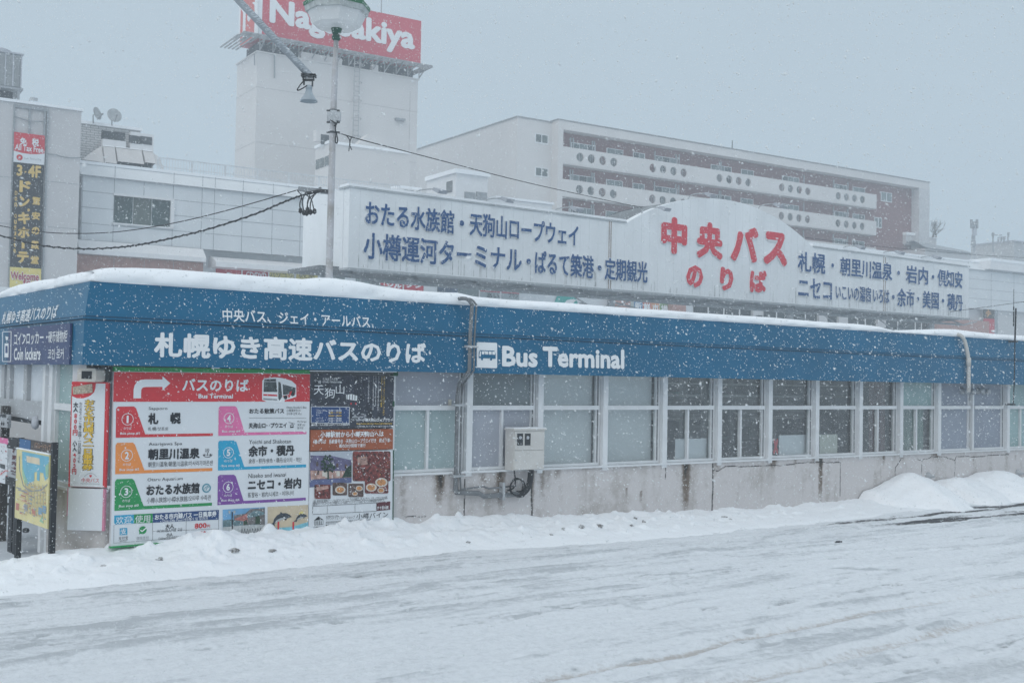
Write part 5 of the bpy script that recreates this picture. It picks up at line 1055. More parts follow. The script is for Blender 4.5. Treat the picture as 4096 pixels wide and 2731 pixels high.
# left end face and the depth of the arch
lend = S.p(0, 0, -2.6)
m = MB(); m.box(S, -.02, .28, SZ0, SZ1, -2.6, -.301); m.build('end_board', SW, r)
m = MB(); vs, fs = [], []
for i, (u, z) in enumerate(arch): vs += [S.p(u - .0, z, -.301), S.p(u - 0, z - .02, -2.2)]
m.add(vs, [(2 * i, 2 * i + 2, 2 * i + 3, 2 * i + 1) for i in range(len(arch) - 1)])
m.prism(S, arch + [(arch[-1][0], SZ1 - .3), (arch[0][0], SZ1 - .3)], -2.25, -2.2)
for u, z in arch[::2]: m.box(S, u - .03, u + .03, SZ1 - .3, z - .03, -2.199, -2.15)
m.build('arch_back', mat('arch_back_grey', (.15, .16, .17), .5), r)
SBLUE = mat('sign_blue', (.006, .075, .235), .45, .12, 12); SRED = mat('sign_red', (.66, .045, .07), .45, .08, 12)
blue, redl = SBLUE, SRED
K7s, K4s, K3s = (2048, 900, 2.2965), (3000, 1000, 2.146), (2048, 300, 2.2965)
def sgn(s_, x0, x1, y0, y1, xy, mb, bo=.024, k=ID):
    o_ = letter(r, mb, S, k, s_, x0, x1, y0, y1, .05, bo, xy=xy, th=.014); q_ = letter(o_, LETW, S, k, s_, x0, x1, y0, y1, .034, bo + .028, xy=xy, th=.03, grow=.025); q_.name = 'white_backing'
for a in [('おたる水族館', 1462, 1818, 803, 902, 1488), ('・', 1839, 1857, 881, 905, 1848), ('天狗山ロープウェイ', 1880, 2314, 850, 944, 1902), ('小樽運河ターミナル', 1455, 2089, 929, 1037.5, 1488), ('・', 2106, 2124, 1034, 1057, 2115), ('ぱるて築港', 2140, 2376, 1000, 1096, 2145), ('・', 2391, 2407, 1061, 1082, 2399), ('定期観光', 2420, 2591, 1030, 1119, 2430)]: sgn(*a, blue)
for a in [('札幌', 413, 648, 13, 190, 470), ('・', 699, 722, 114, 152, 710), ('朝里川温泉', 776, 1222, 62, 222, 810), ('・', 1266, 1288, 178, 215, 1277), ('岩内', 1340, 1530, 132, 286, 1382), ('・', 1562, 1583, 214, 248, 1572), ('倶知安', 1612, 1825, 166, 312, 1645),
          ('ニセコ', 416, 705, 246, 418, 560), ('余市', 1266, 1412, 328, 486, 1305), ('・', 1221, 1243, 385, 420, 1232), ('・', 1434, 1453, 402, 436, 1443), ('美国', 1483, 1622, 350, 500, 1515), ('・', 1649, 1668, 418, 452, 1658), ('積丹', 1695, 1827, 372, 518, 1730)]: sgn(*a, blue, .024, K4s)
sgn('いこいの湯宿', 737, 1040, 304, 436, 880, blue, .012, K4s); sgn('いろは', 1058, 1198, 338, 452, 1130, blue, .012, K4s)
for a in [('中', 2646, 2749, 869, 1016, 2697), ('央', 2788, 2892, 890, 1036, 2840), ('バ', 2924, 3034, 905, 1048, 2978), ('ス', 3055, 3150, 928, 1062, 3100), ('の', 2746, 2813, 1061, 1151, 2780), ('り', 2881, 2934, 1069, 1163, 2907), ('ば', 3000, 3067, 1080, 1171, 3033)]: sgn(*a, redl, .05)
m = MB(); m.box(S, -.03, arch[0][0], SZ1 + .052, SZ1 + .12, -.5, .0); m.build('snow_strip', SNOW, r, False); m = MB(); m.box(S, arch[-1][0], SU1, SZ1 + .052, SZ1 + .15, -.6, -.01); m.build('snow_strip', SNOW, r, False)
# gooseneck floodlights on the sign
for x, y in ((1691, 783), (1965, 812), (2247, 850), (2605, 850), (2790, 800), (3070, 835), (3400, 1000), (3560, 1030), (3710, 1050)):
    u = S.uz(x - 30, y)[0]; zb = SZ1 if not (arch[0][0] < u < arch[-1][0]) else float(np.interp(u, [a[0] for a in arch], [a[1] for a in arch]))
    k = MB(); k.tube(smooth([S.p(u, zb, -.1), S.p(u + .03, zb + .13, -.05), S.p(u + .22, zb + .20, .1), S.p(u + .46, zb + .21, .28)]), .018, 8); lo = k.build('lamp_arm', STEEL, r, True)
    k = MB(); vs = [S.p(u + .40, zb + .18, .22), S.p(u + .58, zb + .18, .22), S.p(u + .58, zb + .25, .28), S.p(u + .40, zb + .25, .28), S.p(u + .44, zb + .07, .44), S.p(u + .72, zb + .07, .44), S.p(u + .70, zb + .16, .53), S.p(u + .45, zb + .16, .53)]
    k.add(vs, [(0, 1, 5, 4), (3, 7, 6, 2), (0, 4, 7, 3), (1, 2, 6, 5), (4, 5, 6, 7), (0, 3, 2, 1)]); k.build('lamp_head', LGREY, lo)
# canopy below the sign
r = thing('platform_canopy', 'grey steel canopy with braced posts under the long white sign', 'canopy', S.p(0, 0, -1))
DK = mat('corrugated_deck', (.22, .235, .25), .6, .25, 14, stretch=(1, 1, 1))
m = MB(); m.box(S, -.6, SU1 + .2, SZ0 - .05, SZ0 + .05, -2.3, -.45); m.build('deck', DK, r)
m = MB(); m.box(S, .6, SU1, SZ0 - .30, SZ0 - .22, -.42, -.34)
for i in range(15): u = i * 2.0; m.bar(S.p(u, SZ0 - .07, -.4), S.p(u + 1.0, SZ0 - .26, -.4), .05, .05); m.bar(S.p(u + 1.0, SZ0 - .26, -.4), S.p(u + 2, SZ0 - .07, -.4), .05, .05); m.bar(S.p(u + .4, SZ0 - .07, -2.25), S.p(u + .4, SZ0 - .08, -.5), .08, .08)
m.build('truss', STEEL, r)
PX = [(1472, -2.1), (1494, -.4), (2331, -2.1), (2445, -.4), (3038, -2.1), (3161, -.4), (3604, -2.0), (3726, -.4)]
for x, n_ in PX:
    u = S.uz(x, 1180, n_)[0]; m = MB(); m.box(S, u - .085, u + .085, 0, SZ0 - .31, n_ - .085, n_ + .085); m.build('post', mat('canopy_post', (.42, .44, .46), .5, .08, 4), r)
m = MB()
for i in range(len(PX) - 1):
    a, n0 = S.uz(PX[i][0], 1180, PX[i][1])[0], PX[i][1]; c, n1 = S.uz(PX[i + 1][0], 1180, PX[i + 1][1])[0], PX[i + 1][1]
    m.bar(S.p(a, SZ0 - .35, n0), S.p(c, SZ0 - 1.3, n1), .04, .04); m.bar(S.p(a, SZ0 - 1.3, n0), S.p(c, SZ0 - .35, n1), .04, .04)
for x in (2300, 3300, 3520): u = S.uz(x, 1200, -.4)[0]; m.bar(S.p(u, SZ0 - .3, -.4), S.p(u + 2.2, SZ0 - 1.2, -.4), .035, .035); m.bar(S.p(u + 2.2, SZ0 - .3, -.4), S.p(u, SZ0 - 1.2, -.4), .035, .035)
m.build('brace', STEEL, r)

# ------------------------------------------------------------------ department store behind the square
VD = 9250
D = plane_vp(VD, 329, 700, 60.0); K5d, K1d, K6d, K2d = (0, 500, 2.2965), (0, 0, 2.2965), (1024, 600, 2.2965), (1024, 0, 2.2965)
DP = mat('store_panel', (.66, .685, .705), .5, .04, .8); DW = mat('store_wall', (.55, .54, .545), .7, .05, .5); JT = mat('panel_joint', (.33, .35, .37), .7); BRK = mat('pink_tile', (.40, .235, .205), .7, .12, 5)
ST = thing('department_store', 'wide pale panelled department store with a rust pink tiled band behind the bus terminal', 'department store', D.p(30, 0, -5))
ZT, ZBt = 12.81, 9.43; ZP = D.uz(329, 648)[1]; UR = 82
m = MB(); m.box(D, 0, UR, ZBt, ZT, -30, 0); m.box(D, 0, UR, 0, ZBt, -30, -.6); m.build('wall', DP, ST)
m = MB(); m.add([D.p(-.1, ZT, .12), D.p(UR, ZT, .12), D.p(UR, ZP, -.5), D.p(-.1, ZP, -.5), D.p(-.1, ZT, -1), D.p(UR, ZT, -1)], [(0, 1, 2, 3), (0, 4, 5, 1), (0, 3, 4), (3, 2, 5, 4)]); m.build('parapet', DP, ST)
m = MB(); m.box(D, -.1, UR, ZP + .001, ZP + .16, -14, -.45); m.build('roof_snow', SNOW, ST)
m = MB(); joints = [755, 1047, 1590, 1855, 1970, 2228, 2505, 2763, 3040]
us_ = [D.uz(x / 2.2965, 800)[0] for x in joints]; uj = us_[-1]
while uj < UR: uj += 3.3; us_.append(uj)
for u in us_: m.box(D, u - .014, u + .014, ZBt, ZT, 0, .012)
m.box(D, D.uz(1320 / 2.2965, 800)[0] - .014, D.uz(1320 / 2.2965, 800)[0] + .014, D.uz(570, 787)[1], ZT, 0, .012)
for y in (605, 752, 900): z = D.uz(329, 500 + y / 2.2965)[1]; m.box(D, 0, UR, z - .014, z + .014, 0, .0125)
for u in us_[1::1]: m.box(D, u - .012, u + .012, ZT + .02, ZP - .05, .05, .08)
m.box(D, 0, UR, ZT - .05, ZT, 0, .15); m.build('panel_joint', JT, ST)
(ua, za), (ub_, zb) = D.uz(*cv(K5d, 1047, 648)), D.uz(*cv(K5d, 1582, 940)); zb = D.uz(*cv(K5d, 1047, 898))[1]
m = MB(); m.box(D, ua - .05, ub_ + .05, za, za + .12, .013, .14); m.box(D, ub_ - .14, ub_ + .05, zb, za, .013, .14); m.box(D, ua - .05, ub_ + .05, zb - .08, zb, .013, .12); wf = m.build('window', WHITE, ST)
GL = mat('dark_teal_glass', (.022, .055, .055), .15, .5, .5, 0, 60, .6)
for i in range(3):
    m = MB(); a = ua + (ub_ - .14 - ua) * i / 3; m.box(D, a + .02, a + (ub_ - .14 - ua) / 3 - .02, zb, za, .013, .03); m.build('pane', GL if i != 1 else mat('brownish_glass', (.07, .09, .08), .15, .4, .6, 0, 60, .6), wf)
# lower cornice, tiled band, shop windows
uc = D.uz(808, 1040)[0]; zc = D.uz(320, 1018)[1]; zc1 = D.uz(320, 1000)[1]
m = MB(); m.add([D.p(-.2, ZBt - .02, .1), D.p(uc, ZBt - .02, .1), D.p(uc, zc1, .75), D.p(-.2, zc1, .75), D.p(uc, ZBt - .02, -.6), D.p(uc, zc, -.6), D.p(uc, zc, .75), D.p(-.2, zc, .75), D.p(-.2, zc, -.6)], [(0, 3, 2, 1), (3, 7, 6, 2), (1, 2, 6, 5, 4), (7, 8, 5, 6)])
uw, zw = D.uz(848, 1025); _, zw1 = D.uz(855, 1058); u2e = D.uz(1270, 1100)[0]
m.add([D.p(uw, zw, -.2), D.p(u2e, zw, -.2), D.p(u2e, zw - .35, .75), D.p(uw, zw - .35, .75), D.p(u2e, zw - .62, .75), D.p(uw, zw - .62, .75), D.p(u2e, zw - .62, -.6), D.p(uw, zw - .62, -.6), D.p(uw, zw, -.6)], [(0, 3, 2, 1), (3, 5, 4, 2), (5, 7, 6, 4), (0, 8, 7, 5, 3)])
m.build('cornice', WHITE, ST)
u0b, u1b = D.uz(2452, 1200)[0], D.uz(2519, 1200)[0]
for a in ((-.4, uc - .02, 3, zc - .02, -.6, .3), (u0b, u1b, 3, 8.6, -.599, .1), (D.uz(2688, 1200)[0], D.uz(2741, 1200)[0], 3, 8.6, -.599, .1), (D.uz(3734, 1300)[0], D.uz(3945, 1300)[0], 3, D.uz(3740, 1272)[1], -.599, .3)):
    m = MB(); m.box(D, *a); m.build('tile_band', BRK, ST)
m = MB()
for x in (1035, 1312, 1580): u = D.uz(x / 2.2965, 1030)[0]; m.box(D, u - .012, u + .012, 3, zc - .03, .3, .31)
m.build('tile_joint', JT, ST)
def dwin(name, x0, x1, mt, y0=None, n=-.55, z0=4.5, z1=8.75):
    u0, u1 = D.uz(x0, 1150, n)[0], D.uz(x1, 1150, n)[0]; k = MB(); k.box(D, u0, u1, z0, z1, n - .02, n); return k.build(name, mt, ST)
SGL = mat('shop_glass', (.16, .20, .20), .2, .3, .6, 0, 60, .6); REDP = mat('shop_poster_red', (.50, .035, .06), .5, .12, 2); YELP = mat('shop_poster_yellow', (.58, .50, .16), .5, .1, 2)
zs_ = D.uz(1100, 1072, -.55)[1]
for i, (x0, x1, mt) in enumerate([(862, 963, REDP), (969, 1070, REDP), (1076, 1174, YELP), (1184, 1270, YELP), (1333, 1378, SGL), (1423, 1516, SGL), (1521, 1609, REDP), (1617, 1694, REDP), (1750, 1831, mat('shop_poster_dark', (.07, .10, .15), .5, .5, 1.2)), (1834, 1915, SGL)]):
    o = dwin('shop_window', x0, x1, mt, z1=(zs_ if x0 < 1300 else 8.45)); 
n = -.545; wht, dk = MB(), MB()
def dtext(mb, s_, x0, x1, y0, y1, bo=.03): text(mb, D, ID, s_, x0, x1, y0, y1, n, bo)
for s_, x0, x1 in (('♪', 885, 940), ('CD/DVD', 984, 1066)): dtext(wht, s_, x0, x1, 1089, 1110)
for s_, x0, x1 in (('パソコン', 1080, 1170), ('教室', 1195, 1262)): dtext(dk, s_, x0, x1, 1090, 1114, .0)
for s_, x0, x1 in (('シル', 1545, 1607), ('ック', 1622, 1690)): dtext(wht, s_, x0, x1, 1128, 1152, .06)
wht.build('white_lettering', LETW, ST); dk.build('dark_lettering', DGREY, ST)
for x0, x1, t1, t2 in ((1919, 2000, '冠婚', 'あい'), (2006, 2077, '葬祭', 'プラン')):
    o = dwin('shop_window', x0, x1, mat('shop_poster_pale', (.36, .40, .42), .5, .05, 1), z1=8.35)
    u0, u1 = D.uz(x0, 1150, n)[0], D.uz(x1, 1150, n)[0]; zr = D.uz(1960, 1168, n)[1]; k = MB(); k.box(D, u0, u1, zr, 8.35, n, n + .01); k.build('red_band', REDP, o)
    k = MB(); text(k, D, ID, t1, x0 + 12, x1 - 8, 1146, 1165, n + .015, .03); k.build('white_lettering', LETW, o); k = MB(); text(k, D, ID, t2, x0 + 28, x1 - 4, 1172, 1192, n + .015, .02); k.build('dark_lettering', DGREY, o)
m = MB()
for x in (966, 1073, 1179, 1518, 1613, 1918, 2003): u = D.uz(x, 1150, n)[0]; m.box(D, u - .04, u + .04, 4.5, 8.7, n - .01, n + .03)
m.build('mullion', WHITE, ST)
k = MB(); k.disc(D, ID, 2265, 1222, 57, -.54, 0, 0, 40); o = k.build('emblem', mat('teal_emblem', (.03, .36, .32), .5), ST); k = MB(); k.poly(D, ID, [(2258, 1211), (2268, 1200), (2290, 1197), (2314, 1200), (2300, 1204), (2292, 1216), (2288, 1240), (2250, 1240)], -.53); k.build('emblem_curve', WHITE, o)
k = MB(); u0, u1 = D.uz(2521, 1200)[0], D.uz(2688, 1200)[0]; k.box(D, u0, u1, 4.5, 8.6, -.599, -.45); mo = k.build('market_sign', mat('pale_green_sign', (.50, .54, .52), .5), ST)
for x0, x1, s_, c in ((2536, 2570, '新', (.10, .24, .42)), (2571, 2605, '鮮', (.50, .10, .05)), (2606, 2638, '市', (.58, .26, .12)), (2640, 2675, '場', (.16, .30, .10))):
    k = MB(); k.poly(D, ID, [(x0, 1199 + (x0 - 2536) * .11), (x1, 1199 + (x1 - 2536) * .11), (x1, 1260), (x0, 1260)], -.44, 0, .01); t_ = k.build('square', mat('market_' + s_, c, .5), mo)
    k = MB(); text(k, D, ID, s_, x0 + 3, x1 - 3, 1208 + (x0 - 2536) * .11, 1238 + (x0 - 2536) * .11, -.43, .03); k.build('lettering', LETW, t_)
# dark glazing with mullions on the right
k = MB(); u0, u1 = D.uz(2774, 1250, -.55)[0], D.uz(3730, 1300, -.55)[0]; k.box(D, u0, u1, 3.0, 8.5, -.57, -.55); go = k.build('dark_glazing', mat('dark_glazing', (.03, .034, .036), .2, .5, .8, 0, 60, .4), ST)
k = MB()
for x in (2831, 2894, 2957, 3040, 3105, 3220, 3430, 3460, 3590, 3660, 3685): u = D.uz(x, 1290, -.54)[0]; k.box(D, u - .05, u + .05, 3, 8.5, -.54, -.5)
z = D.uz(3000, 1287, -.54)[1]; k.box(D, u0, u1, z - .05, z + .05, -.54, -.51); k.box(D, u0, u1, 8.35, 8.5, -.54, -.5); k.build('mullion', WHITE, go)
for x0, x1 in ((3008, 3050), (3272, 3306), (3352, 3388), (3508, 3540)): k = MB(); a, c = D.uz(x0, 1280, -.4)[0], D.uz(x1, 1280, -.4)[0]; k.box(D, a, c, 0, 8.6, -.539, -.3); k.build('pilaster', DW, ST)
# roof railing
k = MB(); u0, u1 = D.uz(632, 650, -.8)[0], D.uz(1600, 740, -.8)[0]; zr1 = D.uz(1023, 676, -.8)[1]
k.box(D, u0, u1, zr1 - .03, zr1 + .03, -.83, -.77); k.box(D, u0, u1, ZP + .35, ZP + .39, -.82, -.78)
for i in range(95): u = u0 + (u1 - u0) * i / 94; w_ = .05 if i % 12 == 0 else .014; k.box(D, u - w_, u + w_, ZP + .1, zr1 - .03, -.80 - w_, -.80 + w_)
k.build('roof_railing', mat('pale_railing', (.62, .64, .66), .5), ST)
# penthouses on the roof at the right of the lamp post
PH = plane_vp(VD, 1825, 676, 68); (ua, za) = PH.uz(1825, 676); ue = PH.uz(1951, 700)[0]
def back(pl, u, z, xt):
    lo, hi = 0.0, 80.0
    for _ in range(40):
        md = (lo + hi) / 2
        if proj(pl.p(u, z, -md))[0] > xt: lo = md
        else: hi = md
    return lo
wb = back(PH, 0, za, 1708)
k = MB(); k.box(PH, 0, ue, 10, za - .25, -wb, 0); k.box(PH, ue + .01, ue + 5, 10, za - 1.4, -wb, -.4); k.build('penthouse', WHITE, ST)
k = MB(); k.box(PH, -.15, ue + .1, za - .249, za, -wb, .15); k.box(PH, ue + .8, ue + 5.1, za - 1.39, za - 1.25, -wb, -.3); k.build('penthouse_snow', SNOW, ST)
k = MB()
for x0, x1 in ((1918, 2013), (2024, 2120)):
    (a, c), (e_, g_) = PH.uz(*cv(K6d, x0, 383), .02), PH.uz(*cv(K6d, x1, 485), .02); k.box(PH, a, e_, g_, c, .002, .03)
lo_ = k.build('louvre', mat('louvre_dark', (.10, .11, .12), .6), ST); k = MB(); k.box
for x0, x1 in ((1918, 2013), (2024, 2120)):
    (a, c), (e_, g_) = PH.uz(*cv(K6d, x0, 383), .02), PH.uz(*cv(K6d, x1, 485), .02)
    for i in range(10): z = g_ + (c - g_) * (i + .5) / 10; k.box(PH, a, e_, z - .03, z + .02, .031, .06)
k.build('louvre_slats', mat('louvre_slat', (.36, .38, .40), .6), ST)
PHL = Pl(PH.p(0, 0, 0), PH.n); (a, c), (e_, g_) = PHL.uz(*cv(K6d, 1753, 296)), PHL.uz(*cv(K6d, 1804, 385)); k = MB(); k.box(PHL, a, e_, g_, c, .002, .03); k.build('louvre', mat('louvre_mid', (.2, .21, .22), .6, .6, 10, stretch=(.1, .1, 3)), ST)
q = D.uz(*cv(K6d, 1410, 385), -4); k = MB(); a = q[0]; k.box(D, a - .9, a + .9, q[1] - .5, q[1] + .2, -5, -4); k.box(D, a - 2.5, a + 6, q[1] - 1.5, q[1] - .502, -8, -3.5); k.build('roof_unit', WHITE, ST); k = MB(); k.box(D, a - .9, a + .9, q[1] + .201, q[1] + .35, -5, -4); k.build('roof_unit_snow', SNOW, ST); k = MB(); k.box(D, a - .4, a + .3, q[1] - .3, q[1] + .1, -3.99, -3.95); k.build('roof_unit_vent', GREY, ST)

# left tall block
DL = plane_vp(VD, 326, 446, 58.0); zTL = DL.uz(326, 446)[1]
BL = thing('corner_block', 'tall pale grey block with hanging advertising banners at the left edge', 'building', DL.p(-4, 0, -3))
k = MB(); k.box(DL, -14, 0, 0, zTL, -14, 0); k.build('wall', DW, BL)
k = MB(); k.box(DL, -14.1, .08, zTL + .001, zTL + .13, -14, .1); k.build('roof_snow', SNOW, BL)
k = MB()
for x in (52, 113, 174, 186): u = DL.uz(x, 600)[0]; k.box(DL, u - .04, u + .04, 2, zTL - (.2 if x > 60 else .1), .0, .09)
uA, uB = DL.uz(50, 600)[0], DL.uz(188, 600)[0]; k.box(DL, uA, uB, zTL - .25, zTL - .12, 0, .10); k.tube([DL.p(uA, zTL - .7, .1), DL.p(DL.uz(113, 600)[0], zTL - .85, .1), DL.p(uB, zTL - .75, .1)], .03, 6); k.build('banner_rail', GREY, BL)
k = MB(); P_ = [DL.p(*DL.uz(*cv(K1d, x, y)), .06) for x, y in ((420, 1415), (520, 1425), (560, 1440), (640, 1452), (740, 1452))]; k.tube(P_, .025, 6); k.build('wall_cable', GREY, BL)
k = MB()
for y in (530, 945): z = DL.uz(*cv(K5d, 560, y))[1]; k.box(DL, uB, 0, z - .012, z + .012, 0, .01); k.box(DL, -14, uA, z - .012, z + .012, 0, .01)
k.build('wall_joint', JT, BL)
r = thing('advertising_banner', 'long black banner with yellow katakana below a red and white tax free panel', 'banner', DL.p(uA + 1, 6, .15))
NBn = .16
k = MB(); k.poly(DL, K5d, [(124, 340), (405, 370), (378, 1320), (93, 1302)], NBn, 0, .05); k.build('black_cloth', mat('banner_black', (.018, .02, .026), .6, .2, 1), r)
k = MB(); k.poly(DL, K5d, [(131, 64), (412, 100), (411, 262), (340, 270), (270, 268), (200, 257), (128, 236)], NBn, 0, .05); k.build('red_cloth', mat('banner_red', (.58, .035, .055), .6, .06, 1), r)
k = MB(); k.poly(DL, K5d, [(128, 236.5), (200, 257.5), (270, 268.5), (340, 270.5), (411, 262.5), (405, 369), (124, 339)], NBn, 0, .05); k.build('white_cloth', PRINTW, r)
k = MB(); k.poly(DL, K5d, [(93, 1303), (378, 1321), (374, 1640), (86, 1640)], NBn, 0, .05); k.build('yellow_cloth', PALEYELLOW, r)
n = NBn + .012; k = MB(); text(k, DL, K5d, '免', 182, 247, 118, 186, n, .03); text(k, DL, K5d, '税', 293, 358, 126, 196, n, .03); text(k, DL, K5d, 'All Tax Free', 138, 400, 190, 244, n, .025); k.build('white_lettering', LETW, r)
k = MB(); k.disc(DL, K5d, 180, 299, 27, n, 0, 9, 14); k.build('red_flower_mark', RED, r); k = MB(); text(k, DL, K5d, 'Japan. Tax-free Shop', 222, 380, 303, 327, n, .0); k.build('grey_lettering', GREY, r)
k = MB(); text(k, DL, K5d, '3', 153, 207, 365, 470, n, .035); text(k, DL, K5d, '4F', 257, 377, 372, 485, n, .035); k.disc(DL, K5d, 234, 432, 9, n, 0, 0, 8)
for s_, x0, x1, y0, y1 in (('ド', 177, 285, 512, 622), ('ン', 175, 273, 655, 755), ('・', 250, 276, 768, 796), ('キ', 165, 276, 800, 912), ('ホ', 162, 274, 935, 1040), ('テ', 155, 265, 1162, 1270)): text(k, DL, K5d, s_, x0, x1, y0, y1, n, .05)
k.poly(DL, K5d, [(199, 1068), (226, 1070), (225, 1136), (198, 1134)], n)
for s_, y0 in (('驚', 662), ('安', 798), ('の', 935), ('殿', 1066), ('堂', 1202)): d_ = (y0 - 662) / 540 * -15; text(k, DL, K5d, s_, 296 + d_, 372 + d_, y0, y0 + 74, n, .045)
for i, ch in enumerate('Don Quijote'): 
    if ch != ' ': y = 606 + i * 53; text(k, DL, K5d, ch, 136 - i * 1.4, 160 - i * 1.4, y, y + 40, n, .03)
k.build('yellow_lettering', mat('banner_yellow', (.66, .46, .14), .5, .05, 3), r)
k = MB(); text(k, DL, K5d, 'Welcome', 92, 362, 1345, 1432, n, .07); text(k, DL, K5d, 'to', 206, 288, 1418, 1476, n, .07); k.build('white_outline', LETW, r)
k = MB(); text(k, DL, K5d, 'Welcome', 97, 358, 1352, 1426, n + .012, .03); text(k, DL, K5d, 'to', 210, 284, 1424, 1472, n + .012, .03); k.build('red_lettering', mat('banner_rose', (.42, .06, .09), .5), r)
# cooling tower, lamp, dishes
CT = plane_vp(VD, 86, 300, 61.0); a0 = CT.uz(86, 300)[0]; zt_ = CT.uz(86, 222)[1]; zb_ = CT.uz(84, 352)[1]; zf = CT.uz(86, 397)[1]
r = thing('cooling_tower', 'grey louvred cooling tower with a round fan top on the left block roof', 'cooling tower', CT.p(-2, zTL, -2))
k = MB(); k.box(CT, a0 - 5, a0, zb_, zt_, -3, 0); k.build('casing', mat('tower_casing', (.34, .36, .37), .6), r)
k = MB(); 
for i in range(26): z = zb_ + (zt_ - zb_) * (i + .7) / 27.5; k.box(CT, a0 - 5, a0 - .12, z - .014, z + .022, .001, .07)
k.build('louvre_slats', mat('tower_slat', (.40, .42, .43), .6), r)
k = MB(); 
for x in (20, 51, 84): u = CT.uz(x, 300)[0]; k.box(CT, u - .03, u + .03, zb_, zt_, .0, .09)
k.box(CT, a0 - 5, a0 + .08, zt_, zt_ + .08, -3, .1); k.build('frame', LGREY, r)
uf = CT.uz(8, 200)[0]; k = MB(); k.lathe(CT.p(uf, zt_ + .08, -1.2), [(.55, 0), (.62, .1), (.66, .28), (.5, .36), (.1, .38)], 24); k.build('fan_housing', LGREY, r, True)
k = MB(); k.box(CT, a0 - 4.9, a0 - .3, zTL + .1, zb_ - .15, -2.6, -.6); k.build('base_tank', DGREY, r); k = MB(); k.box(CT, a0 - 5, a0 + .1, zb_ - .14, zb_ - .02, -3, .05)
for u in (a0 - .12, a0 - 2.2, a0 - 4.5): k.box(CT, u - .06, u + .06, zTL + .1, zb_ - .14, -.1, .02); k.box(CT, u - .05, u + .05, zTL + .1, zb_ - .14, -2.9, -2.8)
k.box(CT, a0 - 5, a0 + .25, zTL + .14, zTL + .22, -3, .2); k.build('legs', GREY, r)
q = at(128, 408, 58.5); k = MB(); k.tube([at(119, 412, 58.5), at(119, 398, 58.5), at(128, 392, 58.5), at(136, 392, 58.5)], .03, 6); k.bar(at(128, 396, 58.4), at(143, 398, 58.2), .22, .16); k.build
tag(k.build('roof_lamp', STEEL, None, loc=q), 'small grey floodlight on the edge of the left block roof', 'lamp')
def dish(px, py, rad, ax, foot, label, mount):
    c = at(px, py, 63.0); ax = np.array(ax, float); ax /= np.linalg.norm(ax); r = thing('satellite_dish', label, 'satellite dish', at(*foot, 63.0), 'dishes on the roof')
    k = MB(); pr = [(.02, 0)] + [(rad * t, .30 * rad * t * t) for t in (.25, .5, .75, 1)]; k.lathe(c, pr + [(rad * .98, .31 * rad), (rad * .5, .30 * rad * .3 + .01), (.01, .02)], 24, ax=ax); k.build('reflector', mat('dish_grey', (.40, .42, .43), .5), r, True)
    k = MB(); k.tube([c - ax * .02, at(*mount, 63.2), at(*foot, 63.2)], .035, 8); k.build('mast', GREY, r)
    k = MB(); f_ = c + ax * rad * 1.3 - UPV * rad * .35; k.tube([c - UPV * rad * .95 + ax * .25 * rad, f_], .02, 6); k.tube([c - UPV * rad * .2 + ax * .2, f_], .015, 6); k.lathe(f_, [(.05, 0), (.06, .1), (.03, .16)], 10, ax=-ax); k.build('feed_arm', GREY, r)
dish(383, 456, .36, RGT * .93 - FWD * .25 + UPV * .22, (373, 493), 'satellite dish seen almost edge on, left of the pair on the brick penthouse', (372, 462))
dish(455, 465, .40, RGT * .60 - FWD * .75 + UPV * .25, (448, 503), 'satellite dish turned more to the front, right of the pair on the brick penthouse', (447, 480))
# brick penthouse with hoods
BP = plane_vp(VD, 326, 494, 63.0); zBP = BP.uz(326, 494)[1]; ue = BP.uz(561, 530)[0]
r = thing('brick_penthouse', 'pale brick roof penthouse with dark windows and three sloped metal hoods', 'building', BP.p(3, ZP, -2))
brk = bpy.data.materials.new('pale_brick'); brk.use_nodes = True; nt = brk.node_tree; bb = nt.nodes['Principled BSDF']; t_ = nt.nodes.new('ShaderNodeTexBrick'); tcx = nt.nodes.new('ShaderNodeTexCoord'); mpx = nt.nodes.new('ShaderNodeMapping')
mpx.inputs['Rotation'].default_value = (math.pi / 2, 0, math.atan2(BP.a[1], BP.a[0])); mpx.vector_type = 'TEXTURE'
nt.links.new(tcx.outputs['Object'], mpx.inputs[0]); nt.links.new(mpx.outputs[0], t_.inputs['Vector']); t_.inputs['Color1'].default_value = (.56, .55, .55, 1); t_.inputs['Color2'].default_value = (.48, .475, .475, 1); t_.inputs['Mortar'].default_value = (.20, .21, .22, 1)
t_.inputs['Scale'].default_value = 1; t_.inputs['Brick Width'].default_value = .42; t_.inputs['Row Height'].default_value = .13; t_.inputs['Mortar Size'].default_value = .015; nt.links.new(t_.outputs[0], bb.inputs['Base Color']); bb.inputs['Roughness'].default_value = .8
k = MB(); k.box(BP, -.2, ue, ZP - .6, zBP, -8, 0); k.build('wall', brk, r)
k = MB(); k.box(BP, -.25, ue + .1, zBP + .001, zBP + .16, -8, .08); k.build('roof_snow', SNOW, r)
def bq(x, y, n=0): return BP.uz(*cv(K1d, x, y), n)
(a, c) = bq(1152, 1215); (e_, _), (_, g_) = bq(1398, 1245), bq(1250, 1520)
k = MB(); k.box(BP, bq(930, 1300)[0], bq(1145, 1300)[0], ZP - .6, bq(1000, 1290)[1] - .02, .001, .35); k.box(BP, bq(1183, 1300)[0], e_, ZP - .6, bq(1290, 1234)[1], .001, .35); k.build('lower_wall', WHITE, r)
DKW = mat('penthouse_glass', (.05, .055, .06), .2, .5, 2, 0, 60, .5)
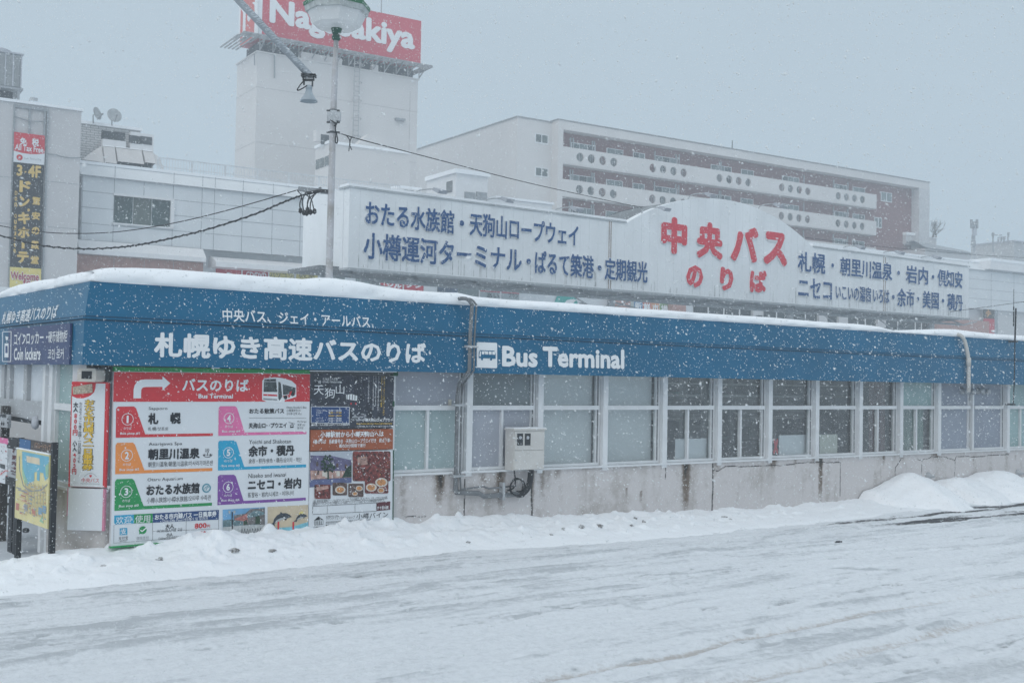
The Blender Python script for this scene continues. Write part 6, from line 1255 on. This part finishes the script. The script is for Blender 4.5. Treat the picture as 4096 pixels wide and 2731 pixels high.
for x0, x1, y0, y1, nn in ((932, 1040, 1197, 1290, .03), (1043, 1148, 1208, 1303, .03), (1184, 1290, 1240, 1325, .38), (1293, 1396, 1250, 1335, .38)):
    (a, c), (e2, g_) = bq(x0, y0, nn), bq(x1, y1, nn); k = MB(); k.box(BP, a, e2, g_, c, nn - .02, nn); k.build('window', DKW, r)
for x0, x1, x2, x3, yt, ym, yb in ((820, 940, 1045, 930, 1340, 1500, 1490), (1052, 1056, 1292, 1290, 1352, 1490, 1490), (1300, 1305, 1455, 1400, 1382, 1500, 1500)):
    a0 = bq(x1, yt, .36)[0]; a1 = bq(x2 if x2 != 1455 else 1395, yt, .36)[0]; zt = bq(x1 + 40, yt, .36)[1]; zb = bq(x1 + 40, ym, 1.0)[1]
    k = MB(); vs = [BP.p(a0, zt, .351), BP.p(a1, zt, .351), BP.p(a1, zt - .1, .6), BP.p(a0, zt - .1, .6), BP.p(a1, zb, 1.2), BP.p(a0, zb, 1.2), BP.p(a1, zb - .05, .351), BP.p(a0, zb - .05, .351)]
    k.add(vs, [(3, 2, 1, 0), (5, 4, 2, 3), (0, 7, 5, 3), (1, 2, 4, 6)]); 
    if x0 == 820: k.add([BP.p(a0 - .05, zt - .05, .38), BP.p(a0 - .05, zb, 1.1), BP.p(a0 - 1.1, zb + .12, .7), BP.p(a0 - .5, zt - .4, .38)], [(0, 3, 2, 1)])
    if x2 == 1455: k.add([BP.p(a1 + .02, zt - .05, .38), BP.p(a1 + .45, zt - .35, .38), BP.p(a1 + .6, zb - .3, .9), BP.p(a1 + .02, zb - .05, 1.18)], [(3, 2, 1, 0)])
    hd = k.build('hood', mat('hood_grey', (.58, .565, .56), .6, .06, 2), r)
    k = MB(); k.box(BP, a0 + .05, a1 - .05, ZP - .3, zb + .2, .352, .6); k.build('hood_mouth', DGREY, r); k = MB(); k.add([BP.p(a0, zt + .015, .351), BP.p(a1, zt + .015, .351), BP.p(a1, zt - .08, .62), BP.p(a0, zt - .08, .62)], [(3, 2, 1, 0)]); k.build('hood_snow', SNOW, r)
# right block with its banner
DR = plane_vp(VD, 3925, 1078, 101.0); zR = DR.uz(3925, 1078)[1]
r = thing('corner_block', 'plain grey block with a narrow dark banner at the right edge', 'building', DR.p(5, 0, -3))
k = MB(); k.box(DR, .3, 16, 0, zR, -14, 0); k.build('wall', mat('right_wall', (.54, .54, .545), .7, .05, .5), r); k = MB(); k.box(DR, 0, 16.2, zR + .001, zR + .7, -14, .9); k.build('roof_edge', WHITE, r); k = MB(); k.box(DR, 0, 16.2, zR + .701, zR + .95, -14, .95); k.build('roof_snow', SNOW, r)
r = thing('advertising_banner', 'narrow dark banner with orange katakana and a pink foot at the far right', 'banner', DR.p(1, 5, .2))
(a, c), (e_, g_) = DR.uz(3938, 1092, .2), DR.uz(3978, 1276, .2); k = MB(); k.box(DR, a, e_, g_, c, .1, .2); k.build('black_cloth', mat('banner_grey', (.06, .055, .05), .6, .2, 1), r); zz = DR.uz(3955, 1345, .2)[1]; k = MB(); k.box(DR, a, e_, zz, g_ - .001, .1, .2); k.build('pink_cloth', REDP, r)
k = MB(); text(k, DR, ID, 'ドン・キホーテ'.replace('ー', '丨'), 3942, 3966, 1106, 1268, .215, .05, vert=True); k.build('orange_lettering', mat('banner_orange', (.55, .28, .10), .5), r); k = MB(); k.box(DR, e_ + .02, e_ + .6, zz, c, .02, .12); k.build('rail', GREY, r)

# ------------------------------------------------------------------ tower with the rooftop billboard
T = plane_vp(VD, 1030, 209, 85.0); zTT = T.uz(1030, 209)[1]; uT = T.uz(1672, 324)[0]; wT = back(T, 0, zTT, 949)
TW = mat('tower_wall', (.64, .625, .62), .75, .04, .25, dirt=None)
r = thing('tower_block', 'tall windowless off white tower carrying the red billboard', 'tower', T.p(6, 0, -4))
k = MB(); k.box(T, 0, uT, 0, zTT, -wT, 0); k.build('wall', TW, r)
TL = Pl(T.p(0, 0, 0), T.n)
k = MB()
for y in (348, 568): z = T.uz(1030, y)[1]; k.box(T, 0, uT, z - .02, z + .02, 0, .015); k.box(TL, -wT, 0, z - .02, z + .02, 0, .015)
k.box(T, uT - .7, uT - .66, 0, zTT - 1, 0, .02); k.build('wall_joint', mat('tower_joint', (.50, .49, .49), .7), r)
k = MB(); k.box(T, -.1, uT + .1, zTT + .001, zTT + .1, -wT - .1, .1)
for x0, x1 in ((1204, 1368), (1490, 1514)): a, c = T.uz(x0, 250)[0], T.uz(x1, 250)[0]; k.box(T, a, c, zTT + .101, zTT + .62, -.4, .0)
k.build('coping', TW, r)
k = MB(); ul = T.uz(1425, 300, .2)[0]
for d_ in (-.22, .22): k.box(T, ul + d_ - .03, ul + d_ + .03, 12, zTT + .9, .3, .35)
for i in range(40): z = 12 + i * .38; k.box(T, ul - .22, ul + .22, z, z + .04, .31, .34)
for i in range(10): z = 14 + i * 1.4; k.tube([T.p(ul + .35 * math.cos(t), z, .35 + .5 * math.sin(t)) for t in np.linspace(0, math.pi, 7)], .03, 5)
k.tube([T.p(ul + .35 * math.cos(t), zTT + .9, .35 + .5 * math.sin(t)) for t in np.linspace(0, math.pi, 7)], .05, 5); k.build('ladder', mat('ladder_grey', (.42, .42, .43), .6), r)
k = MB()
for x, y in ((1587, 478), (1606, 480)): a, z = T.uz(x, y); k.box(T, a - .2, a + .2, z - .12, z + .06, .001, .3)
k.build('vent_hood', GREY, r)
k = MB(); 
for x, y0, y1 in ((1098, 222, 312), (1018, 218, 262)): q = T.uz(x, y0, .1); q1 = T.uz(x, y1, .1); k.tube([T.p(q[0], q[1], .1), T.p(q1[0], q1[1], .1)], .05, 6)
k.build('drain_pipe', GREY, r)
BB = plane_vp(VD, 1046, 144, 85.0); zB0 = BB.uz(1046, 144)[1]; uB1 = BB.uz(1684, 261)[0]; zB1 = BB.uz(1684, 85)[1]
r = thing('billboard', 'huge red rooftop billboard with white rounded lettering on top of the tower', 'billboard', BB.p(6, zTT, -3))
wB = back(BB, -.35, zB0, 957)
RB = mat('billboard_red', (.56, .045, .075), .45, .05, .7)
k = MB(); k.box(BB, -.35, uB1, zB0, zB1, -wB, 0); k.build('panel', RB, r)
k = MB(); k.box(BB, -.40, .0, zB0, zB1 + .01, .001, .05); k.box(BB, uB1 - .06, uB1 + .02, zB0, zB1, .001, .06); k.build('edge_strip', LETW, r)
BLf = Pl(BB.p(-.35, 0, 0), BB.n); k = MB(); k.box(BLf, -wB, -.45, zB0, zB1, .001, .03); k.build('side_panel', mat('billboard_orange_red', (.60, .10, .085), .5, .05, .7), r)
k = MB(); k.box(BLf, -.44, .05, zB0, zB1, .001, .06); k.box(BLf, -wB - .1, -wB + .25, zB0, zB1, .001, .06); Z2 = (900, 0, 2.94)
k.poly(BLf, Z2, [(205, 482), (238, 462), (243, 140), (285, 70), (262, 58), (235, 105), (190, 92), (186, 105), (212, 150)], .045, 0, .01)
k.poly(BLf, Z2, [(262, 240), (280, 260), (298, 225), (296, 170), (282, 150), (262, 190)], .045, 0, .01); k.poly(BLf, Z2, [(318, 40), (345, 60), (352, 300), (372, 400), (385, 410), (385, -60), (350, -60), (350, 30), (335, 25)], .045, 0, .01); k.build('side_emblem', LETW, r)
k = MB(); u0, u1 = BB.uz(1077, 80)[0], BB.uz(1658, 200)[0]; z1_ = BB.uz(1478, 72)[1]; z0_ = BB.uz(1575, 213)[1]
text(k, BB, ID, 'Nagasakiya', 0, 1, 0, 1, .05, .038, 0, rect=(u0, u1, z0_, z1_), th=.04); k.build('lettering', LETW, r)
k = MB(); CWm = mat('catwalk_steel', (.32, .33, .345), .6, .3, 3)
k.box(BB, .1, uB1 - .3, zTT + .11, zB0 - .25, -wB + .4, -.8); k.build('support_structure', mat('support_dark', (.06, .065, .075), .8, .5, 2), r)
k = MB(); ext = 1.4; exr = .45
for n_ in (.25, .55, .85, 1.1): k.box(BB, -.35 - ext, uB1 + exr, zB0 - .30, zB0 - .22, n_ - .05, n_ + .05)
for i in range(26): u = -.35 - ext + (uB1 + ext + exr + .35) * i / 25; k.box(BB, u - .04, u + .04, zB0 - .38, zB0 - .31, -1, 1.15)
for u in (-.6, -.9, -1.2, -1.5, -1.8): k.box(BB, u - .05, u + .05, zB0 - .30, zB0 - .22, -wB, .2)
for u in (.12, .28, .44): k.box(BB, uB1 + u - .05, uB1 + u + .05, zB0 - .30, zB0 - .22, -wB, .2)
for i in range(14): u = uB1 * i / 13; k.bar(BB.p(u, zB0 - .35, 1.0), BB.p(u, zTT + .2, -.3), .07, .07); k.bar(BB.p(u, zTT + .2, -.3), BB.p(u, zB0 - .02, -.3), .08, .08)
k.build('catwalk', CWm, r)
k = MB(); k.tube([BB.p(uB1 * .74, zB1, -.3), BB.p(uB1 * .74, zB1 + 3.5, -.3)], .04, 6); k.build('lightning_rod', GREY, r)
# lower annex of the tower
AN = plane_vp(VD, 1316, 574, 80.0); zA = AN.uz(1316, 574)[1]; wA = back(AN, 0, zA, 1262); uA = AN.uz(1640, 612)[0]
r = thing('annex_block', 'low cream annex with a snowy roof edge between the tower and the apartment block', 'building', AN.p(3, 0, -3))
k = MB(); k.box(AN, 0, uA, 0, zA, -wA, 0); k.build('wall', TW, r); k = MB(); k.box(AN, -.1, uA, zA + .001, zA + .18, -wA, .12); k.build('roof_snow', SNOW, r)
AL = Pl(AN.p(0, 0, 0), AN.n); (a, c), (e_, g_) = AL.uz(1263, 640), AL.uz(1316, 668); c = AL.uz(1290, 632)[1]; g_ = AL.uz(1290, 670)[1]
for i in range(3): k = MB(); w_ = (e_ - a) / 3; k.box(AL, a + w_ * i + .06, a + w_ * (i + 1) - .06, g_, c, .001, .03); k.build('window', mat('annex_glass', (.13, .15, .15), .25, .3, 2), r)
k = MB(); (a, c), (e_, g_) = AN.uz(1279, 512), AN.uz(1318, 578); k.box(AN, a, e_ + .6, zA + .19, c, -1.1, -.6); sh = k.build('stair_head', TW, r); k = MB(); k.box(AN, a + .35, a + .95, c - 1.0, c - .3, -.599, -.56); k.build('window', DKW, sh)
k = MB(); u0 = AN.uz(1270, 560)[0]
k.prism(AN, [(AN.uz(1455, 585)[0], zA + .2), (AN.uz(1525, 530)[0], zA + 1.55), (AN.uz(1585, 536)[0], zA + 1.55), (AN.uz(1600, 605)[0], zA + .2)], -3.0, -2.0); k.build('stair_wall', TW, r)

# ------------------------------------------------------------------ apartment block
A = plane_vp(9084, 2234, 479, 100.0); zA1 = A.uz(2234, 479)[1]; K3, K4 = (2048, 300, 2.2965), (3072, 500, 2.2965); NW = -1.0
AW_ = mat('apartment_render', (.62, .605, .60), .75, .04, .3); ABR = mat('apartment_red_brick', (.21, .085, .085), .8, .18, 3, stretch=(1, 1, 4))
r = AP = thing('apartment_block', 'long apartment block with red brick walls and white balconies pierced by round holes', 'apartment building', A.p(20, 0, -5))
uAe = A.uz(3677, 740)[0]; uAr = A.uz(3718, 740)[0]
k = MB(); k.box(A, .5, uAe, 0, zA1 - .8, -14, NW); k.build('brick_wall', ABR, r)
uA0 = A.uz(2070, 470, NW)[0]; wG = back(A, uA0, zA1 - .3, 1560)
k = MB(); k.box(A, uA0, .499, 0, zA1 - .1, NW - wG, NW); k.box(A, .0, .55, 0, zA1, NW + .001, 0); k.build('end_wall', AW_, r)
k = MB(); k.box(A, .551, uAr, zA1 - .78, zA1 - .02, -14, -.0); k.build('roof_slab', AW_, r); k = MB(); k.box(A, uAe, uAr, 0, zA1 - .781, -14, .02); k.build('side_fin', mat('fin_grey', (.55, .55, .56), .7), r)
k = MB(); k.box(A, -.1, uAr + .1, zA1 + .001, zA1 + .08, -14, .08); k.box(A, uA0 - .1, -.01, zA1 - .099, zA1 - .0, NW - wG, NW + .08); k.build('coping', mat('coping_grey', (.30, .31, .32), .7), r)
cxs = [(K3, x) for x in (627, 732, 836, 938, 1297, 1392, 1488, 1581, 1911, 2000, 2087, 2173)] + [(K4, x) for x in (128, 208, 289, 368, 648, 723, 797, 870)]
uc_ = sorted(A.uz(*cv(kk, x, 700 if kk is K3 else 580))[0] for kk, x in cxs); uB0, uBe = .551, A.uz(3506.6, 800)[0]; FL = 2.85
RC = .40
for fl in range(4):
    z1 = 22.90 - FL * fl; z0 = z1 - 1.40; zc = z0 + .66; k = MB(); cur = uB0; hs = .46
    def fr(u0, u1, za, zb): k.box(A, u0, u1, za, zb, -.14, 0)
    for u in uc_:
        if u - hs > cur: fr(cur, u - hs, z0, z1)
        fr(u - hs, u + hs, z0, zc - hs); fr(u - hs, u + hs, zc + hs, z1)
        seg = 16; ring = [(u + RC * math.cos(2 * math.pi * i / seg), zc + RC * math.sin(2 * math.pi * i / seg)) for i in range(seg)]; sq = []
        for i in range(seg): c_, s_ = math.cos(2 * math.pi * i / seg), math.sin(2 * math.pi * i / seg); f_ = hs / max(abs(c_), abs(s_)); sq.append((u + c_ * f_, zc + s_ * f_))
        vs = [A.p(*q, 0) for q in sq] + [A.p(*q, 0) for q in ring] + [A.p(*q, -.14) for q in ring]
        k.add(vs, [(i, (i + 1) % seg, seg + (i + 1) % seg, seg + i) for i in range(seg)] + [(seg + i, seg + (i + 1) % seg, 2 * seg + (i + 1) % seg, 2 * seg + i) for i in range(seg)]); cur = u + hs
    fr(cur, uBe, z0, z1); k.box(A, uB0, uBe, z0 - .12, z0 - .001, NW + .01, -.02); k.box(A, uBe - .14, uBe, z0, z1, NW + .01, -.141)
    bo_ = k.build('balcony', AW_, r)
    for j, u in enumerate(uc_):
        if (j + fl * 3) % 5 == 4 or fl == 3: continue
        k = MB()
        for sgn_ in (-1, 1):
            for i in range(6): zz_ = zc - .5 + i * .17; k.bar(A.p(u, zz_, -.2), A.p(u + sgn_ * .42, zz_ + .3, -.2), .035, .03)
        k.box(A, u - .02, u + .02, zc - .5, zc + .5, -.22, -.18); k.build('round_grille', GREY, bo_)
    k = MB()
    for kk, x in [(K3, q_) for q_ in (533, 558, 735, 753, 1310, 1505, 1533, 1905, 1918)] + [(K4, q_) for q_ in (325, 600, 730)]:
        u = A.uz(*cv(kk, x, 600 if kk is K3 else 500), NW)[0]; k.box(A, u - .05, u + .05, z1 - 1.5, z1 + 1.1, NW + .01, NW + .12)
    k.build('drain_pipe', STEEL, bo_)
APG = mat('apartment_glass', (.15, .19, .20), .2, .35, .8, 0, 60, .5); APD = mat('apartment_dark_glass', (.04, .05, .055), .2, .35, .8, 0, 60, .5)
wins = [(K3, 545, 760, 3), (K3, 872, 1015, 2), (K3, 1115, 1215, 2), (K3, 1312, 1515, 3), (K3, 1830, 2012, 3), (K3, 2108, 2215, 2), (K4, 130, 280, 3), (K4, 615, 720, 3), (K4, 780, 885, 2)]
for fl in range(4):
    zt = 23.62 - FL * fl
    for i, (kk, x0, x1, np_) in enumerate(wins):
        u0, u1 = A.uz(*cv(kk, x0, 650 if kk is K3 else 530), NW)[0], A.uz(*cv(kk, x1, 700 if kk is K3 else 560), NW)[0]
        k = MB(); k.box(A, u0 - .06, u1 + .06, zt - 1.7, zt, NW + .001, NW + .05); wo = k.build('window', ALU, r)
        for j in range(np_): w_ = (u1 - u0) / np_; k = MB(); k.box(A, u0 + w_ * j + .03, u0 + w_ * (j + 1) - .03, zt - 1.64, zt - .06, NW + .051, NW + .06); k.build('pane', APD if (i * 3 + j + fl) % 4 == 2 else APG, wo)
for kk, x0, x1, y0, y1 in ((K4, 1035, 1135, 612, 715), (K4, 975, 1042, 845, 950)):
    (a, c), (e_, g_) = A.uz(*cv(kk, x0, y0), NW), A.uz(*cv(kk, x1, y1), NW); k = MB(); k.box(A, a, e_, g_, c, NW + .001, NW + .06); wo = k.build('window', ALU, r)
    for j in range(2): w_ = (e_ - a) / 2; k = MB(); k.box(A, a + w_ * j + .08, a + w_ * (j + 1) - .08, g_ + .1, c - .08, NW + .061, NW + .07); k.build('pane', APG, wo)
for y0, y1 in ((540, 635), (848, 940), (1152, 1240)):
    (a, c), (e_, g_) = A.uz(*cv(K3, 214, y0), NW), A.uz(*cv(K3, 326, y1), NW); k = MB(); k.box(A, a - .05, e_ + .05, g_ - .08, c + .05, NW + .001, NW + .05); wo = k.build('window', ALU, r)
    for j in range(2): w_ = (e_ - a) / 2; k = MB(); k.box(A, a + w_ * j + .05, a + w_ * (j + 1) - .05, g_ + .04, c - .04, NW + .051, NW + .06); k.build('pane', mat('stair_glass', (.10, .125, .125), .2, .3, 1), wo)
k = MB(); q = A.uz(3015, 605); k.tube([A.p(q[0], zA1 - .1, -3), A.p(q[0], zA1 + 1.7, -3)], .05, 6); k.build('lightning_rod', DGREY, r)

# ------------------------------------------------------------------ low buildings and masts at the right
B1 = plane_vp(VD, 3700, 1012, 124.0); z1 = B1.uz(3719, 973)[1]; uE = B1.uz(3885, 1010)[0]
r = thing('low_building', 'low grey building with a snowed rounded roof right of the apartment block', 'building', B1.p(2, 0, -2))
k = MB(); k.box(B1, 0, uE, 0, z1 - .6, -10, 0); k.build('wall', DW, r); k = MB(); k.add([B1.p(0, z1 - .6, .3), B1.p(uE + .3, z1 - .6, .3), B1.p(uE + .3, z1 - .1, -1.2), B1.p(0, z1 + .35, -1.5), B1.p(uE + .3, z1 - .6, -10), B1.p(0, z1 + .35, -10)], [(0, 1, 2, 3), (3, 2, 4, 5), (1, 4, 2)]); k.build('roof', mat('tin_roof', (.30, .32, .34), .6), r)
k = MB(); u1 = B1.uz(3823, 970)[0]; k.box(B1, 0, u1, z1 + .1, z1 + 1.1, -9, -2.5); k.build('roof_room', DW, r); k = MB(); k.box(B1, 0, u1 + .1, z1 + 1.101, z1 + 1.4, -9, -2.4); k.build('roof_snow', SNOW, r)
B2 = plane_vp(VD, 4056, 965, 104.0); z2 = B2.uz(4056, 965)[1]; w2 = back(B2, 0, z2, 3884)
r = thing('low_building', 'grey brick building with masts behind the far right end of the sign', 'building', B2.p(2, 0, -2))
k = MB(); k.box(B2, 0, 14, 0, z2, -w2, 0); k.build('wall', mat('grey_brick', (.42, .43, .44), .8, .12, 6), r); k = MB(); k.box(B2, -.1, 14, z2 + .001, z2 + .1, -w2, .1); k.build('coping', LGREY, r)
r = thing('mobile_mast', 'grey mobile phone mast with two upright panels on a roof', 'mast', at(3895, 1060, 103))
k = MB(); k.tube([at(3897, 1080, 103), at(3895, 905, 103)], .12, 10); k.tube(smooth([at(3893, 930, 102.9), at(3885, 950, 102.9), at(3896, 985, 102.9), at(3900, 1020, 102.9), at(3908, 1060, 102.9)]), .05, 6); k.build('pole', STEEL, r)
for x in (3886, 3908): k = MB(); k.bar(at(x, 914, 102.7), at(x, 878, 102.7), .22, .16); k.build('antenna_panel', GREY, r)
k = MB(); k.bar(at(3898, 942, 102.8), at(3898, 915, 102.8), .36, .3); k.build('cabinet', LGREY, r); k = MB(); k.lathe(at(3896, 895, 102.8), [(.01, -.1), (.2, -.05), (.2, .05), (.01, .1)], 14, ax=-FWD); k.build('drum', GREY, r); k = MB(); k.lathe(at(3893, 973, 102.6), [(.1, -.3), (.2, -.2), (.2, .2), (.1, .3)], 10); k.build('junction_drum', GREY, r)
def aerial(x, y0, y1, arm, label):
    k = MB(); k.tube([at(x, y0, 103), at(x, y1, 103)], .07, 6)
    for dx, dy, l_ in arm: k.tube([at(x, y1 + dy, 103), at(x + dx, y1 + dy + l_, 103)], .05, 5)
    if arm and abs(arm[0][0]) > 20:
        k.lathe(at(x, y1 + 4, 103), [(.05, -.2), (.14, -.1), (.14, .1), (.05, .2)], 8)
    return tag(k.build('aerial', GREY, None, loc=at(x, y0, 103)), label, 'aerial', 'roof aerials at the right')
aerial(3972, 1010, 934, [(36, 6, 1)], 'tall aerial with one long sideways arm right of the mobile mast')
for x, y1, lb in ((3993, 949, 'leftmost of the three small hooked aerials on the grey brick roof'), (4005, 948, 'middle one of the three small hooked aerials on the grey brick roof'), (4016, 947, 'right one of the three small hooked aerials on the grey brick roof')): aerial(x, 968, y1, [(7, 1, 0), (6, 8, 0)], lb)
aerial(4032, 964, 931, [(7, 1, 0), (6, 8, 0), (5, 15, 0)], 'tallest hooked aerial beside the right edge on the grey brick roof')
r = thing('bare_bush', 'bare leafless bush on the low roof right of the apartment block', 'bush', at(3745, 948, 122))
k = MB(); rg = random.Random(8)
def twig(p0, d0, l_, r_, lv):
    pts = [p0]; d0 = np.array(d0)
    for i in range(3): d0 = d0 + np.array([rg.uniform(-.25, .25), rg.uniform(-.25, .25), rg.uniform(-.1, .2)]); d0 /= np.linalg.norm(d0); pts.append(pts[-1] + d0 * l_ / 3)
    k.tube(pts, [r_, r_ * .8, r_ * .6, r_ * .35], 4)
    if lv:
        for _ in range(4): twig(pts[rg.choice([1, 2, 3])], d0 + np.array([rg.uniform(-.9, .9), rg.uniform(-.9, .9), rg.uniform(-.2, .5)]), l_ * .62, r_ * .55, lv - 1)
for i in range(7): twig(at(3735 + rg.uniform(-8, 14), 950, 122), [rg.uniform(-.7, .7), rg.uniform(-.5, .5), 1], 1.0, .035, 3)
k.build('twigs', mat('bare_twigs', (.10, .08, .075), .8), r)

# ------------------------------------------------------------------ falling snow: small clumped flakes filling the air
NF = 200000
rg = np.random.default_rng(4)
d = (3.4 ** 1.7 + rg.random(NF) * (30.0 ** 1.7 - 3.4 ** 1.7)) ** (1 / 1.7); d[:7] = rg.uniform(1.5, 2.8, 7)
px = rg.uniform(-350, 4450, NF); py = rg.uniform(-200, 2731, NF)
C_ = CAM + (RGT[None] * ((px - CX) / F_)[:, None] - UPV[None] * ((py - CY) / F_)[:, None] + FWD[None]) * d[:, None]
un = np.stack([(C_ - W.o) @ W.a, (C_ - W.o) @ W.n], -1)
ok = (C_[:, 2] > .15) & ~((un[:, 0] > -.7) & (un[:, 1] < .5) & (un[:, 1] > -4.6) & (C_[:, 2] < 4.2)); C_ = C_[ok]; d = d[ok]; n_ = len(C_)
sz = np.clip(rg.lognormal(math.log(.0027), .42, n_), .0010, .009) * np.where(d < 3, 1.2, np.clip(.45 + d / 22, .5, 1.15))
oc = np.array([(1, 0, 0), (0, 1, 0), (-1, 0, 0), (0, -1, 0), (0, 0, 1.0), (0, 0, -1)]); of = np.array([(0, 1, 4), (1, 2, 4), (2, 3, 4), (3, 0, 4), (1, 0, 5), (2, 1, 5), (3, 2, 5), (0, 3, 5)])
fall = np.array([.62, -.25, -.74]); dr = fall + rg.normal(0, .55, (n_, 3)); dr /= np.linalg.norm(dr, axis=1)[:, None]
a1 = np.cross(dr, [0.3, .9, .2]); a1 /= np.linalg.norm(a1, axis=1)[:, None]; a2 = np.cross(dr, a1); el = rg.uniform(1.4, 2.6, n_)
jit = rg.uniform(.6, 1.2, (n_, 6))
V = C_[:, None] + sz[:, None, None] * jit[..., None] * (oc[None, :, 0, None] * a1[:, None] + oc[None, :, 1, None] * a2[:, None] * .8 + oc[None, :, 2, None] * dr[:, None] * el[:, None, None])
me = bpy.data.meshes.new('falling_snow'); me.vertices.add(n_ * 6); me.vertices.foreach_set('co', V.reshape(-1))
q = (np.arange(n_)[:, None, None] * 6 + of[None]).reshape(-1); me.loops.add(len(q)); me.loops.foreach_set('vertex_index', q); me.polygons.add(len(q) // 3); me.polygons.foreach_set('loop_start', np.arange(len(q) // 3) * 3); me.polygons.foreach_set('use_smooth', np.ones(len(q) // 3, bool)); me.update(calc_edges=True)
me.materials.append(mat('flake', (.76, .79, .81), .9, .01, 3))
o = bpy.data.objects.new('falling_snow', me); COL.objects.link(o); tag(o, 'thick snowflakes falling through the whole scene', None, None, 'stuff')

# ------------------------------------------------------------------ haze
hz = bpy.data.materials.new('haze'); hz.use_nodes = True; nt = hz.node_tree; nt.nodes.clear(); ho = nt.nodes.new('ShaderNodeOutputMaterial'); pv = nt.nodes.new('ShaderNodeVolumePrincipled')
pv.inputs['Color'].default_value = (.80, .88, .94, 1); pv.inputs['Density'].default_value = .0039; pv.inputs['Anisotropy'].default_value = .15; nt.links.new(pv.outputs[0], ho.inputs['Volume'])
k = MB(); k.box(UPLANE, -210, 210, -1.1, 46, -250, 70); o = k.build('haze', hz); tag(o, 'pale blue grey snow haze filling the air', None, None, 'stuff')
